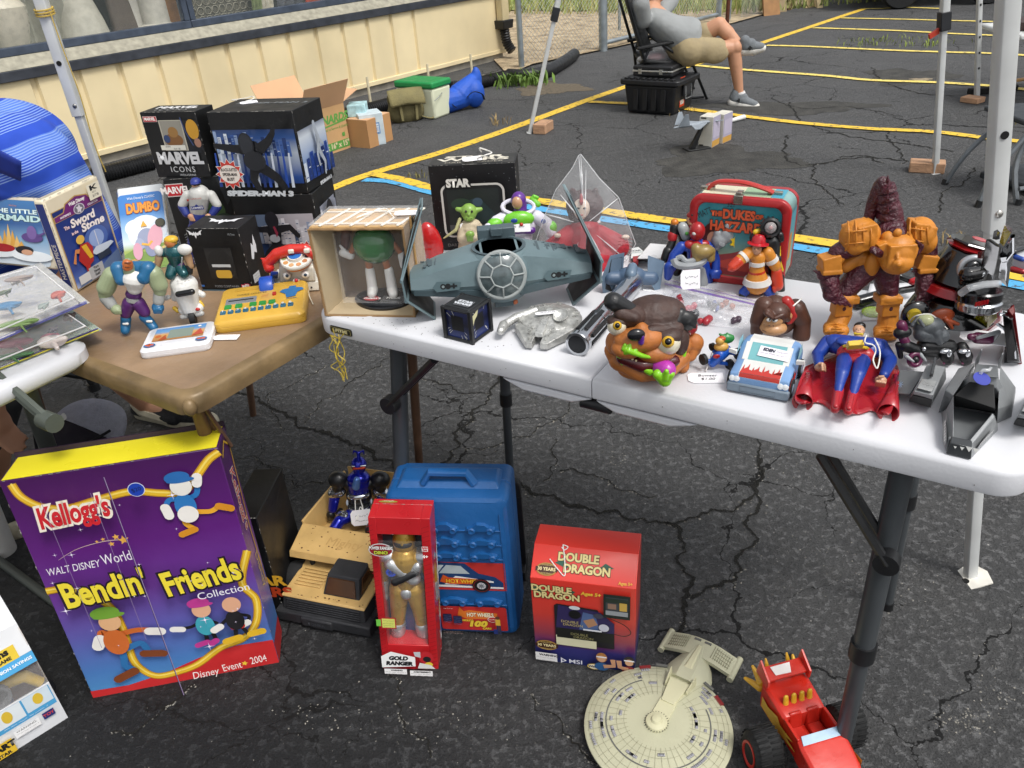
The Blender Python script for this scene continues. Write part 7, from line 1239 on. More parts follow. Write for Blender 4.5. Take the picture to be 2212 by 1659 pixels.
x.raw('eyes',blk,[x.e((648,372,-23),5),x.e((672,372,-23),5)],hh_);x.pt_('shoulder_pad',ORp,[x.e((545,395,20),(26,26,26)),x.e((768,415,40),(26,26,26))]);x.pt_('left_arm',blk,[x.c((545,425,20),(530,520,0),32,26),x.c((530,520,0),(500,600,-20),26,30)]);x.pt_('red_band',RDp,[x.c((532,480,10),(530,500,4),34,32)]);x.pt_('right_arm',blk,[x.c((730,440,40),(770,520,30),30,26)]);x.pt_('legs',blk,[x.c((590,580,20),(560,730,0),38,30),x.c((650,580,30),(660,720,20),38,30)]);x.raw('badge',PM('#4a9a3a',.3),[x.e((628,470,-58),12)])
x.pt_('black_glove',blk,[x.c((500,590,-20),(480,640,-30),34,30)])
x=SK('action_figure','red and blue masked toy figure holding a grey claw piece','action figure',Z9,(690,800))
x.pt_('torso',BLp,[x.c((690,560),(680,660),64,50),x.c((625,556),(765,556),36,36)]);x.pt_('chest',RDp,[x.c((690,560,-36),(680,640,-34),40,30),x.c((640,545,-16),(750,545,-16),30,30)]);hh_=x.pt_('head',RDp,[x.e((697,455,-10),(52,52,64))]);x.pt_('visor',PM('#c9c9c6',.25),[x.c((676,470,-44),(718,470,-44),14,14)],par=hh_)
x.pt_('left_arm',BLp,[x.c((590,560),(540,620,-10),36,32),x.c((540,620,-10),(520,700,-30),32,36)]);x.pt_('left_glove',BLp,[x.c((512,700,-40),(500,760,-50),40,28)]);x.pt_('right_arm',BLp,[x.c((785,565),(828,640,0),34,30),x.c((828,640,0),(822,715,-20),30,28)]);x.pt_('right_hand',BLp,[x.e((820,735,-30),(44,30,30))]+[x.c((800+14*k,750,-50),(796+16*k,770,-50),10,8)for k in range(4)])
x.pt_('leg',RDp,[x.c((660,670),(640,780),46,38)]);x.pt_('leg',BLp,[x.c((730,670),(770,790),46,36)]);x.pt_('boot',GYp,[x.c((715,720,-30),(730,800,-40),38,40)])
g=G(GYp);cl=[x.p(*q)for q in bz([(540,650,-110),(560,690,-130),(640,690,-150),(720,660,-140),(755,630,-110)],6)]if False else bz([x.p(540,640,-110),x.p(560,680,-130),x.p(640,690,-150),x.p(720,670,-140),x.p(755,635,-110)],6);g.tu(cl,24*x.s,8,flat=1.1);g.tu(bz([x.p(560,640,-110),x.p(590,630,-120),x.p(610,650,-130),x.p(640,660,-140),x.p(720,630,-130)],5),18*x.s,8);g.build('claw_piece',x.t)
x.pt_('gold_piece',PM('#8a7440',.35,.1),[x.e((740,590,-130),(70,50,46)),x.c((690,570,-120),(700,640,-130),34,30),x.c((790,590,-120),(790,640,-130),30,26)])
x.tag(585,850,.045,.0,'white blank hang tag hanging from the grey claw piece',78,.040,.040,seed=2);x.string('white string of the hang tag on the grey claw piece',[(600,720,.05),(610,750,.07),(628,720,.065),(615,770,.06)])
x=SK('toy_blaster','grey toy blaster with yellow star wheel in front of the lunch box','toy gun',Z9,(900,780));dd=-10
x.pt_('barrel',GYp,[x.c((850,510,dd),(1000,410,dd),56,50),x.c((990,400,dd),(1060,500,dd),34,30),x.c((840,470,dd),(830,560,dd),34,28),x.c((870,580,dd),(890,600,dd),24,22),x.e((920,480,-40),(66,30,56))]);g=G(GYp)
for q in((905,420),(955,385),(1010,440),(860,540)):g.bx(x.p(*q,dd-40),(40*x.s,30*x.s,24*x.s),ry=30)
g.build('housing',x.t,bv=.001);x.raw('red_cap',RDp,[x.c((1000,345,dd),(1000,365,dd),24,26)]);g=G(YLp)
cc=x.p(968,522,-60);g.hu([cc+V((r_*cos(a),0,r_*sin(a)))*x.s for a,r_ in[(pi*i/8,52 if i%2 else 36)for i in range(16)]],[cc+V((r_*cos(a),-14,r_*sin(a)))*x.s for a,r_ in[(pi*i/8,52 if i%2 else 36)for i in range(16)]]);g.build('star_wheel',x.t);x.raw('blue_knob',BLp,[x.c((955,455,-40),(985,450,-40),20,18)]);x.pt_('handle',PM('#8a7440',.4),[x.c((852,610,dd),(858,690,dd),22,18)])
x=SK('action_figure','black and yellow toy robot with a round lamp eye by the lunch box','action figure',Z9,(1230,860))
x.pt_('body',blk,[x.c((1190,530,20),(1200,650,20),66,56),x.c((1210,640,20),(1230,760,20),50,44),x.c((1090,500,20),(1150,520,20),40,46)]);g=G(blk);nv=V((-.25,-1,.25)).normalized();cc=x.p(1190,428,-20)
q0=nv.to_track_quat('Z','Y').to_matrix().to_4x4();g.la([(.001,-.02),(50*x.s,-.018),(62*x.s,-.01),(62*x.s,.008),(48*x.s,.012),(40*x.s,.008),(.001,.004)],24,Matrix.Translation(cc)@q0);hd_=g.build('lamp_head',x.t,ang=30)
g=G(blk)
for k in range(14):a=2*pi*k/14;g.box((58*x.s,-5*x.s,-.012),(68*x.s,5*x.s,.006),Matrix.Translation(cc)@q0@Matrix.Rotation(a,4,'Z'))
g.build('tread',hd_);g=G(FL('#d8d0cf',.35,.05));g.ell(cc+nv*.006,38*x.s);g.build('lens',hd_);g=G(PM('#a8484a',.3));g.ell(cc+nv*.012,14*x.s);g.build('lamp',hd_)
x.pt_('yellow_tube',YLp,[x.c((1240,530,0),(1245,620,0),18,18),x.c((1250,660,0),(1270,720,0),14,12),x.c((1090,460,0),(1120,450,0),18,16)]);x.pt_('claw',blk,[x.c((1255,480,-10),(1262,510,-10),24,22),x.c((1240,640,-10),(1230,690,-10),26,24)]);x.pt_('leg',blk,[x.c((1200,760,20),(1180,850,10),34,30),x.c((1250,760,20),(1260,850,10),34,30)])
x=SK('action_figure','firefighter toy figure in orange striped coat and red hat','action figure',Z9,(1090,890));fo=PM('#c9822a',.45)
x.pt_('coat',fo,[x.c((1110,630),(1102,700),48,46),x.c((1070,615),(1150,615),30,30),x.c((1100,725),(1100,800),52,84)]);x.raw('white_stripe',PM('#d9d5cc',.5),[])if False else None
for yy,rr_,hh_ in((668,50,13),(785,83,17)):G(PM('#d5d2cc',.5)).tu([x.p(1102,yy-hh_),x.p(1101,yy+hh_)],[rr_*x.s,rr_*x.s*(1.02 if yy<700 else 1.14)],24).build('white_stripe',x.t)
G(PM('#b5341f',.4)).tu([x.p(1100,718),x.p(1100,742)],[52*x.s,56*x.s],24).build('belt',x.t);hh_=x.pt_('head',PM('#b98a6a'),[x.e((1098,578,-22),(32,32,38)),x.e((1096,582,-54),(5,7,8))]);x.pt_('hair',PM('#3a2218'),[x.c((1128,560,14),(1136,610,14),22,18),x.c((1075,565,16),(1080,600,14),18,16)],par=hh_)
x.raw('eyes',blk,[x.e((1085,574,-53),4),x.e((1108,574,-53),4)],hh_);g=G(PM('#b5202a',.25));g.la([(70*x.s,0),(68*x.s,5*x.s),(46*x.s,10*x.s),(42*x.s,40*x.s),(28*x.s,60*x.s),(.0005,64*x.s)],26,Matrix.Translation(x.p(1108,540,4))@rotm(-4,6));g.build('hat',hh_)
x.pt_('left_sleeve',fo,[x.c((1050,600),(985,650,-20),40,38)]);G(PM('#d5d2cc',.5)).tu([x.p(1018,622,-10),x.p(1000,637,-16)],[43*x.s,42*x.s],16).build('white_stripe',x.t);x.pt_('left_glove',PM('#c03a22',.3),[x.c((975,660,-24),(935,695,-40),40,34),x.c((925,700,-50),(912,715,-54),14,12)]);x.pt_('right_sleeve',fo,[x.c((1170,600),(1225,690,0),42,38)]);G(PM('#d5d2cc',.5)).tu([x.p(1192,636),x.p(1206,660)],[44*x.s,44*x.s],16).build('white_stripe',x.t);x.pt_('right_glove',PM('#c03a22',.3),[x.c((1232,730),(1238,820,-10),36,40),x.c((1215,840,-30),(1220,860,-30),16,12)])
x.pt_('leg',BLp,[x.c((1060,820),(1010,870),34,34)]);x.pt_('leg',BLp,[x.c((1150,820),(1190,880),34,34)]);x.pt_('boot',blk,[x.c((1012,872),(1000,888,-10),30,24),x.c((1190,884),(1192,898,-10),30,24)]);x.string('white tag string round the firefighter figure',[(1060,610,.085),(1050,700,.06),(1080,810,.03),(1130,700,.06),(1150,620,.085)])
x=SK('zip_bag','clear zip bag with purple seal holding red and blue toy parts','plastic bag',Z9,(800,1000));cor=[(470,800),(490,745),(1110,905),(1105,940),(1015,1110),(830,1080),(780,1210),(560,1130),(440,880)]
A,B,C_,D=(478,760),(1115,920),(1010,1115),(470,1050)
def bil(u_,v_):return((A[0]*(1-u_)+B[0]*u_)*(1-v_)+(D[0]*(1-u_)+C_[0]*u_)*v_,(A[1]*(1-u_)+B[1]*u_)*(1-v_)+(D[1]*(1-u_)+C_[1]*u_)*v_)
def bagz(u_,v_):return .004+.022*(sin(u_*pi)*sin(min(1,v_*1.1)*pi))*(1+.35*mnoise.noise(V((u_*7,v_*6,1))))+.004*mnoise.noise(V((u_*19,v_*15,5)))*sin(u_*pi)
g=G(FL('#eef0f4',.22,.1));g.grid(lambda a,b:x.g(*bil(a,b),bagz(a,b)),30,18);g.build('bag_film',x.t,ang=0)
g=G(FL('#7a5fae',.7,.3));g.grid(lambda a,b:x.g(*bil(a,.14+.05*b),bagz(a,.14+.05*b)+.0012),24,1);g.build('zip_seal',x.t,ang=0);g=G(FL('#8f78bd',.5,.3));g.grid(lambda a,b:x.g(*bil(a,.05+.02*b),bagz(a,.05+.02*b)+.0012),24,1);g.build('zip_edge',x.t,ang=0)
rr=random.Random(8)
for nm,cx,cy,c_,r_ in(('red_part',.22,.45,'#a82a34',44),('red_part',.3,.6,'#b0384a',34),('black_part',.55,.5,'#22222a',30),('blue_part',.62,.42,'#2a3f8a',26),('orange_part',.7,.35,'#9a4a28',30),('white_part',.45,.4,'#c9c9cf',30),('dark_card',.82,.7,'#4a3a48',36),('red_part',.5,.85,'#9a1f2a',40),('black_part',.36,.8,'#1c1c20',36)):
 px,py=bil(cx,cy);g=G(PM(c_,.35))
 for k in range(4):g.ell(x.g(px+rr.uniform(-40,40),py+rr.uniform(-22,22),.009),(r_*rr.uniform(.4,.9)*x.s,r_*rr.uniform(.4,.7)*x.s,.007),rr.uniform(-30,30),rr.uniform(-30,30),rr.uniform(0,90))
 g.build(nm,x.t)
x=SK('toy_ape','brown toy ape with tan face and red strap leaning on long arms','toy ape',Z9,(1250,1190));ab,at_=PM('#4a2a1c',.55,.18),PM('#b98a5c',.5)
x.pt_('left_arm',ab,[x.c((1150,960,20),(1110,1060,0),66,56),x.c((1110,1060,0),(1100,1130,-10),50,44)]);x.pt_('right_arm',ab,[x.c((1360,980,30),(1410,1060,30),70,56),x.c((1410,1060,30),(1400,1160,10),54,58)]);x.pt_('torso',ab,[x.c((1220,960,50),(1340,1000,60),76,80),x.e((1250,1080,60),(110,70,80))])
x.pt_('red_strap',PM('#a8221f',.35),[x.c((1300,930,20),(1345,1010,0),40,40),x.c((1345,1010,0),(1320,1060,-10),40,26)]);hh_=x.pt_('skull',ab,[x.e((1235,1010,-40),(88,76,76)),x.c((1170,1000,-90),(1200,1030,-100),26,22),x.c((1290,1020,-80),(1310,1050,-70),24,20)]);x.pt_('muzzle',at_,[x.e((1215,1110,-80),(86,66,44)),x.e((1210,1060,-92),(66,40,40)),x.c((1170,1060,-70),(1150,1105,-60),24,30),x.e((1318,1030,-30),(22,14,30))],par=hh_)
x.raw('brow',ab,[x.c((1165,1012,-128),(1205,1040,-136),15,12),x.c((1272,1020,-124),(1222,1042,-136),16,12)],hh_);x.raw('eyes',PM('#dcdad4',.15),[x.e((1182,1052,-132),(17,10,14)),x.e((1222,1056,-134),(18,10,14))],hh_);x.raw('pupils',blk,[x.e((1188,1052,-142),7),x.e((1215,1057,-144),7)],hh_);x.raw('nostrils',PM('#5a3a22'),[x.e((1185,1092,-143),5),x.e((1212,1094,-144),5)],hh_);x.raw('mouth_line',PM('#6a4526'),[x.c((1140,1125,-110),(1200,1148,-132),4),x.c((1200,1148,-132),(1285,1130,-110),4)],hh_)
x.pt_('hand',at_,[x.e((1435,1195,10),(28,28,34)),x.c((1420,1205,-10),(1418,1225,-14),13,11),x.c((1442,1205,-10),(1444,1222,-12),12,10)]);x.pt_('hand',at_,[x.e((1085,1170,-10),(26,24,30))])
x.string('white string tied round the ape toy',[(1345,960,.085),(1385,925,.09),(1405,905,.095)],.0014)
x=SK('toy_kart','tiny blue toy kart with a green shelled driver','toy kart',Z9,(830,1385));kb=PM('#1d55b5',.3)
x.pt_('kart_body',kb,[x.c((800,1345),(850,1290),30,42),x.c((850,1290,10),(890,1260,30),44,40),x.c((770,1330),(900,1350),14,14),x.c((810,1262,30),(950,1280,30),14,14)]);x.raw('badge',RDp,[x.e((828,1300,-36),(24,8,16))])
for wx_,wy_,wr_,wd_ in((740,1320,38,-8),(918,1358,40,-10),(972,1282,40,16),(800,1235,26,44)):o=G(M('#141517',.6)).la([(wr_*.5*x.s,-14*x.s),(wr_*x.s,-12*x.s),(wr_*x.s,12*x.s),(wr_*.5*x.s,14*x.s)],18,Matrix.Translation(x.p(wx_,wy_,wd_))@rotm(0,90,22)).build('wheel',x.t);G(PM('#b0902a',.3)).la([(.0002,-13*x.s),(wr_*.45*x.s,-13*x.s),(wr_*.45*x.s,13*x.s),(.0002,13*x.s)],12,Matrix.Translation(x.p(wx_,wy_,wd_))@rotm(0,90,22)).build('hub',o)
x.pt_('driver',PM('#c99a4a',.4),[x.e((860,1235,10),(50,36,32)),x.e((850,1195,0),(30,26,26))],.0012);x.pt_('driver_hair',PM('#b5451f',.4),[x.e((862,1180,6),(28,24,18))],.0012);x.pt_('green_shell',PM('#2a7a3a',.4),[x.e((895,1180,36),(54,30,36)),x.c((850,1150,30),(870,1165,30),8,14),x.c((900,1145,36),(905,1165,36),8,14),x.c((940,1165,36),(925,1178,36),8,12)],.0012);x.string('white string from the kart to its paper tag',[(840,1210,.035),(800,1270,.03),(780,1330,.014),(755,1400,.003)])
x.tag(640,1480,.0012,-.14,'white tag with a one dollar price lying by the tiny kart',0,.062,.034,text=['Bowser','$1.00'])
a,b,c_=P(*Z9(905,1535),TH),P(*Z9(1300,1612),TH),P(*Z9(1425,1405),TH);wv_=(b-a).length;rz=yaw(a,b);le=(c_-b).length*1.02
t=tg('toy_car','pale blue toy car with red flames on the white bonnet','toy car',a,rz);X0=T(0,0,0)
cb_,cw_,ct,cr,cg=PM('#6f92bd',.45),PM('#d3d3cf',.45),PM('#6fa9ad',.25),PM('#b5342c',.4),PM('#6f7d8a',.5)
pf=[(0,.004),(0,.028),(.004,.032),(.03,.038),(.34,.046),(.62,.064),(.70,.066),(.90,.063),(1.0,.046),(1.0,.004)]
pf=[(p[0]*le,p[1])for p in pf]
def sec_(xx,k):return[(xx,y,z*(k if z>.042 else 1))for y,z in pf]
g=G(cb_);g.rg_([sec_(0,.86),sec_(wv_*.06,.96),sec_(wv_*.14,1),sec_(wv_*.86,1),sec_(wv_*.94,.96),sec_(wv_,.86)]);g.build('car_body',t,bv=.002)
def top_(u0,u1,i,e=.0006):return[(wv_*u0,pf[i][0],pf[i][1]+e),(wv_*u1,pf[i][0],pf[i][1]+e)]
for nm,m_,i,j,u0,u1,e_ in(('bonnet',cw_,2,4,.15,.85,.0007),('windscreen',ct,4,5,.2,.8,.0009),('roof',cw_,5,7,.14,.86,.0007),('windscreen_frame',cw_,4,5,.1,.9,.0005)):
 g=G(m_);L0=[];
 for k in range(i,j):q=top_(u0,u1,k,e_)+top_(u0,u1,k+1,e_)[::-1];g.hu([(a_,b_,c0-.004)for a_,b_,c0 in q],q)
 g.build(nm,t)
sl=V((0,pf[4][0]-pf[3][0],pf[4][1]-pf[3][1]));f=Face((0,pf[3][0],pf[3][1]+.0008),(1,0,0),sl);L_=sl.length;pts=[(wv_*.16,0)]
for k in range(9):u_=.16+.68*k/8;pts+=[(wv_*(u_+.015),L_*(.25+.2*(k%2))),(wv_*(u_+.035),L_*(.62+.12*sin(k*2.1))),(wv_*(u_+.05),L_*.3)]
pts=[(min(p[0],wv_*.84),p[1])for p in pts]+[(wv_*.84,0)];f.poly(pts,'#b5342c');f.build('flame_print',t)
G(cr).hu(*[[(wv_*.16,pf[2][0]+.0,pf[2][1]+e_),(wv_*.84,pf[2][0],pf[2][1]+e_),(wv_*.84,pf[3][0],pf[3][1]+e_),(wv_*.16,pf[3][0],pf[3][1]+e_)]for e_ in(-.003,.0009)]).build('bonnet_front',t)
g=G(cg);g.box((-.003,-.004,.004),(wv_+.003,.006,.021));g.build('bumper',t,bv=.003);f=Face((0,-.0042,0),(1,0,0),(0,0,1))
for q in((.2,.8),):f.line([(wv_*.2,.008),(wv_*.8,.008),(wv_*.8,.018),(wv_*.2,.018),(wv_*.2,.008)],.0007,'#2c343c')
f.build('bumper_lines',t);g=G(PM('#dfe2e4',.15))
for u_ in(.05,.13,.87,.95):g.la([(.0055,0),(.005,.0025),(.0005,.0035)],14,T(wv_*u_,.0015,.028)@rotm(80))
g.build('headlight',t)
for s,xx in((-1,-.0005),(1,wv_+.0005)):
 for yy in(.17,.82):o=G(M('#17181a',.7)).la([(.008,-.008),(.0165,-.008),(.0165,.008),(.008,.008)],20,T(xx-s*.004,le*yy,.0165)@rotm(0,90)).build('wheel',t);G(PM('#8fa0b5',.4)).la([(.0005,-.0085),(.009,-.0085),(.009,.0085),(.0005,.0085)],14,T(xx-s*.004,le*yy,.0165)@rotm(0,90)).build('hub',o)
 f=Face((xx,0 if s>0 else le,0),(0,s,0),(0,0,1));f.poly([(le*.44 if s>0 else le*.18,.05),(le*.8 if s>0 else le*.56,.05),(le*.74 if s>0 else le*.48,.07),(le*.56 if s>0 else le*.26,.07)],'#8fc0c6')
 if s>0:f.poly([(le*.02,.012),(le*.3,.014),(le*.55,.03),(le*.4,.03),(le*.3,.042),(le*.26,.03),(le*.16,.038),(le*.02,.03)],'#b5342c')
 f.build('side_print',t);g=G(cw_);g.hu([(xx,le*.36,.05),(xx,le*.42,.05),(xx,le*.42,.058),(xx,le*.36,.058)],[(xx+s*.014,le*.37,.052),(xx+s*.014,le*.40,.052),(xx+s*.014,le*.40,.06),(xx+s*.014,le*.37,.06)]);g.build('mirror',t,bv=.001)
sl=V((0,pf[5][0]-pf[4][0],pf[5][1]-pf[4][1]));tn=tg('price_label','white handwritten label stuck on the windscreen of the flame car','label');tn.matrix_world=Matrix.Translation(a)@Matrix.Rotation(rz,4,'Z')@T(wv_*.34,pf[4][0]+sl.y*.25,pf[4][1]+sl.z*.25+.0025)@Matrix.Rotation(atan2(sl.z,sl.y),4,'X')@Matrix.Rotation(-.06,4,'Z')
G(M('#e4e3ea',.7)).box((0,0,0),(.052,.021,.0006)).build('paper',tn);f=Face((0,0,.0006),(1,0,0),(0,1,0));f.txt('SDEN',.016,.0145,.008,'#25253a',bold=.0004,shear=.2);f.squig(.03,.0145,.018,.004,'#6a4a6a',1);f.squig(.004,.006,.044,.004,'#6a4a6a',1,.0007,4);f.build('handwriting',tn)
x=SK('action_figure','muscular toy figure in blue suit and red cape lying on its back','action figure',Z10,(640,980));bs,rs_,ys,sk=PM('#1a3a8f',.4,.06),PM('#a8202a',.35,.06),PM('#cfae22',.4),PM('#c49a7c',.5)
ce=[(350,590),(300,720),(275,830),(330,866),(420,850),(480,862),(540,905),(620,905),(690,935),(760,935),(840,912),(900,945),(970,935),(1005,850),(1040,680),(1000,560),(700,470)]
def cz_(px,py):return .002+(.016*max(0,sin((px-280)/760*pi*5.2))*max(0,min(1,(py-700)/200)))
inn=(660,660);g=G(M('#a3202a',.3,0,.06,20,.08,14,.25));rows=[]
for k in(.0,.3,.55,.75,.88,1.0):rows.append([x.g(inn[0]+(px-inn[0])*k,inn[1]+(py-inn[1])*k,cz_(inn[0]+(px-inn[0])*k,inn[1]+(py-inn[1])*k)+(.022*(k==1.0)*(1 if px<350 or px>940 else .1)*(py>640)))for px,py in[(v.x,v.y)for v in bz([(p[0],p[1],0)for p in ce]+[(ce[0][0],ce[0][1],0)],4)[:-1]]])
g.rg_(rows,caps=False);g.build('cape',x.t,solid=.0018,ang=0)
for sx in((330,850,372,650),(960,930,1010,720)):g=G(M('#a3202a',.3,0,.06,20,.08,14,.25));g.tu([x.g(sx[0],sx[1],.013),x.g(sx[2],sx[3],.009)],[.016,.005],16,caps=False);g.build('cape_curl',x.t,solid=.0014)
x.pt_('torso',bs,[x.gc((560,420,.03),(870,450,.03),82,82),x.gc((600,450,.034),(830,470,.034),60,60),x.gc((640,480,.028),(800,490,.028),62,62),x.ge((640,400,.05),(70,60,30)),x.ge((800,410,.05),(70,60,30))])
x.pt_('trunks',rs_,[x.gc((645,490,.038),(795,505,.038),66,66),x.gc((690,535,.036),(745,545,.036),54,54)]);g=G(ys);g.tu([x.g(610,450,.03),x.g(640,437,.056),x.g(720,436,.064),x.g(800,450,.056),x.g(838,480,.03)],[13*x.s]*5,8);g.build('belt',x.t);g=G(ys);g.bx(x.g(715,428,.066),(.026,.010,.014),rx=30);g.build('buckle',x.t,bv=.001)
x.pt_('head',sk,[x.ge((745,318,.036),(48,56,40)),x.ge((744,340,.04),(36,36,30)),x.ge((742,318,.066),(7,12,9)),x.gc((745,350,.03),(740,390,.03),34,40)]);x.pt_('hair',blk,[x.ge((752,292,.034),(50,40,40))]);x.pt_('collar',ys,[x.gc((715,345,.046),(770,350,.046),12,12)],.0014);x.raw('eyes',PM('#20242c'),[x.ge((728,312,.066),(6,4,3)),x.ge((757,312,.066),(6,4,3))]);x.raw('mouth',PM('#8a5a4a'),[x.gc((730,338,.068),(758,338,.068),2.5)])
x.pt_('left_arm',bs,[x.gc((520,410,.028),(440,500,.02),64,50),x.gc((440,500,.02),(450,570,.018),48,38)]);x.pt_('right_arm',bs,[x.gc((900,440,.028),(975,540,.02),66,52),x.gc((975,550,.02),(930,650,.02),52,38)])
for nm,cx,cy,dx,dy in(('left_fist',460,595,1,.1),('right_fist',905,690,-.2,1)):x.pt_(nm,sk,[x.ge((cx,cy,.022),(46,38,34))]+[x.gc((cx+14+(k-1.5)*19*abs(dy)-(0 if dx>0 else 12),cy-8+(k-1.5)*15*abs(dx)+20*dy,.034),(cx+34*dx+(k-1.5)*19*abs(dy),cy+(k-1.5)*15*abs(dx)+40*dy,.018),12,11)for k in range(4)]+[x.gc((cx-10,cy-26,.032),(cx+20,cy-30,.034),12,10)],.0013)
for nm,p1,p2,p3,p4,p5 in(('left',(640,540),(620,640),(600,730),(590,800),(568,900)),('right',(770,550),(740,650),(715,740),(695,820),(665,915))):
 x.pt_(nm+'_leg',bs,[x.gc((*p1,.034),(*p2,.04),62,50),x.gc((*p2,.04),(*p3,.03),48,34),x.gc((*p3,.03),(*p4,.022),36,24)]);x.pt_(nm+'_boot',rs_,[x.gc((p4[0]+8,p4[1]-40,.024),(*p4,.02),38,40),x.gc((*p4,.022),(*p5,.024),38,34),x.gc((p4[0]-6,p4[1]-10,.05),(p5[0]+5,p5[1]-20,.05),22,20)])
x.string('white tag string lying across the caped figure',[(800,360,.075),(790,410,.078),(850,430,.072),(870,470,.066),(850,540,.062),(880,600,.05),(900,480,.07),(860,380,.074)],.0012)
mr_,oc=M('#471322',.35,0,.35,50,1.,90,.25),M('#c07a26',.5,0,.12,30,.15,50)
x=SK('toy_creature','tall maroon and orange horned toy creature with a spiked raised tail','toy monster',ZM,(570,1150));bk=60
x.pt_('tail',mr_,[x.c((770,440,bk),(760,330,bk+20),74,72),x.c((755,330,bk+20),(735,220,bk+30),70,62),x.c((735,220,bk+30),(705,130,bk+30),58,44),x.c((690,150,bk+50),(640,260,bk+70),46,40),x.c((640,260,bk+70),(610,380,bk+70),40,34),x.c((700,120,bk+30),(705,92,bk+20),26,8)])
g=G(mr_)
for yy,rr_ in((395,76),(335,74),(275,70),(215,62),(165,54)):g.tu([x.p(755-(395-yy)*.10,yy+10,bk+20),x.p(752-(395-yy)*.10,yy-24,bk+20)],[rr_*1.08*x.s,rr_*.93*x.s],18)
for yy in(120,190,250,320):g.cap(x.p(735-(320-yy)*-.0,yy,bk-50),x.p(740,yy-40,bk-60),12*x.s,3*x.s)
g.build('tail_plate',x.t)
x.pt_('torso',mr_,[x.c((760,470,50),(700,560,40),110,110),x.c((690,560,40),(650,680,40),100,90)]);x.pt_('waist',oc,[x.c((560,640,30),(760,640,30),74,74),x.e((635,680,-50),(50,36,84)),x.c((450,690,20),(560,620,10),46,50)])
hh_=x.pt_('head',oc,[x.e((800,590,-90),(122,110,116)),x.b((800,600,-110),(170,150,150)),x.b((690,560,-90),(50,90,70),(0,-20,0)),x.b((905,555,-90),(50,90,70),(0,20,0)),x.e((800,660,-130),(100,90,80)),x.e((812,680,-205),(40,22,38)),x.e((812,680,-222),(20,18,20)),x.c((740,500,-70),(860,500,-70),44,44),x.c((800,520,-130),(806,640,-205),12,10)]);x.pt_('brow_gem',mr_,[x.e((800,470,-60),(62,50,46))],par=hh_);x.raw('forehead_stud',oc,[x.e((806,465,-104),(26,22,26))],hh_)
x.pt_('horn',mr_,[x.c((690,600,-110),(640,580,-130),32,24),x.c((640,580,-130),(660,610,-170),22,6)],par=hh_);x.pt_('horn',mr_,[x.c((920,600,-100),(960,560,-120),32,22),x.c((960,560,-120),(930,515,-150),20,6)],par=hh_)
for s,sh,el,fa,wr,hn in((-1,(550,490),(400,600),(345,670),(335,750),(365,880)),(1,(950,480),(1010,600),(990,660),(985,730),(990,870))):
 w2=1. if s<0 else .8
 x.pt_('shoulder_plate',oc,[x.b((sh[0]+s*10,sh[1]-30,-10),(150*w2,150,110),(0,s*16,0)),x.b((sh[0]-s*30,sh[1]-10,-30),(120*w2,130,165),(0,s*10,0)),x.e((sh[0]+s*40,sh[1]+40,-16),(86*w2,86,84)),x.e((sh[0],sh[1]-6,-10),(128*w2,98,110))],None,9);g=G(oc)
 for k in range(4):q=sh[0]-s*(70-50*k)*w2;g.tu(bz([x.p(q,sh[1]-112+8*abs(k-1.5),-10),x.p(q-s*6,sh[1]-50,-92),x.p(q-s*4,sh[1]+40,-104),x.p(q+s*16,sh[1]+96,-70)],4),6*x.s,6)
 for zz in(-46,34):g.tu(bz([x.p(sh[0]-s*88*w2,sh[1]+zz,-70),x.p(sh[0],sh[1]+zz+8,-112),x.p(sh[0]+s*100*w2,sh[1]+zz+20,-66)],4),5*x.s,6)
 g.build('plate_ridge',x.t);x.pt_('upper_arm',mr_,[x.c((sh[0]+s*40,sh[1]+60,0),(*el,-10),76,58)]);x.pt_('forearm_plate',oc,[x.c((el[0],el[1]+20,-10),(*fa,-20),56,54),x.b((fa[0],fa[1]-10,-24),(116,110,96),(0,s*12,0)),x.b((fa[0],fa[1]+46,-22),(128,124,26))])
 x.pt_('wrist_band',mr_,[x.c((wr[0]-30,wr[1],-30),(wr[0]+40,wr[1]-8,-30),42,42),x.c((wr[0]+s*50,wr[1]-10,-30),(wr[0]+s*100,wr[1]-30,-30),18,4),x.c((wr[0]-s*60,wr[1]-10,-50),(wr[0]-s*90,wr[1],-50),14,3)]);x.pt_('hand',mr_,[x.c((wr[0]+10,wr[1]+40,-30),(hn[0]-8,hn[1]-30,-50),62,56),x.e((hn[0],hn[1],-60),(62,50,54))]+[x.c((hn[0]-30+30*k,hn[1]+20,-80),(hn[0]+(20 if s<0 else-60)+34*k,hn[1]+62+6*k,-100),19,10)for k in range(4)])
for hip,kn_,an,ft in(((590,700),(450,860),(430,1010),(390,1110)),((720,720),(740,860),(745,1010),(730,1130))):
 x.pt_('thigh',mr_,[x.c((*hip,20),(*kn_,-10),92,66)]);x.pt_('shin_plate',oc,[x.c((kn_[0],kn_[1]+40,-10),(*an,0),60,52),x.b((kn_[0],kn_[1]+46,-20),(150,120,50)),x.b((an[0]-4,an[1]-50,-16),(112,100,110)),x.c((kn_[0]-20,kn_[1]+50,-50),(kn_[0]+30,kn_[1]+50,-50),36,36)]);x.pt_('shin_gap',mr_,[x.e((an[0]+6,an[1]-40,-42),(36,26,46))]);x.pt_('foot',oc,[x.c((*an,10),(ft[0]+6,ft[1]-30,-20),66,66),x.e((ft[0],ft[1]+4,-60),(80,100,44)),x.c((ft[0]-50,ft[1]+16,-110),(ft[0]+50,ft[1]+16,-110),36,36)])
 g=G(oc)
 for k in range(4):g.tu([x.p(ft[0]-70,ft[1]-18+14*k,-60-25*k),x.p(ft[0],ft[1]-30+16*k,-100-26*k),x.p(ft[0]+70,ft[1]-18+14*k,-60-25*k)],8*x.s,6)
 g.build('foot_ridge',x.t)
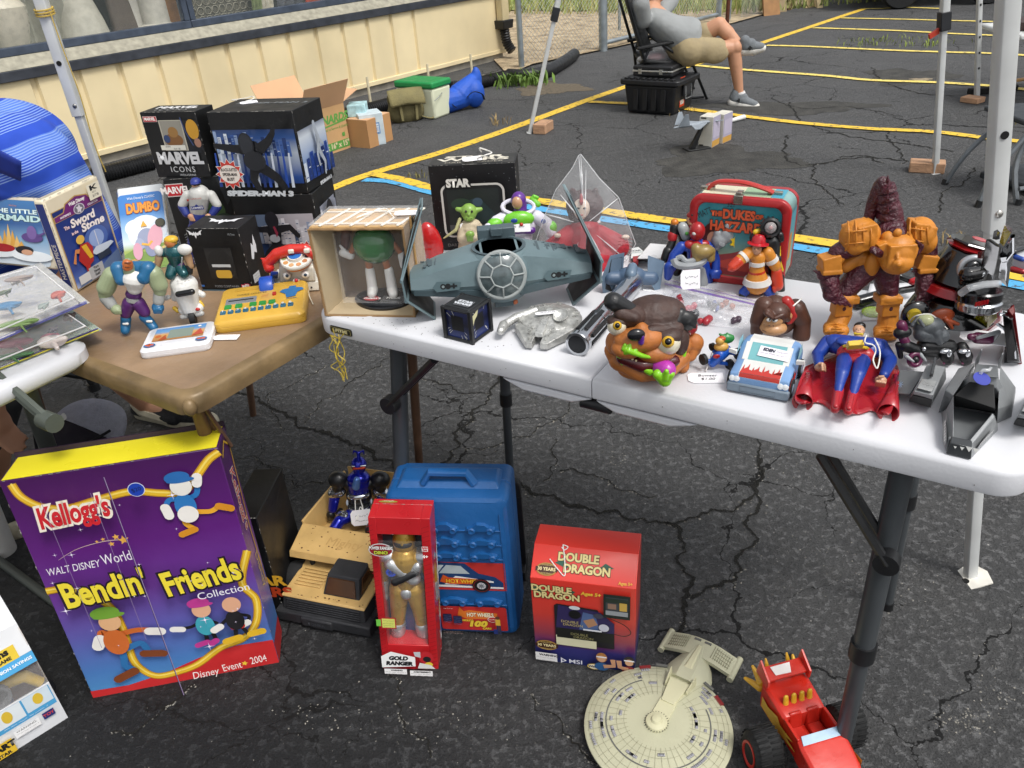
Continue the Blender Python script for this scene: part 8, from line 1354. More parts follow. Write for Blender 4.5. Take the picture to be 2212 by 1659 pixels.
x=SK('toy_blaster','glossy black toy blaster lying behind the horned creature','toy gun',ZM,(740,960));gb=M('#0f1012',.25,0,.1,20,0,0,.3)
x.pt_('barrel',gb,[x.c((540,935,0),(700,890,20),46,44),x.c((700,880,20),(920,840,60),26,24),x.c((690,900,20),(790,870,30),44,32)],.0022);G(M('#3a0f12',.3)).ell(x.p(512,945,-6),(12*x.s,30*x.s,34*x.s)).build('muzzle_lens',x.t);x.pt_('stock',gb,[x.c((820,760,80),(930,800,80),24,26)],.0022);x.raw('red_light',PM('#b5222a',.2),[x.c((905,795,50),(940,780,50),24,22)])
x=SK('paper_sheet','white sheet of paper under the horned creature','paper',ZM,(840,1010));g=G(M('#d9d9dc',.8,0,.03));g.grid(lambda a,b:x.g(560+380*a+60*b,1060-250*b-10*a,.0015+.006*abs(sin(a*6+b*3))*b),14,8);g.build('sheet',x.t,ang=0,solid=.0006);g=G(FL('#a9c83a',.5,.2));g.ell(x.g(640,1000,.006),(.022,.02,.008));g.build('green_wrapper',x.t)
gl=M('#0c0d0f',.12,0,.06,20,0,0,.6);rd=M('#8f1218',.15,.2,.08,20,0,0,.6);chm=M('#c9ccd0',.08,.95,.04,20);yl=FL('#c9c01f',.7,.08)
x=SK('toy_robot','big glossy black and red toy robot bust with chrome chest','toy robot',Z11,(1100,1080))
def frust(name,mat,c0,r0,c1,r1,seg=24,fl=1.,par=None,bev=0):
 a_,b_=x.p(*c0),x.p(*c1);X_=Matrix.Translation(a_)@(b_-a_).normalized().to_track_quat('Z','Y').to_matrix().to_4x4();L_=(b_-a_).length;return G(mat).la([(r0*.9*x.s,0),(r0*x.s,.004),(r1*x.s,L_-.003),(r1*.93*x.s,L_)],seg,X_@Matrix.Diagonal((1,fl,1,1))).build(name,par or x.t,bv=bev,ang=30)
frust('base',gl,(900,900,60),420,(950,690,60),330);frust('red_ring',rd,(950,660,60),350,(985,560,60),320);frust('trunk',gl,(985,560,60),312,(1120,240,60),215)
frust('red_collar',rd,(1120,240,60),240,(1145,190,60),220,8);hx=frust('crown',gl,(1145,190,60),232,(1160,160,60),215,8)
nv=(x.p(1160,160,60)-x.p(1120,240,60)).normalized();g=G(M('#b5484e',.2,0,.05));g.disc(x.p(1200,168,20)+nv*.004,nv,70*x.s,24,.0015);g.build('pink_emblem',hx)
nv=V((-.42,-1,.12)).normalized();cc=x.p(1140,440,-200);G(M('#b9bcc0',.25,.6)).tu(rp_(cc,nv,104*x.s,30),34*x.s,10,closed=True).build('silver_disc',x.t);g=G(gl);g.ell(cc,(90*x.s,60*x.s,90*x.s));g.build('disc_core',x.t)
x.pt_('arm',gl,[x.c((1090,500,-260),(1200,480,-260),78,70),x.c((1060,560,-250),(1150,570,-240),50,46)]);x.raw('arm_stud',chm,[x.e((1225,490,-290),(40,40,42))])
g=G(chm);x.hu(g,[(1340,500,.115),(1480,560,.10),(1500,300,.19),(1350,230,.215)],[(1380,520,.09),(1500,640,.06),(1545,300,.18),(1500,100,.235)]);g.build('chrome_face',x.t,bv=.002)
g=G(gl);x.hu(g,[(1180,600,.10),(1350,520,.12),(1380,200,.24),(1270,120,.26)],[(1300,640,.07),(1420,560,.09),(1450,220,.22),(1330,130,.25)]);g.build('shoulder_block',x.t,bv=.003)
f=Face(x.g(1352,480,.130),x.g(1480,520,.118)-x.g(1352,480,.130),(0,-.2,1));
for k in range(5):f.rect(.002,.006*k+.004,.018,.003,'#3a3d42')
f.build('grille_print',x.t)
g=G(rd);x.hu(g,[(1185,330,.19),(1300,340,.185),(1290,260,.21),(1190,265,.212)],[(1185,335,.186),(1300,345,.181),(1290,265,.206),(1190,270,.208)]);g.build('red_vent',x.t,bv=.001)
g=G(gl);x.hu(g,[(1335,140,.25),(1400,120,.25),(1390,40,.28),(1350,60,.28)],[(1375,150,.24),(1420,140,.24),(1420,70,.27),(1380,60,.28)]);g.build('black_fin',x.t,bv=.001)
g=G(M('#cfb81f',.25,0,.05));x.hu(g,[(1410,170,.24),(1450,210,.23),(1520,70,.28),(1460,0,.31)],[(1412,176,.236),(1454,214,.226),(1526,74,.276),(1466,4,.306)]);g.build('yellow_crest',x.t);g=G(rd);x.hu(g,[(1490,40,.295),(1525,75,.28),(1530,30,.297),(1465,-20,.322)],[(1494,44,.290),(1530,80,.275),(1535,34,.292),(1470,-16,.317)]);g.build('crest_tip',x.t)
g=G(chm);g.tu([x.g(1480,220,.22),x.g(1545,110,.26),x.g(1545,260,.21),x.g(1480,340,.18)],20*x.s,8);x.hu(g,[(1420,330,.19),(1500,320,.19),(1500,370,.175),(1430,370,.175)],[(1430,320,.18),(1520,330,.18),(1520,375,.165),(1440,380,.165)]);g.build('chrome_horn',x.t)
frust('chest_drum',gl,(1180,850,-330),190,(1210,650,-300),205);frust('chrome_band',chm,(1185,850,-345),196,(1200,750,-335),205)
g=G(rd)
for k in range(5):a_=x.p(1175+28*k,800-6*k,-545+4*k);g.bx(a_,(20*x.s,12*x.s,42*x.s))
g.build('red_bars',x.t);g=G(FL('#c9ccd0',.35,.1));g.tu([x.p(1020,690,-440),x.p(1090,640,-500),x.p(1250,600,-500),x.p(1400,590,-400)],34*x.s,10);g.build('clear_visor',x.t)
g=G(rd);x.hu(g,[(1070,1020,.02),(1290,1080,.02),(1430,960,.045),(1430,790,.10),(1180,880,.075)],[(1090,1060,.004),(1290,1100,.004),(1440,1000,.02),(1440,840,.06),(1190,900,.05)]);lf_=g.build('red_panel',x.t,bv=.003)
g=G(M('#8f8a12',.12,.2,.3,30,0,0,.5));x.hu(g,[(1110,1000,.034),(1280,1050,.036),(1385,940,.062),(1380,840,.095),(1200,890,.082)],[(1112,1004,.03),(1282,1054,.032),(1387,944,.058),(1382,844,.090),(1202,894,.078)]);g.build('yellow_lens',lf_)
g=G(gl);x.hu(g,[(1460,1180,.0),(1470,1390,.0),(1640,1405,.0),(1560,900,.10),(1440,860,.10)],[(1470,1200,-.0+.02),(1490,1370,.012),(1610,1385,.012),(1540,960,.10),(1450,900,.11)]);g.build('side_skirt',x.t,bv=.002)
g=G(chm);g.tu(bz([x.g(1410,900,.105),x.g(1500,930,.10),x.g(1545,1080,.07),x.g(1570,1340,.02)],5),26*x.s,8,flat=.5);g.tu(bz([x.g(1390,1000,.08),x.g(1470,1060,.075),x.g(1500,1180,.05)],5),22*x.s,8,flat=.5);g.build('chrome_rib',x.t)
g=G(rd);x.hu(g,[(1480,860,.105),(1540,800,.12),(1620,1400,.0),(1580,1400,.0)],[(1500,850,.112),(1560,800,.125),(1645,1410,.0),(1610,1408,.0)]);g.build('red_edge',x.t,bv=.002)
x.pt_('black_wheel',gl,[x.e((560,900,-300),(140,70,140))]);G(PM('#b09a2a',.3)).la([(.001,.012),(60*x.s,.012),(64*x.s,0)],24,Matrix.Translation(x.p(545,905,-372))@rotm(90,0,-15)).build('yellow_hub',x.t)
x.pt_('orange_gear',M('#8a3a18',.35,0,.15,20),[x.e((830,920,-330),(120,40,80)),x.c((870,960,-380),(990,1000,-400),26,18),x.c((890,980,-390),(930,1040,-400),20,16)])
x=SK('toy_robot','white red and blue robot piece cut by the right edge','toy robot',Z11,(1640,560));g=G(M('#c9cdd4',.3,.2));x.hu(g,[(1530,470,0),(1700,520,0),(1760,440,0),(1575,400,0)],[(1545,290,.04),(1700,330,.04),(1760,250,.04),(1590,215,.04)]);g.build('body',x.t,bv=.003);x.pt_('red_panel',rd,[x.gc((1545,445,.012),(1640,470,.012),34,30)]);x.pt_('blue_panel',PM('#2a4a9a',.25),[x.gc((1575,320,.036),(1640,345,.036),26,26)]);x.pt_('black_top',gl,[x.gc((1560,270,.045),(1640,240,.045),34,34)])
x=SK('toy_robot','grey and purple insect like toy robot with claws and a paper tag','toy robot',Z11,(800,1390));gq,pq,bq=M('#4c5054',.4,.2,.15,30,.3,60),PM('#5a1c40',.3),M('#131416',.35,.1,.12,30)
x.pt_('torso',gq,[x.e((690,1020,0),(150,110,100)),x.c((620,1100,-40),(820,1120,-20),76,80),x.c((760,1080,-60),(800,1180,-60),60,40)]);x.raw('back_rib',gq,[x.c((530,1010,-40),(590,930,0),22,22),x.c((590,930,0),(700,910,20),22,20),x.c((700,910,20),(840,1010,0),22,20),x.c((600,960,-80),(640,1020,-110),18,16)]);x.raw('cockpit',FL('#cfd4a0',.5,.1),[x.e((660,960,-40),(80,60,56))])
x.pt_('pelvis',bq,[x.c((650,1220,-20),(900,1230,-10),76,76),x.c((640,1300,-30),(760,1320,-40),50,46)]);
for dx in(0,190):x.pt_('leg',bq,[x.c((840+dx,1240,-20),(880+dx,1330,-70),62,66),x.c((880+dx,1330,-70),(890+dx,1370,-90),64,50)]);x.raw('chrome_knee',chm,[x.e((860+dx,1270,-84),(62,40,26)),x.e((905+dx,1300,-130),(24,14,40))]);x.raw('pink_foot',PM('#7a3a5a',.3),[x.c((850+dx,1395,-100),(930+dx,1385,-90),14,14)])
x.pt_('left_arm',pq,[x.c((420,1010,-20),(440,1060,-30),50,46),x.c((440,1150,-40),(480,1230,-60),46,46)]);x.pt_('left_shoulder',bq,[x.c((400,1090,-30),(460,1080,-30),60,56),x.c((460,1220,-60),(560,1260,-70),60,56),x.c((390,1210,-40),(410,1330,-60),34,26)]);G(pq).tu(rp_(x.p(555,1360,-130),V((.1,-1,.35)),58*x.s,24),26*x.s,10,closed=True).build('ring_mouth',x.t);g=G(blk);g.ell(x.p(555,1360,-118),40*x.s);g.build('mouth_hole',x.t)
x.raw('pincer',GYp,[x.c((470,1330,-140),(540,1380,-190),22,10),x.c((610,1310,-120),(665,1370,-160),22,10)]);x.raw('silver_stud',chm,[x.e((645,1250,-110),22)]);x.pt_('right_claw',pq,[x.c((1190,1140,20),(1300,1150,10),60,56),x.c((1120,1130,20),(1180,1130,20),36,40)]);x.raw('claw_prong',GYp,[x.c((1190,1140,-50),(1400,1080,-40),18,22),x.c((1400,1085,-40),(1360,1160,-30),22,12)])
x.tag(1000,1160,.03,-.52,'long white price tag hanging over the insect robot',16,.075,.032,text=['Slinger','$1']);x.string('white string from the insect robot to its price tag',[(500,980,.07),(560,920,.095),(700,900,.10),(790,960,.085),(880,1050,.06)],.0012)
x=SK('toy_vehicle','grey armoured toy craft with open cockpit and shark teeth nose','toy spaceship',Z10,(1480,1200));v1,v2,v3=M('#8b8e90',.45,.15,.1,30,.1,60),M('#686b6d',.5,.1,.1,30,.1,60),M('#34373a',.55,0,.1,30)
def seg(name,mat,lo,hi,bev=.0012,par=None):g=G(mat);x.hu(g,lo,hi);return g.build(name,par or x.t,bv=bev)
seg('left_wall',v1,[(1350,930,0),(1385,1215,0),(1420,1210,0),(1445,880,0)],[(1390,900,.03),(1410,1110,.022),(1435,1100,.022),(1445,800,.055)])
seg('right_wall',v1,[(1570,1270,0),(1770,1060,0),(1760,960,0),(1560,1200,0)],[(1580,1150,.022),(1745,960,.04),(1730,930,.045),(1560,1130,.022)])
no=seg('nose',v3,[(1385,1230,.002),(1570,1275,.002),(1575,1200,.002),(1400,1170,.002)],[(1420,1150,.022),(1578,1185,.022),(1575,1130,.026),(1425,1100,.026)])
seg('cockpit_floor',v2,[(1430,1110,.004),(1560,1135,.004),(1740,950,.004),(1430,900,.004)],[(1430,1110,.010),(1560,1135,.010),(1740,940,.012),(1440,890,.012)]);seg('cockpit_back',M('#101112',.7),[(1445,880,.01),(1745,930,.01),(1790,780,.01),(1500,740,.01)],[(1450,800,.056),(1750,900,.05),(1740,720,.075),(1560,700,.075)],.001)
seg('canopy_arch',v1,[(1480,770,.04),(1560,720,.07),(1760,745,.07),(1800,830,.04)],[(1470,730,.05),(1570,630,.088),(1770,660,.088),(1820,760,.05)]);seg('engine_box',v2,[(1585,660,.06),(1775,680,.06),(1770,600,.06),(1600,590,.06)],[(1585,650,.09),(1775,670,.09),(1765,580,.09),(1605,570,.09)])
G(FL('#dfe2e4',.4,.08)).tu(bz([x.g(1640,640,.094),x.g(1660,615,.10),x.g(1700,615,.10),x.g(1715,600,.095)],4),12*x.s,8).build('clear_pipe',x.t)
for(p0,p1)in(((1595,590),(1645,455)),((1765,600),(1800,485))):seg('fin',v1,[(p0[0],p0[1],.05),(p0[0]+24,p0[1]+6,.05),(p0[0]+30,p0[1]-60,.05),(p0[0]+10,p0[1]-60,.05)],[(p1[0]-4,p1[1]+14,.125),(p1[0]+8,p1[1]+14,.125),(p1[0]+10,p1[1],.125),(p1[0],p1[1],.125)],.0006)
G(M('#2f3a9a',.4)).disc(x.g(1650,678,.0895),V((0,-.45,1)),60*x.s,26,.0008).build('blue_sticker',x.t)
seg('left_fuselage',v1,[(1330,930,.0),(1420,900,.0),(1590,650,.0),(1480,640,.0)],[(1380,760,.05),(1440,800,.055),(1600,560,.085),(1480,600,.07)]);seg('right_fuselage',v1,[(1760,1010,0),(1870,960,0),(1900,780,0),(1780,800,0)],[(1770,900,.045),(1860,870,.03),(1900,740,.04),(1785,580,.085)])
for dx,nm in((0,'left_pod'),(770,'right_pod')):
 dy=170 if dx else 0;q=lambda X_,Y_,h_:(X_+dx,Y_+dy,h_);seg(nm,v1,[q(1115,830,.006),q(1275,880,.006),q(1390,680,.006),q(1240,620,.006)],[q(1150,770,.05),q(1290,800,.05),q(1385,590,.055),q(1250,565,.055)]);seg('intake',M('#1a1b1c',.6),[q(1112,845,.012),q(1275,893,.012),q(1278,860,.012),q(1125,815,.012)],[q(1140,800,.034),q(1285,830,.034),q(1285,815,.034),q(1148,785,.034)],.0008)
 seg('hatch',M('#9a9c9c',.3,.3,.2,40),[q(1172,750,.0505),q(1280,778,.0505),q(1318,700,.052),q(1210,680,.052)],[q(1172,745,.056),q(1280,773,.056),q(1318,695,.057),q(1210,675,.057)],.0008);seg('gun',v3,[q(1262,660,.055),q(1290,665,.055),q(1312,560,.058),q(1295,555,.058)],[q(1270,640,.068),q(1290,645,.068),q(1318,520,.082),q(1300,515,.082)],.0008)
wo=seg('wing',v2,[(1015,800,.004),(1120,800,.02),(1230,640,.03),(1045,620,.03)],[(1015,790,.010),(1120,790,.028),(1230,625,.036),(1045,610,.036)]);f=Face(x.g(1025,775,.0125),x.g(1110,780,.0265)-x.g(1025,775,.0125),x.g(1045,640,.036)-x.g(1025,775,.0125));f.k=.0035;f.star(.012,.012,.008,'#9fc4dd',8,.35);f.build('wing_mark',wo)
for O_,uu in((x.g(1388,1195,.005),x.g(1378,1010,.012)-x.g(1388,1195,.005)),(x.g(1700,1075,.012),x.g(1590,1200,.010)-x.g(1700,1075,.012))):
 up_=V((0,-.25,1)).normalized();f=Face(O_,-uu if uu.x>0 and False else uu,up_);L_=uu.length;sgn=f.n.dot(CAM-(x.o+O_));
 if sgn<0:f=Face(O_+uu,-uu,up_)
 f.k=.003;f.poly([(0,0),(L_*.5,-.004),(L_,.002),(L_*.9,.014),(L_*.5,.017),(L_*.1,.012)],'#8d9092');
 for k in range(7):f.poly([(L_*(.08+.12*k),.013),(L_*(.2+.12*k),.014),(L_*(.14+.12*k),.006)],'#dcdcd8')
 f.build('teeth_mark',x.t)
f=Face(x.g(1402,1226,.004),x.g(1560,1262,.004)-x.g(1402,1226,.004),(0,.25,1));f.k=.002
for k in range(4):f.poly([(.004+.009*k,.018),(.013+.009*k,.018),(.0085+.009*k,.010)],'#dcdcd8')
f.build('teeth_mark',no)
x=SK('action_figure','racing driver figurine in white and blue suit with hands on hips','figurine',Z5,(520,1390),CZ);rw,rbl=PM('#b9b9b5',.5),PM('#23307a',.45);fs=PM('#b98a6c')
x.pt_('jacket',rw,[x.c((515,850),(505,960),76,62),x.c((440,850),(590,850),36,36)]);x.pt_('left_sleeve',rw,[x.c((425,850),(385,920,-10),36,32)]);x.pt_('right_sleeve',rw,[x.c((600,850),(645,920,-10),36,32)]);x.pt_('cuff',rbl,[x.c((385,935,-10),(415,990,-30),32,27)]);x.pt_('cuff',rbl,[x.c((645,935,-10),(610,990,-30),32,27)]);x.pt_('trousers',rbl,[x.c((505,1000),(500,1060),64,60),x.c((470,1090),(455,1340),40,34),x.c((535,1090),(550,1340),40,34)])
for s,hx_ in((1,450),(-1,580)):x.pt_('hand',fs,[x.e((hx_,1010,-52),(24,20,22))]+[x.c((hx_-12+9*k,1018,-64),(hx_-4+9*k+4*s,1040,-66),7,6)for k in range(4)],.0012)
hh_=x.pt_('head',fs,[x.e((490,785,0),(30,32,44)),x.e((490,808,-6),(24,24,22))]);x.pt_('cap',rbl,[x.e((484,748,4),(38,40,30)),x.e((478,762,-34),(34,26,8))],par=hh_);x.raw('sunglasses',PM('#0c0c0e',.1),[x.e((478,772,-30),(13,6,8)),x.e((504,770,-30),(13,6,8))],hh_)
f=Face(x.p(455,960,-80),(1,0,0),(0,-.1,1));f.k=.002;s_=x.s;f.poly([(0,0),(90*s_,0),(90*s_,28*s_),(60*s_,28*s_),(45*s_,42*s_),(30*s_,28*s_),(0,28*s_)],'#23307a');f.txt("LOWE'S",45*s_,14*s_,20*s_,'#d9d9dc',bold=.0003,W=80*s_);f.txt('CHARGER',50*s_,82*s_,14*s_,'#b5402a',shear=.2,W=90*s_);f.rect(-10*s_,70*s_,14*s_,14*s_,'#a8322a');f.build('jersey_print',x.t)
x=SK('action_figure','muscular toy figure with grey green arms and purple trousers','action figure',Z4,(1140,1370),CZ);gg_,tl_,pu,ow=PM('#8f9a78',.5),PM('#1c5f8a',.35),PM('#4a1a5c',.4),PM('#d3d2ce',.5)
x.pt_('chest',ow,[x.c((1090,940,-10),(1090,1000,-10),96,60),x.e((1090,930,-20),(110,70,70))]);x.pt_('purple_waist',pu,[x.c((1070,1055),(1095,1055),50,50)]);G(PM('#9a9c9a',.3)).tu([x.p(1083,1080),x.p(1083,1106)],[58*x.s,56*x.s],20).build('belt',x.t)
x.pt_('vest',tl_,[x.c((960,850,-10),(980,940,-46),60,46),x.c((1200,850,-10),(1170,930,-46),60,46),x.c((960,845,20),(1210,845,20),56,56),x.e((1150,930,-66),(40,24,44))]);x.pt_('neck',gg_,[x.c((1050,870,-20),(1042,830,-40),50,40)]);hh_=x.pt_('head',PM('#b5622c',.45),[x.e((1035,815,-50),(40,40,44)),x.e((1035,840,-56),(40,34,28))]);x.pt_('hair',gg_,[x.e((1030,785,-40),(32,32,18))],par=hh_);x.raw('face_line',PM('#5a2a14'),[x.c((1015,838,-90),(1056,838,-90),3),x.c((1012,802,-86),(1060,802,-86),5)],hh_)
x.pt_('left_arm',gg_,[x.c((905,900),(860,1000),66,72),x.c((860,1010),(850,1060),62,50)]);x.pt_('left_band',PM('#9a9c9a',.35),[x.c((860,1085),(900,1140,-10),52,46)]);x.pt_('left_fist',gg_,[x.e((945,1180,-30),(46,40,42))]+[x.c((930+14*k,1190,-60),(936+14*k,1212,-58),12,10)for k in range(4)])
x.pt_('right_arm',gg_,[x.c((1250,890),(1290,980),66,66),x.c((1290,980),(1295,1030),60,50)]);x.pt_('right_band',PM('#9a9c9a',.35),[x.c((1290,1060),(1285,1110,-10),46,44)]);x.pt_('right_fist',tl_,[x.e((1280,1165,-20),(48,42,48))]+[x.c((1250+18*k,1180,-56),(1252+18*k,1206,-52),13,11)for k in range(4)])
for nm,a_,b_,c_,d_ in(('left',(1050,1130),(1020,1210),(1018,1300),(1015,1350)),('right',(1120,1130),(1170,1200),(1210,1280),(1245,1325))):x.pt_(nm+'_leg',pu,[x.c((*a_,0),(*b_,-10),56,46)]);x.pt_(nm+'_boot',tl_,[x.c((b_[0],b_[1]+40,-6),(*c_,0),42,38),x.c((*c_,0),(*d_,-30),40,36)]);x.raw(nm+'_boot_stripe',ow,[x.c((c_[0]-16,c_[1]-4,-40),(c_[0]+16,c_[1]-4,-40),10,10)])
x=SK('toy_scooter','white toy scooter ridden by a blond figure in teal armour','toy motorbike',Z4,(1560,1300),CZ)
fb_=x.pt_('fairing',ow,[x.e((1490,980,10),(108,90,90)),x.c((1500,1010),(1540,1160,-10),100,76),x.c((1490,1180,-10),(1610,1165,-10),44,40),x.c((1440,1000,20),(1420,1080,30),50,36)]);x.raw('visor',PM('#101113',.15),[x.c((1445,1056,-98),(1555,1036,-104),24,24)],fb_);x.raw('vents',M('#b0ada6',.6),[x.e((1440+30*k,950-8*(k%2),-78-6*k),(8,5,3))for k in range(4)],fb_)
G(M('#111214',.6)).la([(22*x.s,-24*x.s),(62*x.s,-22*x.s),(66*x.s,0),(62*x.s,22*x.s),(22*x.s,24*x.s)],26,Matrix.Translation(x.p(1560,1240,-40))@rotm(0,90,12)).build('wheel',x.t,ang=50);x.raw('axle',PM('#a9a9a6',.3),[x.c((1480,1240,-40),(1510,1235,-40),22,22),x.c((1600,1222,-40),(1635,1212,-40),20,20)]);x.raw('red_light',PM('#a8221f',.2),[x.e((1505,1195,-50),(20,14,14)),x.e((1600,1178,-50),(20,14,14))]);x.raw('yellow_peg',PM('#c9a52a',.4),[x.c((1415,1170,10),(1440,1190,0),18,18),x.c((1620,1120,10),(1640,1150,0),16,16)]);x.pt_('handlebar',ow,[x.c((1600,1040,40),(1640,1060,20),26,26),x.c((1340,1090,40),(1365,1080,30),20,20)])
te=M('#0f4a4f',.25,.3,.1,30,0,0,.4);x.pt_('rider_torso',te,[x.c((1420,720,20),(1425,800,20),80,50),x.c((1330,720,20),(1510,720,20),36,36)]);x.pt_('rider_legs',te,[x.c((1400,840,10),(1380,900,-30),44,40),x.c((1460,840,10),(1490,890,-30),44,40)]);x.pt_('rider_belt',pu,[x.c((1400,822,10),(1460,820,10),34,34)]);x.pt_('shoulder_pad',ow,[x.e((1288,705,0),(34,34,44)),x.e((1495,695,-10),(58,40,44))])
hh_=x.pt_('rider_head',PM('#b5703c',.45),[x.e((1378,640,0),(40,38,46))]);x.pt_('rider_hair',PM('#d0a52a',.45),[x.e((1385,612,10),(54,46,30)),x.c((1415,625,20),(1418,665,20),18,16),x.c((1345,620,10),(1340,650,10),16,12)],par=hh_);x.pt_('rider_arm',PM('#9a7a5a',.45),[x.c((1290,760,10),(1275,830,-10),32,24)]);x.pt_('rider_arm',PM('#9a7a5a',.45),[x.c((1520,750,10),(1545,830,-10),34,24)]);x.pt_('rider_glove',blk,[x.c((1272,835,-10),(1290,880,-20),24,20)]);x.pt_('rider_glove',blk,[x.c((1535,835,-10),(1540,880,-20),26,22)]);x.raw('lever',GYp,[x.c((1475,760,-60),(1470,830,-50),6,6)])
x=SK('toy_telephone','white toy telephone with red handset, dial and googly eyes','toy telephone',Z12,(1400,735),CZ);tb=PM('#d6d2c6',.4)
g=G(tb);x.hu(g,[(1070,738,.002),(1790,700,.002),(1710,470,.002),(1120,500,.002)],[(1062,588,.026),(1780,550,.026),(1700,330,.026),(1120,360,.026)]);g.build('base',x.t,bv=.003)
g=G(tb);x.hu(g,[(1165,578,.026),(1735,560,.026),(1700,400,.026),(1160,410,.026)],[(1150,345,.066),(1695,335,.066),(1660,160,.085),(1165,165,.085)]);g.build('phone_body',x.t,bv=.005,seg=3)
nv=V((0,-.35,1)).normalized();cc=x.g(1430,228,.082);Xd=Matrix.Translation(cc)@nv.to_track_quat('Z','Y').to_matrix().to_4x4();R_=245*x.s
do=G(PM('#dcdad2',.3)).la([(R_*.97,0),(R_,.003),(R_,.007),(R_*.94,.010),(.001,.010)],40,Xd).build('dial',x.t,ang=40);G(PM('#dcdad2',.3)).la([(R_*.5,.0102),(R_*.47,.018),(.001,.0185)],30,Xd).build('dial_centre',do);G(PM('#2a6ab5',.35)).la([(R_*.41,.0188),(R_*.41,.0193),(.001,.0193)],28,Xd).build('blue_label',do)
for k,c in enumerate(('#c98a5a','#b57a52','#33353a','#4a5560','#8a9a98','#c9c5bc','#b9c49a','#8fa06a','#c9925a','#d0a070')):a=k*2*pi/10-1.2;G(M(c,.5)).la([(.0065,.0102),(.0065,.0107),(.0003,.0107)],14,Xd@T(R_*.73*cos(a),R_*.73*sin(a),0)).build('dial_hole',do)
G(PM('#c9702a',.4)).la([(R_*.9,-.006),(R_*.92,.0),(.001,.0)],30,Xd).build('orange_ring',x.t)
for ex,ey in((1280,465),(1565,450)):e_=x.raw('eye',PM('#dedcd6',.1),[x.e((ex,ey,-36),60)]);fw_=(CAM-(x.o+x.p(ex,ey,-36))).normalized();g=G(PM('#1d2f45',.1));g.ell(x.p(ex,ey,-36)+fw_*44*x.s+V((0,0,-.0006)),28*x.s);g.build('pupil',e_)
no_=x.raw('nose',tb,[x.e((1425,560,-50),60)]);g=G(PM('#b5202a',.2));g.ell(x.p(1425,540,-100),30*x.s);g.build('nose_tip',no_);f=Face(x.g(1180,690,.008),x.g(1700,663,.008)-x.g(1180,690,.008),(0,0,1));f.k=.003;s_=x.s;f.line([(v.x,v.y)for v in bz([(80*s_,60*s_,0),(150*s_,10*s_,0),(270*s_,0,0),(380*s_,60*s_,0)],6)],.0016,'#5a2a1c');f.star(500*s_,25*s_,.004,'#22222a',5,.45);f.build('smile_print',x.t)
hs_=PM('#c4281c',.25,.05,.4);x.pt_('handset',hs_,[x.c((980,270,80),(1120,130,80),80,90),x.c((1120,130,80),(1330,60,80),90,86),x.c((1330,60,80),(1560,40,80),86,70),x.c((1560,40,80),(1680,120,80),74,90),x.c((960,250,80),(1000,340,60),70,84),x.c((930,215,70),(880,200,70),22,14)]);g=G(tb)
for q in((1345,85),(1590,75)):g.bx(x.p(*q,10),(90*x.s,.012,70*x.s))
g.build('cradle',x.t,bv=.003);G(M('#1d4aa8',.3)).la([(.001,-.016),(.028,-.016),(.03,-.012),(.03,.012),(.028,.016),(.001,.016)],26,Matrix.Translation(x.g(985,660,.030))@rotm(0,90,8)).build('wheel',x.t);g=G(M('#1c3a8a',.4));x.hu(g,[(1020,520,.03),(1140,510,.03),(1150,440,.04),(1030,420,.04)],[(1020,460,.06),(1140,450,.06),(1150,400,.07),(1030,400,.07)]);g.build('blue_side',x.t,bv=.002)
ya,yb,yc=P(*Z12(165,1385),CZ),P(*Z12(1590,1195),CZ),P(*Z12(1550,740),CZ);ww=(yb-ya).length;dd_=(yc-yb).length*1.02;rz=yaw(ya,yb)
t=tg('toy_calculator','yellow toy calculator with blue and green keys on the card table','toy calculator',ya,rz);YC=PM('#cda23c',.45,.05)
rg=lambda i,z,k=0:[(px,py,z+k*py/dd_)for px,py in rq(ww-2*i,dd_-2*i,.016,5,i,i)]
g=G(YC);g.rg_([rg(.002,0),rg(0,.003),rg(0,.0135),rg(.0008,.0138),rg(.0008,.0144),rg(0,.0147),rg(0,.022,.008),rg(.004,.027,.009),rg(.006,.0285,.009)]);yo=g.build('case',t,ang=40);zt=lambda py:.0288+.009*py/dd_;sl=V((0,dd_,.009)).normalized()
def plate(name,mat,px,py,w_,h_,th_,r=.002):g=G(mat);g.hu([(a_,b_,zt(b_)-.002)for a_,b_ in rq(w_,h_,r,3,px,py)],[(a_,b_,zt(b_)+th_)for a_,b_ in rq(w_*.94,h_*.9,r,3,px+w_*.03,py+h_*.05)]);return g.build(name,yo)
kb1,kb2=PM('#2a6480',.4),PM('#2f8a3c',.4)
for k in range(10):plate('number_key',kb1,ww*(.06+.083*k),dd_*.20,ww*.062,dd_*.085,.003)
for px in(.09,.21,.37,.475,.58):plate('sign_key',kb2,ww*px,dd_*.34,ww*.08,dd_*.10,.003)
plate('display_window',PM('#7d8084',.3),ww*.08,dd_*.47,ww*.36,dd_*.17,.0012);plate('display_slot',PM('#2c3034',.4),ww*.11,dd_*.54,ww*.3,dd_*.03,.0022);plate('red_button',PM('#a8321f',.3),ww*.61,dd_*.58,ww*.045,dd_*.09,.003,.003)
g=G(PM('#b58f34',.5));g.box((ww*.16,dd_*.84,zt(dd_*.84)-.002),(ww*.62,dd_*.91,zt(dd_*.9)+.0006));g.build('handle_groove',yo)
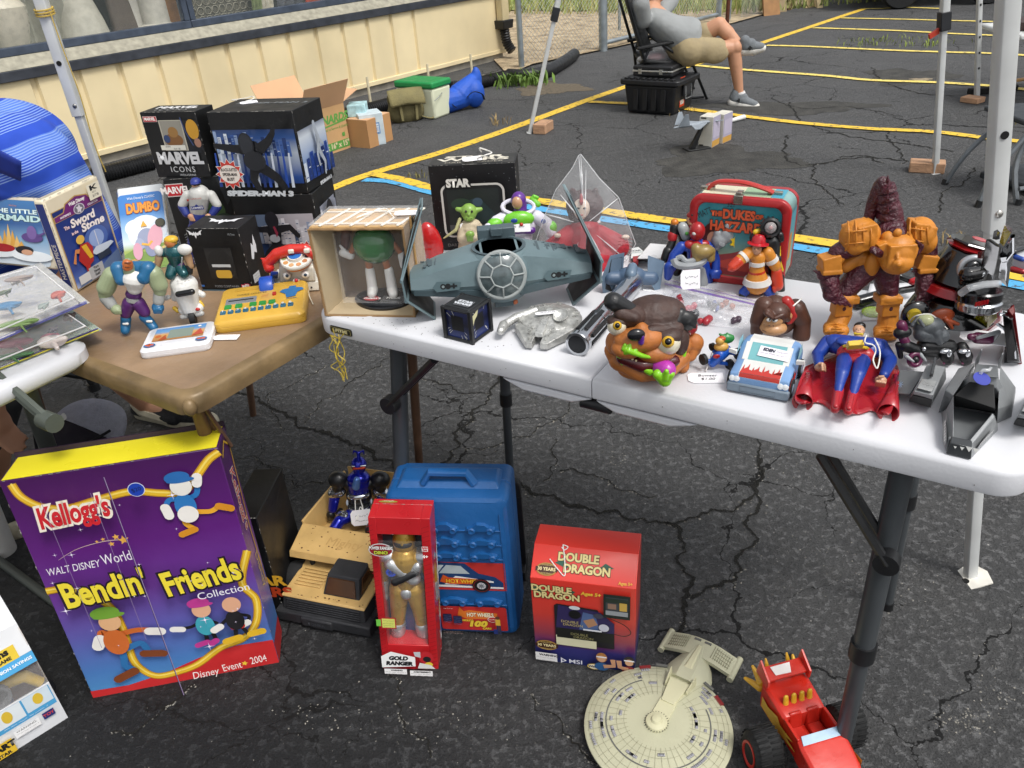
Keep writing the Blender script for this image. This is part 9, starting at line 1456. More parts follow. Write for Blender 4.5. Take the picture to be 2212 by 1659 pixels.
f=Face((0,0,zt(0)+.0002),(1,0,0),sl);f.k=.0008;jar=[(.69,.66),(.72,.72),(.79,.74),(.80,.80),(.87,.80),(.88,.74),(.95,.72),(.97,.66),(.9,.6),(.88,.48),(.78,.46),(.76,.58)];f.poly([(px*ww,py*dd_)for px,py in jar],'#2c6aa0');f.rect(ww*.78,dd_*.42,ww*.12,dd_*.012,'#1f4a74');f.txt('COOKIE COUNTER',ww*.37,dd_*.71,dd_*.06,'#2c2a2a',W=ww*.34);f.squig(ww*.49,dd_*.62,ww*.08,dd_*.04,'#b5602a',3,.0012)
for k in range(10):f.txt('1234567890'[k],ww*(.09+.083*k),dd_*.242,dd_*.07,'#c9d4d9')
f.k=.0042
for k in range(10):f.txt('1234567890'[k],ww*(.09+.083*k),dd_*.242,dd_*.07,'#c9d4d9',bold=.0002)
f.build('printed_panel',yo);G(M('#d8d3c2',.6)).tu(bz([tuple(Matrix.Rotation(-rz,3,'Z')@(P(*Z12(q[0],q[1]),CZ)-ya)+V((0,0,q[2])))for q in((1575,760,.03),(1620,752,.028),(1640,830,.008),(1690,930,.003))],6),.0013,6).build('cord',t)
ha,hb,hc=P(304,778,CZ),P(456,757,CZ),P(446,714,CZ);ww=(hb-ha).length;dd_=(hc-hb).length*1.05;rz=yaw(ha,hb);t=tg('handheld_game','white handheld game with orange buttons at the card table corner','handheld game',ha,rz);HW=PM('#dcdcdf',.35,.04)
rg=lambda i,z:[(px,py,z)for px,py in rq(ww-2*i,dd_-2*i,.014,5,i,i)];g=G(HW);g.rg_([rg(.002,0),rg(0,.003),rg(0,.0075),rg(.0006,.0078),rg(.0006,.0082),rg(0,.0085),rg(0,.016),rg(.003,.019)]);ho=g.build('case',t,ang=40)
f=Face((0,0,.0192),(1,0,0),(0,1,0));f.rect(ww*.13,dd_*.36,ww*.74,dd_*.54,RP([(0,'#a8713a'),(.5,'#c99a5a'),(.7,'#5a90c0'),(1,'#3f7fc0')],1,lo=dd_*.36,hi=dd_*.9));f.rect(ww*.34,dd_*.42,ww*.36,dd_*.38,'#7d8a80');f.circ(ww*.2,dd_*.56,.007,'#b5602a');f.poly([(ww*.22,dd_*.38),(ww*.3,dd_*.6),(ww*.34,dd_*.4)],'#a34a24');f.poly([(ww*.70,dd_*.4),(ww*.8,dd_*.7),(ww*.87,dd_*.45)],'#b04a34');f.circ(ww*.78,dd_*.8,.004,'#e2e2e2');f.txt('CROC ATTACK'if False else 'ADVENTURE',ww*.5,dd_*.85,dd_*.08,'#20242c',W=ww*.3)if False else None
f.circ(ww*.13,dd_*.2,.013,'#2c6aa0',.009);f.circ(ww*.87,dd_*.2,.013,'#2c6aa0',.009);f.line([(ww*.3,dd_*.12),(ww*.7,dd_*.12),(ww*.7,dd_*.24),(ww*.3,dd_*.24),(ww*.3,dd_*.12)],.0005,'#a9a9ae');f.build('printed_panel',ho);OB=PM('#c4562a',.35);g=G(OB);g.bx((ww*.13,dd_*.2,.021),(.018,.005,.004));g.bx((ww*.13,dd_*.2,.021),(.006,.012,.004));g.bx((ww*.87,dd_*.2,.021),(.018,.0055,.004));g.build('orange_button',ho,bv=.0008)
sw('','white tag tied to the handheld game',P(458,735,CZ+.002),-.12,0,.058,.024,seed=6);string_('white string between the handheld game and its tag',[P(445,716,CZ+.012),P(455,722,CZ+.01),P(448,730,CZ+.004),P(460,731,CZ+.003)],.001)
def pack(label,tip,l1,l2,l3,z,hgt,cols,cardc,edge):
 x=SK('blister_pack',label,'blister pack',Z4,(400,1300),z,'blister packed dolls');q=[tip,l1,l2,l3];card=G(cardc);card.hu([x.g(*p,0)for p in q],[x.g(*p,.0012)for p in q]);card.build('backing_card',x.t)
 f=[V((*p,0))for p in q];c_=(f[0]+f[1]+f[2]+f[3])/4;inn=[c_+(p-c_)*.86 for p in f];it=[c_+(p-c_)*.78 for p in f];g=G(FL('#f2f3f4',.08,.08));lo=[x.g(p.x,p.y,.0014)for p in inn];hi=[x.g(p.x,p.y-40,hgt)for p in it];m1=[a_.lerp(b_,.92)for a_,b_ in zip(lo,hi)];tt=[b_+(sum(hi,V((0,0,0)))/4-b_)*.06 for b_ in hi];g.rg_([lo,m1,tt]);g.build('clear_bubble',x.t,bv=.003);g=G(FL('#f4f4f6',.55,.08));g.tu(m1,.0016,6,closed=True);[g.tu([a_,b_],.0014,6)for a_,b_ in zip(lo,m1)];g.build('bubble_edge',x.t)
 g=G(FL('#f2f3f4',.15,.1));ring_=[x.g(p.x,p.y,.0022)for p in f];g.hu([x.g(p.x,p.y,.0016)for p in f],[x.g(p.x,p.y,.0024)for p in f]);g.build('clear_flange',x.t)
 for nm,px,py,zz,r,c in cols:prims(G(M(c,.45,0,.15,20)),[('e',x.g(px,py,zz),(r[0]*.7*x.s,r[1]*.8*x.s,r[2]*x.s),(0,0,12)),('c',x.g(px-r[0]*.5,py+20,zz),x.g(px+r[0]*.7,py-26,zz+.006),r[2]*.6*x.s,r[2]*.4*x.s),('c',x.g(px,py,zz),x.g(px+r[0]*.3,py+r[1]*.9,zz),r[2]*.5*x.s,r[2]*.3*x.s)]).build(nm,x.t)
 f2=Face(x.g(l1[0],l1[1],.003),x.g(*tip,.003)-x.g(l1[0],l1[1],.003),(-.5,.8,0));
 for yy,c in edge:f2.rect(0,yy,(x.g(*tip)-x.g(*l1)).length*.97,.007,c)
 f2.txt('WARNING',.05,.012,.008,'#e8e4da',bold=.0003);f2.squig(.09,.012,.08,.004,'#d9d5cc',2,.0006);f2.build('printed_edge',x.t);return x
pack('lower clear blister pack with pink doll on the left white table',(828,1345),(-120,1720),(-420,1330),(420,1070),LZ+.001,.062,[('pink_part',120,1450,.012,(190,60,34),'#b0506a'),('pink_part',400,1410,.02,(90,50,36),'#b5566e'),('white_fluff',420,1440,.018,(150,60,50),'#cfc4c0'),('dark_part',430,1340,.045,(46,26,20),'#3a343c'),('green_part',80,1560,.008,(240,50,20),'#4a7a4c'),('grey_part',560,1240,.04,(60,40,30),'#6d5f5c')],M('#5f8a58',.5,0,.25,8),((.002,'#c9c04a'),(.012,'#4a3f7a')))
pack('upper clear blister pack with blue toy lying on the lower pack',(728,1125),(-140,1500),(-420,1020),(330,800),LZ+.066,.085,[('blue_part',60,1150,.03,(150,70,30),'#2a6f9a'),('green_part',150,1290,.015,(220,80,20),'#6d8a4a'),('tan_part',150,930,.075,(160,60,20),'#8f7f74'),('red_part',470,1060,.04,(80,60,30),'#a8483c'),('grey_part',350,1150,.03,(60,50,20),'#7d8a86'),('ring_part',40,1040,.05,(70,40,16),'#4a5a3c'),('white_part',130,960,.06,(60,30,14),'#b9b4ac')],M('#8c8876',.5,0,.4,10),((.002,'#4a4f9a'),(.012,'#7f7fae')))
a,b=P(604,1345),P(800,1385);rz=yaw(a,b);tw=(b-a).length;t=tg('toy_dump_truck','rusty pale yellow metal toy dump truck with black cab','toy truck',a,rz);ty_,tk=M('#c7a468',.5,0,.12,16,.15,60),M('#26272a',.65,0,.15,26,.2,80);RS=M('#5a3a22',.9,0,.4,60)
L=lambda px,py,z:Matrix.Rotation(-rz,3,'Z')@(P(px,py,z)-a)
g=G(tk);g.box((-.004,0,.012),(tw+.004,.04,.045));g.box((0,.03,.02),(tw,.12,.04));g.box((tw*.28,-.006,.014),(tw*.62,.004,.042));g.build('bumper',t,bv=.004)
g=G(tk);g.hu([(.012,.014,.044),(tw-.012,.014,.044),(tw-.012,.16,.044),(.012,.16,.044)],[(.016,.022,.080),(tw-.016,.022,.080),(tw-.016,.16,.080),(.016,.16,.080)]);go=g.build('grille',t,bv=.003);g=G(tk)
for k in range(5):g.box((.026,.011+k*.0015,.048+k*.0062),(tw-.026,.022,.0515+k*.0062))
g.build('grille_slat',go,bv=.001);f=Face((0,-.0062,0),(1,0,0),(0,0,1));f.txt('TONKA',tw*.45,.028,.014,'#3a3c40',bold=.0006);f.build('raised_lettering',t)
g=G(ty_);g.hu([(.012,.02,.080),(tw-.012,.02,.080),(tw-.012,.17,.083),(.012,.17,.083)],[(.014,.024,.0855),(tw-.014,.024,.0855),(tw-.014,.17,.090),(.014,.17,.090)]);bo_=g.build('bonnet',t,bv=.002);g=G(ty_)
for k in range(6):g.box((.03,.06+k*.011,.0875+k*.0004),(tw*.40,.066+k*.011,.091+k*.0004))
g.build('bonnet_louvre',bo_,bv=.001)
g=G(tk);g.hu([(tw*.46,.045,.085),(tw*.86,.045,.085),(tw*.86,.15,.085),(tw*.46,.15,.085)],[(tw*.5,.07,.136),(tw*.84,.07,.136),(tw*.84,.15,.138),(tw*.5,.15,.138)]);ca=g.build('cab',t,bv=.003);g=G(M('#4a2f1a',.2,0,.2,20));g.hu([(tw*.49,.0475,.092),(tw*.82,.0475,.092),(tw*.80,.0665,.129),(tw*.52,.0665,.129)],[(tw*.49,.0445,.092),(tw*.82,.0445,.092),(tw*.80,.0635,.129),(tw*.52,.0635,.129)]);g.build('windscreen',ca);g=G(M('#4a2f1a',.2));g.hu([(tw*.858,.06,.094),(tw*.858,.14,.094),(tw*.847,.14,.128),(tw*.847,.08,.128)],[(tw*.866,.06,.094),(tw*.866,.14,.094),(tw*.855,.14,.128),(tw*.855,.08,.128)]);g.build('side_window',ca)
G(tk).tu([(.04,.14,.085),(.04,.14,.14)],.0075,10).build('exhaust',t)
bz0=.132;g=G(ty_);bw0,bw1=-.012,tw+.012
g.hu([(bw0,.128,bz0),(bw1,.128,bz0),(bw1,.205,bz0+.028),(bw0,.205,bz0+.028)],[(bw0,.126,bz0+.005),(bw1,.126,bz0+.005),(bw1,.205,bz0+.033),(bw0,.205,bz0+.033)]);cz0=g.build('canopy',t,bv=.002)
G(ty_).hu([(bw0,.121,bz0-.012),(bw1,.121,bz0-.012),(bw1,.128,bz0+.0045),(bw0,.128,bz0+.0045)],[(bw0,.119,bz0-.012),(bw1,.119,bz0-.012),(bw1,.1255,bz0+.0055),(bw0,.1255,bz0+.0055)]).build('canopy_lip',cz0,bv=.001)
f=Face((0,.128,bz0+.0062),(1,0,0),(0,.077,.028));f.txt('Mighty',tw*.5,.04,.034,M('#b8955c',.6),shear=.2,W=tw*.4);f.build('raised_lettering',cz0)
bed=G(ty_);by0,by1=.205,.45;wi=.006;zb0,zb1=.075,bz0+.04
bed.hu([(.0,by0,zb0+.02),(tw,by0,zb0+.02),(tw,by1,zb0),(0,by1,zb0)],[(.0,by0,zb0+.026),(tw,by0,zb0+.026),(tw,by1,zb0+.006),(0,by1,zb0+.006)])
bed.hu([(0,by0,zb0+.026),(tw,by0,zb0+.026),(bw1,by0-.004,bz0+.030),(bw0,by0-.004,bz0+.030)],[(0,by0+wi,zb0+.026),(tw,by0+wi,zb0+.026),(bw1,by0+.002,bz0+.032),(bw0,by0+.002,bz0+.032)])
for xx,xo in((0,bw0),(tw,bw1)):bed.hu([(xx-.002,by0,zb0+.026),(xx+.002,by0,zb0+.026),(xx+.002,by1,zb0+.006),(xx-.002,by1,zb0+.006)],[(xo-.003,by0,zb1),(xo+.003,by0,zb1),(xo+.003,by1,zb1-.01),(xo-.003,by1,zb1-.01)])
bed.hu([(0,by1-.004,zb0+.006),(tw,by1-.004,zb0+.006),(bw1,by1+.02,zb1-.01),(bw0,by1+.02,zb1-.01)],[(0,by1,zb0+.006),(tw,by1,zb0+.006),(bw1,by1+.024,zb1-.01),(bw0,by1+.024,zb1-.01)])
bd_=bed.build('dump_bed',t,bv=.0012);g=G(RS);rr=random.Random(4)
for i in range(46):
 u_,r_=rr.random(),rr.uniform(.001,.0032)
 if u_<.5:py=rr.uniform(.135,.2);px,pz,tl2=rr.uniform(bw0+.01,bw1-.01),bz0+.0058+(py-.128)*.364,20
 else:px,py,tl2=rr.uniform(.02,tw-.02),rr.choice((.029,.034,.16)),0;pz=.0862+(py-.024)*.031
 g.la([(r_,0),(r_*.9,.0005)],7,T(px,py,pz)@rotm(tl2)@Matrix.Diagonal((1,rr.uniform(.4,1),1,1)))
o=g.build('rust_stain',t,ang=0)
for yy in(.12,.35):
 for xx in(-.002,tw+.002):o=G(M('#1c1d1e',.8)).la([(.02,-.022),(.042,-.022),(.046,-.012),(.046,.012),(.042,.022),(.02,.022)],24,T(xx,yy,.046)@rotm(0,90)).build('wheel',t);G(ty_).la([(.0005,-.0225),(.021,-.0225),(.021,.0225),(.0005,.0225)],16,T(xx,yy,.046)@rotm(0,90)).build('hub',o)
G(tk).box((.02,.1,.035),(tw-.02,.42,.072)).build('chassis',t,bv=.003)
mb=M('#1420a0',.18,.5,.08,30,0,0,.4);x=SK('action_figure','metallic blue and black armoured toy figure sitting in the dump truck','action figure',Z14,(610,540),.10)
x.pt_('torso',mb,[x.c((605,320),(605,400),76,60),x.e((600,300,-20),(70,50,40))]);x.pt_('abdomen',blk,[x.c((590,400,0),(620,400,0),66,66),x.c((600,480),(620,480),76,72),x.c((540,330,0),(670,330,0),44,44)]);x.raw('chest_plate',M('#5f86c9',.2,.4),[x.c((590,310,-66),(585,350,-66),20,26)]);G(chm).tu([x.p(605,446),x.p(606,468)],[80*x.s,82*x.s],20).build('silver_belt',x.t);x.pt_('silver_waist',chm,[x.e((600,410,-46),(70,30,24))])
hh_=x.pt_('head',mb,[x.e((603,215),(48,48,54)),x.e((603,250,-10),(36,36,26))]);x.raw('visor',M('#a8361f',.15,.5),[x.c((570,240,-42),(636,236,-42),9,9)],hh_);x.raw('visor_rim',chm,[x.c((562,226,-36),(644,222,-36),6,6)],hh_);x.pt_('antenna',mb,[x.c((602,190,-50),(600,140,-40),14,10),x.c((600,140,-40),(570,130,-30),9,6),x.c((600,140,-40),(632,128,-30),9,6),x.c((570,130,-30),(566,150,-30),6,5),x.c((632,128,-30),(634,150,-30),6,5)],par=hh_)
for s,sx,ex,hx_ in((-1,475,455,428),(1,735,750,760)):x.pt_('shoulder',blk,[x.e((sx,310),(62,50,56)),x.c((sx,320),(sx-s*0,370),42,38)]);x.raw('silver_band',chm,[x.c((sx-s*8,378),(ex+s*8,392),40,38)]);x.pt_('forearm',mb,[x.c((ex,400),(hx_+(12 if s<0 else-6),490,-20),36,30)]);x.pt_('hand',blk,[x.e((hx_,530,-30),(28,24,30))]+[x.c((hx_-14+10*k,545,-40),(hx_-12+10*k,562,-36),8,6)for k in range(4)],.0016)
x.pt_('leg',mb,[x.c((570,520,-20),(480,570,-130),44,36),x.c((480,570,-130),(455,610,-160),36,36)]);x.pt_('leg',mb,[x.c((650,520,-20),(710,580,-120),44,38),x.c((700,570,-120),(690,610,-170),34,32)]);x.raw('silver_thigh',chm,[x.c((500,540,-90),(490,560,-110),40,38),x.c((700,540,-70),(710,560,-90),36,36)]);x.pt_('boot',blk,[x.c((690,600,-170),(675,625,-190),36,34)])
x.tag(560,590,.035,.05,'white hang tag on the blue armoured figure',70,.055,.045,text=['Blue','Beetle'if False else 'figure'])if False else x.tag(560,600,.03,.05,'white hang tag on the blue armoured figure',70,.055,.045,seed=7);x.string('white string loop on the blue armoured figure',[(600,385,.10),(580,440,.085),(590,560,.05),(610,480,.075),(630,500,.07),(600,390,.10)],.0015)
a,b=P(908,1366),P(1122,1374);rz=yaw(a,b);cw2=(b-a).length*1.13;a=b-V((cos(rz),sin(rz),0))*cw2;t=tg('carrying_case','blue plastic toy car carrying case with embossed cars and handle','carrying case',a,rz);cb2=M('#17548f',.42,0,.06,12,.12,70,.1);chh=H(b,1078)*1.0;cd=.13;hh0=chh
Rf=rq(cw2,hh0,.02,5);ringc=lambda i,y:[(px,y,pz)for px,pz in rq(cw2-2*i,hh0-2*i,.02,5,i,i)]
g=G(cb2);g.rg_([ringc(0,cd),ringc(-.0,cd*.55),ringc(.002,cd*.54),ringc(.002,cd*.50),ringc(0,cd*.49),ringc(0,.02),ringc(.004,.006),ringc(.012,0)]);co=g.build('shell',t,ang=30)
g=G(cb2);g.hu([(.02,.03,hh0-.004),(cw2-.02,.03,hh0-.004),(cw2-.02,cd-.02,hh0-.004),(.02,cd-.02,hh0-.004)],[(.035,.05,hh0+.012),(cw2-.03,.05,hh0+.012),(cw2-.03,cd-.03,hh0+.012),(.035,cd-.03,hh0+.012)]);g.build('top_ridge',co,bv=.004)
G(cb2).tu([(cw2*.3,.045,hh0+.006),(cw2*.36,.05,hh0+.034),(cw2*.66,.05,hh0+.034),(cw2*.72,.045,hh0+.006)],.011,8,flat=.8).build('handle',t,bv=0)
g=G(cb2)
for k in range(3):g.box((cw2*.32,-.004,hh0*(.585+.10*k)),(cw2*.92,.006,hh0*(.590+.10*k)))
g.box((cw2*.32,-.004,hh0*.245),(cw2*.92,.006,hh0*.25));g.box((cw2*.92,-.003,hh0*.04),(cw2*.925,.006,hh0*.9));g.build('shelf_ledge',co,bv=.0015)
def carprof(g,px,pz,s,fl=1,sport=0):
 pts=[(0,.1),(.02,.26),(.2,.34),(.36,.56 if not sport else .46),(.62,.58 if not sport else .46),(.78,.36),(.97,.28),(1,.1)];o_=[(px+(q[0]if fl>0 else 1-q[0])*s,pz+q[1]*s*.6)for q in pts];o_=o_ if fl>0 else o_[::-1];g.hu([(q[0],.006,q[1])for q in o_],[(px+s/2+(q[0]-px-s/2)*.94,-.009,pz+.03*s+(q[1]-pz-.03*s)*.93)for q in o_])
 for wx_ in(.2,.8):g.la([(.13*s,0),(.13*s,.009),(.09*s,.012),(.05*s,.011),(.001,.011)],16,T(px+wx_*s,-.0,pz+.07*s)@rotm(90))
for k,(px,pz,fl,sp_)in enumerate(((.34,.785,1,0),(.64,.785,-1,0),(.34,.69,-1,0),(.64,.69,1,1),(.34,.595,-1,1),(.64,.595,1,1),(.34,.255,1,1),(.64,.255,-1,1))):g=G(cb2);carprof(g,cw2*px,hh0*pz,cw2*.25,fl,sp_);g.build('embossed_car',co)
f=Face((0,0,0),(1,0,0),(0,0,1));f.k=.001;x0,x1=cw2*.05,cw2*.93;z0,z1=hh0*.355,hh0*.56
f.rect(x0,z0,x1-x0,z1-z0,'#b5302c');W_=x1-x0;Hh=z1-z0;u=lambda p,q:(x0+p*W_,z0+q*Hh)
f.poly([u(0,.1),u(.97,.06),u(.97,.3),u(.9,.5),u(.74,.62),u(.62,.97),u(.2,1.0),u(0,.7)],'#153a6a');f.poly([u(0,.12),u(.97,.08),u(.97,.14),u(0,.2)],'#e2e2e0');f.poly([u(.36,.6),u(.44,.9),u(.58,.88),u(.66,.6)],'#a9b8bd');f.poly([u(.24,.62),u(.27,.9),u(.42,.9),u(.35,.62)],'#b9c6ca')
f.poly([u(.1,.2),u(.4,.2),u(.52,.52),u(.8,.4),u(.88,.36),u(.88,.3),u(.7,.34),u(.6,.24),u(.5,.2)],'#e2e2e0');f.poly([u(.36,.3),u(.40,.56),u(.45,.46),u(.8,.42),u(.74,.24),u(.46,.22)],'#d0561f');f.txt('HOT WHEELS',*u(.6,.33),Hh*.2,'#e8b32c',bold=.0006,W=W_*.36,out='#8a1f18',ow=.0008);f.txt('1',*u(.28,.4),Hh*.36,'#e2e2e0',bold=.002)
f.circ(*u(.76,.2),Hh*.25,'#0f1012');f.circ(*u(.76,.2),Hh*.22,'#7a1f1c');f.circ(*u(.76,.2),Hh*.20,'#101113');f.circ(*u(.76,.2),Hh*.12,'#b9bcc0');f.star(*u(.76,.2),Hh*.12,'#6d7074',8,.4)
z0,z1=hh0*.05,hh0*.235;x0,x1=cw2*.33,cw2*.91;W_=x1-x0;Hh=z1-z0;f.poly(rq(W_,Hh,.006,4,x0,z0),'#b52a28');f.poly([u(.26,.62),u(.30,.98),u(.36,.8),u(.44,.86),u(.86,.74),u(.84,.5),u(.4,.48)],'#d8742a');f.txt('HOT WHEELS',*u(.6,.66),Hh*.22,'#ece4c0',bold=.0008,W=W_*.40,out='#8a1f18',ow=.0008);f.txt('HOLDS',*u(.4,.42),Hh*.1,'#e0c23a',bold=.0006,shear=.2);f.txt('100',*u(.54,.28),Hh*.32,'#e0c23a',bold=.0018,shear=.2,W=W_*.28,out='#7a1612',ow=.001);f.txt('CARS',*u(.68,.1),Hh*.11,'#e0c23a',bold=.0006,shear=.2);f.circ(*u(.78,.5),Hh*.15,'#e6dcd6',Hh*.12);f.circ(*u(.78,.5),Hh*.13,'#b52a28',Hh*.1);f.txt('MATTEL',*u(.78,.5),Hh*.08,'#e6dcd6',W=Hh*.2);f.txt('Ages 3 and up',*u(.13,.93),Hh*.05,'#e6dcd6')
for px in(.04,.2):f.rect(*u(px,.38),W_*.13,Hh*.32,'#23284a');f.squig(*u(px+.01,.62),W_*.11,Hh*.07,'#6d78a8',4,.0008)
f.squig(*u(.03,.1),W_*.3,Hh*.05,'#d9b8b0',2,.0005);f.rect(*u(.84,.45),W_*.07,Hh*.26,'#d0a83a');f.circ(*u(.875,.78),Hh*.07,'#5a3824');f.rect(*u(.85,.08),W_*.03,Hh*.38,'#2a3048');f.rect(*u(.885,.08),W_*.03,Hh*.38,'#2a3048');f.rect(*u(.8,.1),W_*.06,Hh*.2,'#22306e');f.build('printed_labels',t)
q=P(920,1080,.0);t=tg('carry_handle','black plastic carry handle rising behind the blue case','handle',a+V((-sin(rz),cos(rz),0))*.22+V((cos(rz)*.05,sin(rz)*.05,0)),rz);hw=.235;hz_=H(V(t.location),1052);g=G(M('#1a1b1d',.6,0,.12,20,.3,120));pts=[(0,hz_-.03),(0,hz_+.012),(.006,hz_+.022),(hw/2,hz_+.027),(hw-.006,hz_+.018),(hw,hz_+.008),(hw,hz_-.034)];fing=[(hw-.02,hz_-.03)]+[(hw*(.86-.09*k),hz_-.008+.006*abs(sin(k*pi/2)))for k in range(9)]+[(.02,hz_-.026)];pl=pts+fing;g.rg_([[(px,y,pz)for px,pz in pl]for y in(.022,0)]);g.build('grip',t,bv=.003)
g=G(M('#1a1b1d',.6));g.box((0,.004,0),(.02,.018,hz_-.028));g.box((hw-.02,.004,0),(hw,.018,hz_-.032));g.box((0,-.03,0),(hw,.05,.03));g.build('frame',t,bv=.002)
x=SK('toy_spaceship','cream plastic saucer toy spaceship lying on the asphalt','toy spaceship',Z15,(935,1365),0);cm,cm2,gy_=M('#b5b499',.5,0,.05,12,.08,60),M('#c4c1a0',.5,0,.04,12),M('#5f605c',.6);c0=P(*Z15(945,1385),.03);R_=(P(*Z15(1430,1440),.02)-P(*Z15(470,1330),.02)).length/2;tailp=P(*Z15(1250,840),.03);ta=yaw(c0,tailp)
t=x.t;t.location=(c0.x,c0.y,0);t.rotation_euler.z=ta
g=G(cm);g.la([(R_*.5,.004),(R_*.93,.016),(R_,.024),(R_,.028),(R_*.97,.031),(R_*.72,.041),(R_*.45,.047),(.0005,.049)],72);so_=g.build('saucer',t,ang=30)
def zs(r):
 pr_=[(0,.049),(.45,.047),(.72,.041),(.97,.031),(1,.028)]
 for(r0,z0),(r1,z1)in zip(pr_[:-1],pr_[1:]):
  if r<=r1:return z0+(z1-z0)*(r-r0)/(r1-r0)
 return .028
def rline(g,r,a0,a1,hw,e=.0004,n=40):g.rg_([[(R_*(r+s)*cos(a0+(a1-a0)*i/n),R_*(r+s)*sin(a0+(a1-a0)*i/n),zs(r)+e+k)for s,k in((-hw,0),(hw,0))]for i in range(n+1)],closed=False,caps=False)
g=G(gy_);rline(g,.70,.75,pi-.3,.009,.0012);rline(g,.70,pi+.3,2*pi-.75,.009,.0012);rline(g,.70,pi-.3,pi+.3,.009,.0012);g.build('grey_ring',so_,ang=0)
g=G(M('#8a8870',.7))
for r in(.46,.56,.80,.88,.94):rline(g,r,.35,2*pi-.35,.0016,.0012,60)
for k in range(40):a=.3+k*(2*pi-.6)/39;g.add([(R_*r*cos(a+s*.0022/r),R_*r*sin(a+s*.0022/r),zs(r)+.0014)for r,s in((.42,-1),(.42,1),(.70,1),(.70,-1))],[(0,1,2,3)]);g.add([(R_*r*cos(a+s*.0018/r),R_*r*sin(a+s*.0018/r),zs(r)+.0014)for r,s in((.72,-1),(.72,1),(.96,1),(.96,-1))],[(0,1,2,3)])
g.build('panel_line',so_,ang=0);g=G(M('#94949a',.5));rr=random.Random(5)
for k in range(70):
 a=rr.uniform(.4,2*pi-.4);r=rr.choice((.51,.63,.76,.84,.91))
 for j in range(rr.randint(2,5)):g.bx((R_*r*cos(a+j*.035),R_*r*sin(a+j*.035),zs(r)+.0008),(.0062,.0034,.0022),rz=(a+j*.035)*57.3)
g.build('window_print',so_,ang=0)
g=G(cm2);g.rg_([[(px*R_,py*R_,z)for px,py in rq(.62,.24,.11,6,-.2,-.12)]for z in(.046,.0525)]);g.hu([(R_*.3,-R_*.1,.045),(R_*.72,-R_*.16,.038),(R_*.72,R_*.16,.038),(R_*.3,R_*.1,.045)],[(R_*.3,-R_*.09,.056),(R_*.74,-R_*.15,.050),(R_*.74,R_*.15,.050),(R_*.3,R_*.09,.056)]);bo2=g.build('bridge_block',so_,bv=.001);g=G(cm2);g.la([(R_*.15,.052),(R_*.14,.056),(R_*.08,.059),(R_*.06,.064),(.0005,.066)],30,T(-R_*.05,0,0));g.build('bridge_dome',bo2);g=G(M('#3a3b3a',.6))
for k in range(26):a=2*pi*k/26;g.bx((-R_*.05+R_*.155*cos(a),R_*.155*sin(a)*.98,.0527),(.004,.0012,.001),rz=a*57.3)
g.build('bridge_slit',bo2,ang=0)
for s in(-1,1):
 g=G(cm2);g.hu([(R_*.58,s*R_*.14,.045),(R_*.86,s*R_*.17,.036),(R_*.86,s*R_*.20,.036),(R_*.58,s*R_*.17,.045)][::s],[(R_*.58,s*R_*.15,.055),(R_*.86,s*R_*.18,.060),(R_*.86,s*R_*.19,.060),(R_*.58,s*R_*.16,.055)][::s]);g.build('fin',so_);a=s*.62;g=G(M('#7a1f1f',.4));g.bx((R_*.965*cos(a),R_*.965*sin(a),.030),(.010,.026,.006),rz=a*57.3);g.build('red_light',so_)
g=G(cm);nk=[(R_*.82,.34),(R_*.98,.36),(R_*1.12,.34),(R_*1.28,.27),(R_*1.42,.17),(R_*1.52,.1)];g.rg_([[(px,-R_*hw_,.012),(px,-R_*hw_*.8,.03),(px,-R_*hw_*.3,.046),(px,R_*hw_*.3,.046),(px,R_*hw_*.8,.03),(px,R_*hw_,.012),(px,0,.004)]for px,hw_ in nk]);g.build('tail_hull',t,ang=30)
g=G(cm2);g.hu([(R_*1.0,-R_*.08,.044),(R_*1.0,R_*.08,.044),(R_*1.5,R_*.04,.044),(R_*1.5,-R_*.04,.044)],[(R_*1.05,-R_*.04,.049),(R_*1.05,R_*.04,.049),(R_*1.47,R_*.02,.049),(R_*1.47,-R_*.02,.049)]);g.build('tail_spine',t,bv=.001)
g=G(cm);wspan=[(-.54,.016),(-.44,.022),(-.26,.033),(-.1,.039),(.1,.039),(.26,.033),(.44,.022),(.54,.016)];g.rg_([[(R_*(1.3+.06*abs(py)),R_*py,z-.006),(R_*(1.64+.05*abs(py)),R_*py,z-.006),(R_*(1.64+.05*abs(py)),R_*py,z+.004),(R_*(1.3+.06*abs(py)),R_*py,z+.004)]for py,z in wspan]);wo_=g.build('rear_wing',t,ang=40);g=G(cm)
for s in(-1,1):g.tu([(R_*1.28,s*R_*.54,.014),(R_*1.72,s*R_*.54,.014)],.008,10)
g.build('engine_tube',wo_);g=G(M('#8a8870',.7))
for s in(-1,1):
 for k in range(9):py=s*(.2+.032*k);z=.033-(abs(py)-.26)*.061;g.bx((R_*1.5,R_*py,z+.0046),(R_*.24,.0008,.0012))
 for k in range(4):g.bx((R_*(1.4+.06*k),s*R_*.35,.0276+.0044),(.0008,R_*.26,.0008),rx=-s*20)
g.build('panel_line',wo_,ang=0);g=G(gy_)
for s in(-1,1):g.bx((R_*1.6,s*R_*.08,.043),(.006,.016,.002));g.bx((R_*.93,s*R_*.36,.0345),(.006,.026,.003),rz=s*20)
g.build('grey_slot',t)
c0=P(*Z16(470,1480),0);d_=(P(*Z16(660,1500),.12)-P(*Z16(450,1110),.15));ra=atan2(d_.y,d_.x);x=SK('toy_truck','red toy monster truck with yellow flames and big black wheels','toy truck',Z16,(470,1480),0);t=x.t;t.rotation_euler.z=ra;rt_=M('#c22a1c',.32,0,.05,16,.04,40,.3);yf=PM('#d0a02a',.35)
o0=P(*Z16(568,1305),.12);t.location=(o0.x,o0.y,0);t.scale=(.58,.82,.82)
LR,WR,hb=.30,.062,.075
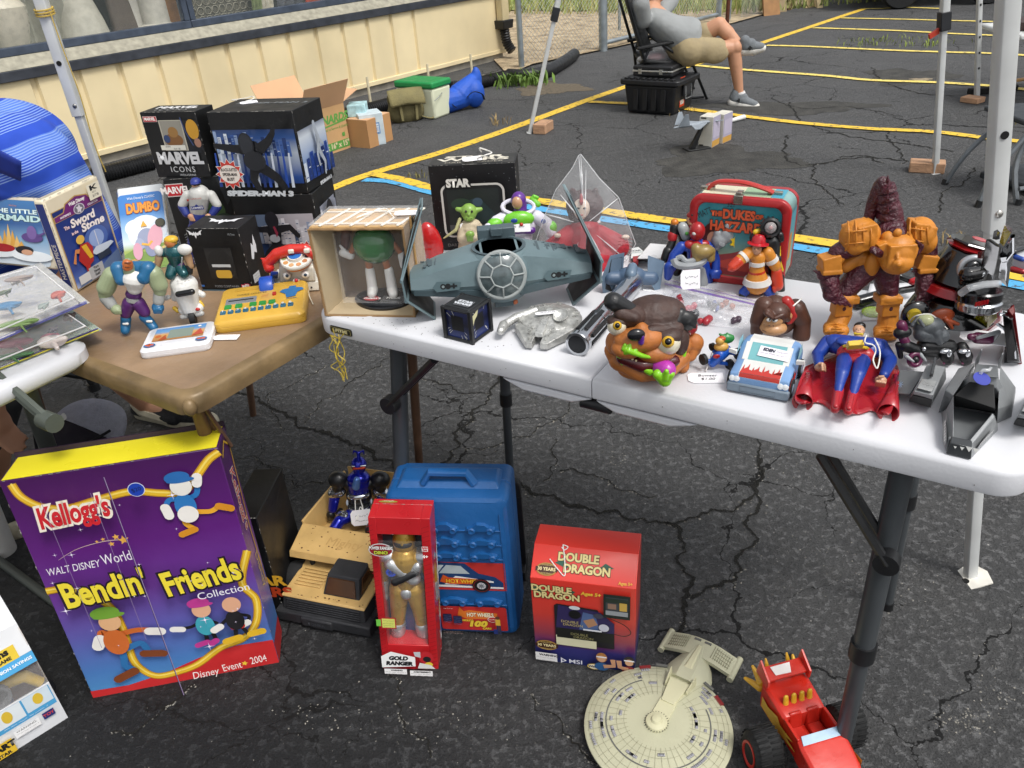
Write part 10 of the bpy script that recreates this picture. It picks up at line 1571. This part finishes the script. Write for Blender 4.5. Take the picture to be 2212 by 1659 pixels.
g=G(rt_);yk=lambda px,hw_,z0,z1:[(px,-hw_,z0),(px,hw_,z0),(px,hw_,z1-.006),(px,hw_-.008,z1),(px,-hw_+.008,z1),(px,-hw_,z1-.006)]
g.rg_([yk(-.16,.05,.10,.155),yk(-.13,.062,.085,.165),yk(-.06,.06,.08,.158),yk(.0,.058,.08,.15)]);g.build('rear_body',t,bv=.002)
g=G(rt_);g.rg_([yk(.09,.06,.08,.152),yk(.12,.062,.08,.146),yk(.2,.06,.08,.128),yk(.27,.05,.085,.108)]);g.build('bonnet',t,bv=.002)
g=G(rt_);g.box((0,-.058,.08),(.09,-.05,.15));g.box((0,.05,.08),(.09,.058,.15));g.box((-.01,-.05,.08),(.09,.05,.1));g.build('cockpit_sides',t,bv=.002)
for s in(-1,1):g=G(M('#b8261a',.4));g.box((.01,s*.024-.018,.1),(.062,s*.024+.018,.114));g.hu([(.0,s*.024-.018,.1),(.016,s*.024-.018,.1),(.016,s*.024+.018,.1),(.0,s*.024+.018,.1)],[(-.012,s*.024-.016,.156),(0,s*.024-.016,.156),(0,s*.024+.016,.156),(-.012,s*.024+.016,.156)]);g.build('seat',t,bv=.004)
G(M('#9fb9cf',.3)).hu([(.092,-.05,.148),(.092,.05,.148),(.112,.052,.1475),(.112,-.052,.1475)],[(.086,-.048,.157),(.086,.048,.157),(.114,.053,.1495),(.114,-.053,.1495)]).build('windscreen',t)
g=G(rt_);g.hu([(-.165,-.058,.192),(-.165,.058,.192),(-.118,.058,.18),(-.118,-.058,.18)],[(-.167,-.058,.198),(-.167,.058,.198),(-.118,.058,.186),(-.118,-.058,.186)]);sp=g.build('spoiler',t,bv=.001);g=G(rt_)
for s in(-1,1):g.hu([(-.185,s*.058-.003,.172),(-.108,s*.058-.003,.166),(-.104,s*.058-.003,.194),(-.17,s*.058-.003,.224)],[(-.185,s*.058+.003,.172),(-.108,s*.058+.003,.166),(-.104,s*.058+.003,.194),(-.17,s*.058+.003,.224)])
for s in(-1,1):g.box((-.15,s*.03-.004,.15),(-.135,s*.03+.004,.19))
g.build('spoiler_plate',sp,bv=.001);g=G(M('#e6e0dc',.25));g.hu([(-.158,-.035,.1985),(-.158,.02,.1985),(-.125,.012,.190),(-.128,-.03,.1905)],[(-.158,-.035,.1992),(-.158,.02,.1992),(-.125,.012,.1907),(-.128,-.03,.1912)]);g.build('white_decal',sp)
for k in range(4):g=G(yf);g.cap((-.045,-.033+.022*k,.152),(-.05,-.033+.022*k,.176),.008,.0065);g.build('exhaust_tip',t)
for s in(-1,1):
 g=G(yf);g.cap((-.165,s*.05,.14),(-.215,s*.058,.165),.012,.004);g.cap((-.165,s*.05,.12),(-.215,s*.075,.125),.012,.005);g.cap((-.165,s*.03,.155),(-.2,s*.03,.195),.011,.003);g.build('flame',t);f=Face((-.12 if s<0 else .2,s*.0625,.085),(-s,0,0),(0,0,1));f.k=.002;f.poly([(0,.01),(.1,.008),(.22,.03),(.16,.034),(.2,.05),(.12,.042),(.1,.056),(.04,.04),(.0,.045)],'#cfa53a');f.build('flame_decal',t)
 for px in(.02,.32):
  o=G(M('#161718',.75,0,.15,40,.2,100)).la([(.03,-.036),(.052,-.038),(.066,-.028),(.07,0),(.066,.028),(.052,.038),(.03,.036)],36,T(px,s*.115,.07)@rotm(90)).build('tyre',t,ang=30);G(M('#b5261c',.4)).la([(.0005,-.03),(.026,-.03),(.034,-.039),(.041,-.039),(.041,.039),(.034,.039),(.026,.03),(.0005,.03)],26,T(px,s*.115,.07)@rotm(90)).build('rim',o,ang=30);g=G(M('#0d0e0f',.8))
  for k in range(26):
   a=2*pi*k/26
   for sg in(-1,1):g.bx((px+.0695*cos(a+sg*.06),s*.115+sg*.016,.07+.0695*sin(a+sg*.06)),(.003,.030,.006),ry=-a*57.3,rz=0)
  g.build('tread',o,ang=0);G(blk).tu([(px,s*.03,.08),(px,s*.08,.072)],.01,8).build('axle',t)
p=P(8,1192);t=tg('paper_cup','white paper cup with orange and red print at the left edge','cup',p);hcup=H(p,1046);G(M('#d4d3cf',.6,0,.04)).la([(.0005,0),(.036,0),(.037,.004),(.05,hcup*.93)],32).build('cup_body',t);G(M('#dcdbd8',.5)).la([(.052,hcup*.93),(.053,hcup*.95),(.053,hcup),(.047,hcup),(.046,hcup*.96),(.0005,hcup*.96)],32).build('cup_lid',t);g=G(C('#c98a2a'));z0,z1=hcup*.5,hcup*.85;rr_=lambda z:.037+(.05-.037)*z/(hcup*.93)+.0005;g.rg_([[(rr_(z)*cos(a),rr_(z)*sin(a),z)for a in[-2.6+2.4*i/20 for i in range(21)]]for z in(z0,z1)],closed=False,caps=False);g.build('orange_print',t);g=G(C('#b5281f'));g.rg_([[(rr_(z)*cos(a),rr_(z)*sin(a),z)for a in[-1.7+1.0*i/10 for i in range(11)]]for z in(hcup*.32,hcup*.48)],closed=False,caps=False);g.rg_([[((rr_(z)+.0004)*cos(a),(rr_(z)+.0004)*sin(a),z)for a in[-.9+.3*i/6 for i in range(7)]]for z in(hcup*.4,hcup*.47)],closed=False,caps=False);g.build('red_print',t)
Yc=1.95;oc_=Q(195,990,Yc);gz=oc_.z;x_t=tg('baseball_cap','black and white mesh baseball cap under the left tables','cap',(oc_.x,oc_.y,0));q=lambda px,py,d=0:Q(px,py,Yc+d)-V((oc_.x,oc_.y,0));s_=S(oc_)
cc=q(200,940);rc=76*s_
def dome(a0,a1,mat,nm):
 g=G(mat);ax=V((-.25,-.5,.85)).normalized();bx_=ax.cross(V((1,0,.2))).normalized();cx_=bx_.cross(ax);g.grid(lambda u_,v_:tuple(cc+rc*(ax*cos(v_*1.55)*1.05+sin(v_*1.55)*(cx_*cos(a0+(a1-a0)*u_)*1.12+bx_*sin(a0+(a1-a0)*u_)))),20,10);return g.build(nm,x_t,solid=.002)
dome(-.6,2.5,M('#a9abb8',.9,0,.1,60,.6,260),'mesh_panel');dome(2.5,5.68,M('#211c26',.9,0,.1,40),'front_panel');ax=V((-.25,-.5,.85)).normalized();G(M('#211c26',.9)).ell(cc+ax*rc*1.06,(.008,.008,.006)).build('button',x_t);g=G(M('#17151b',.9));g.grid(lambda u_,v_:tuple(q(140-70*v_+10*u_,960+40*u_-30*v_*(1-u_),-.04-.05*v_)),8,6);g.build('visor',x_t,solid=.003);G(M('#121214',.9)).tu([q(165,965,-.10),q(200,952,-.115),q(238,930,-.10)],.004,6).build('strap',x_t);g=G(C('#c9a23a'));g.disc(q(128,905,-.075),V((-.5,-1,.4)),.012,14,.001);g.build('team_badge',x_t);g=G(C('#d8d6d2'));g.disc(q(138,900,-.085),V((-.4,-1,.4)),.010,14,.001);g.build('badge_edge',x_t)
body(x_t,'stand_bundle',M('#141418',.9),[('c',V((0,.03,.05)),cc-V((0,0,.03)),.07,.06)],.006,2)
x_t.children[-1].name='lining'
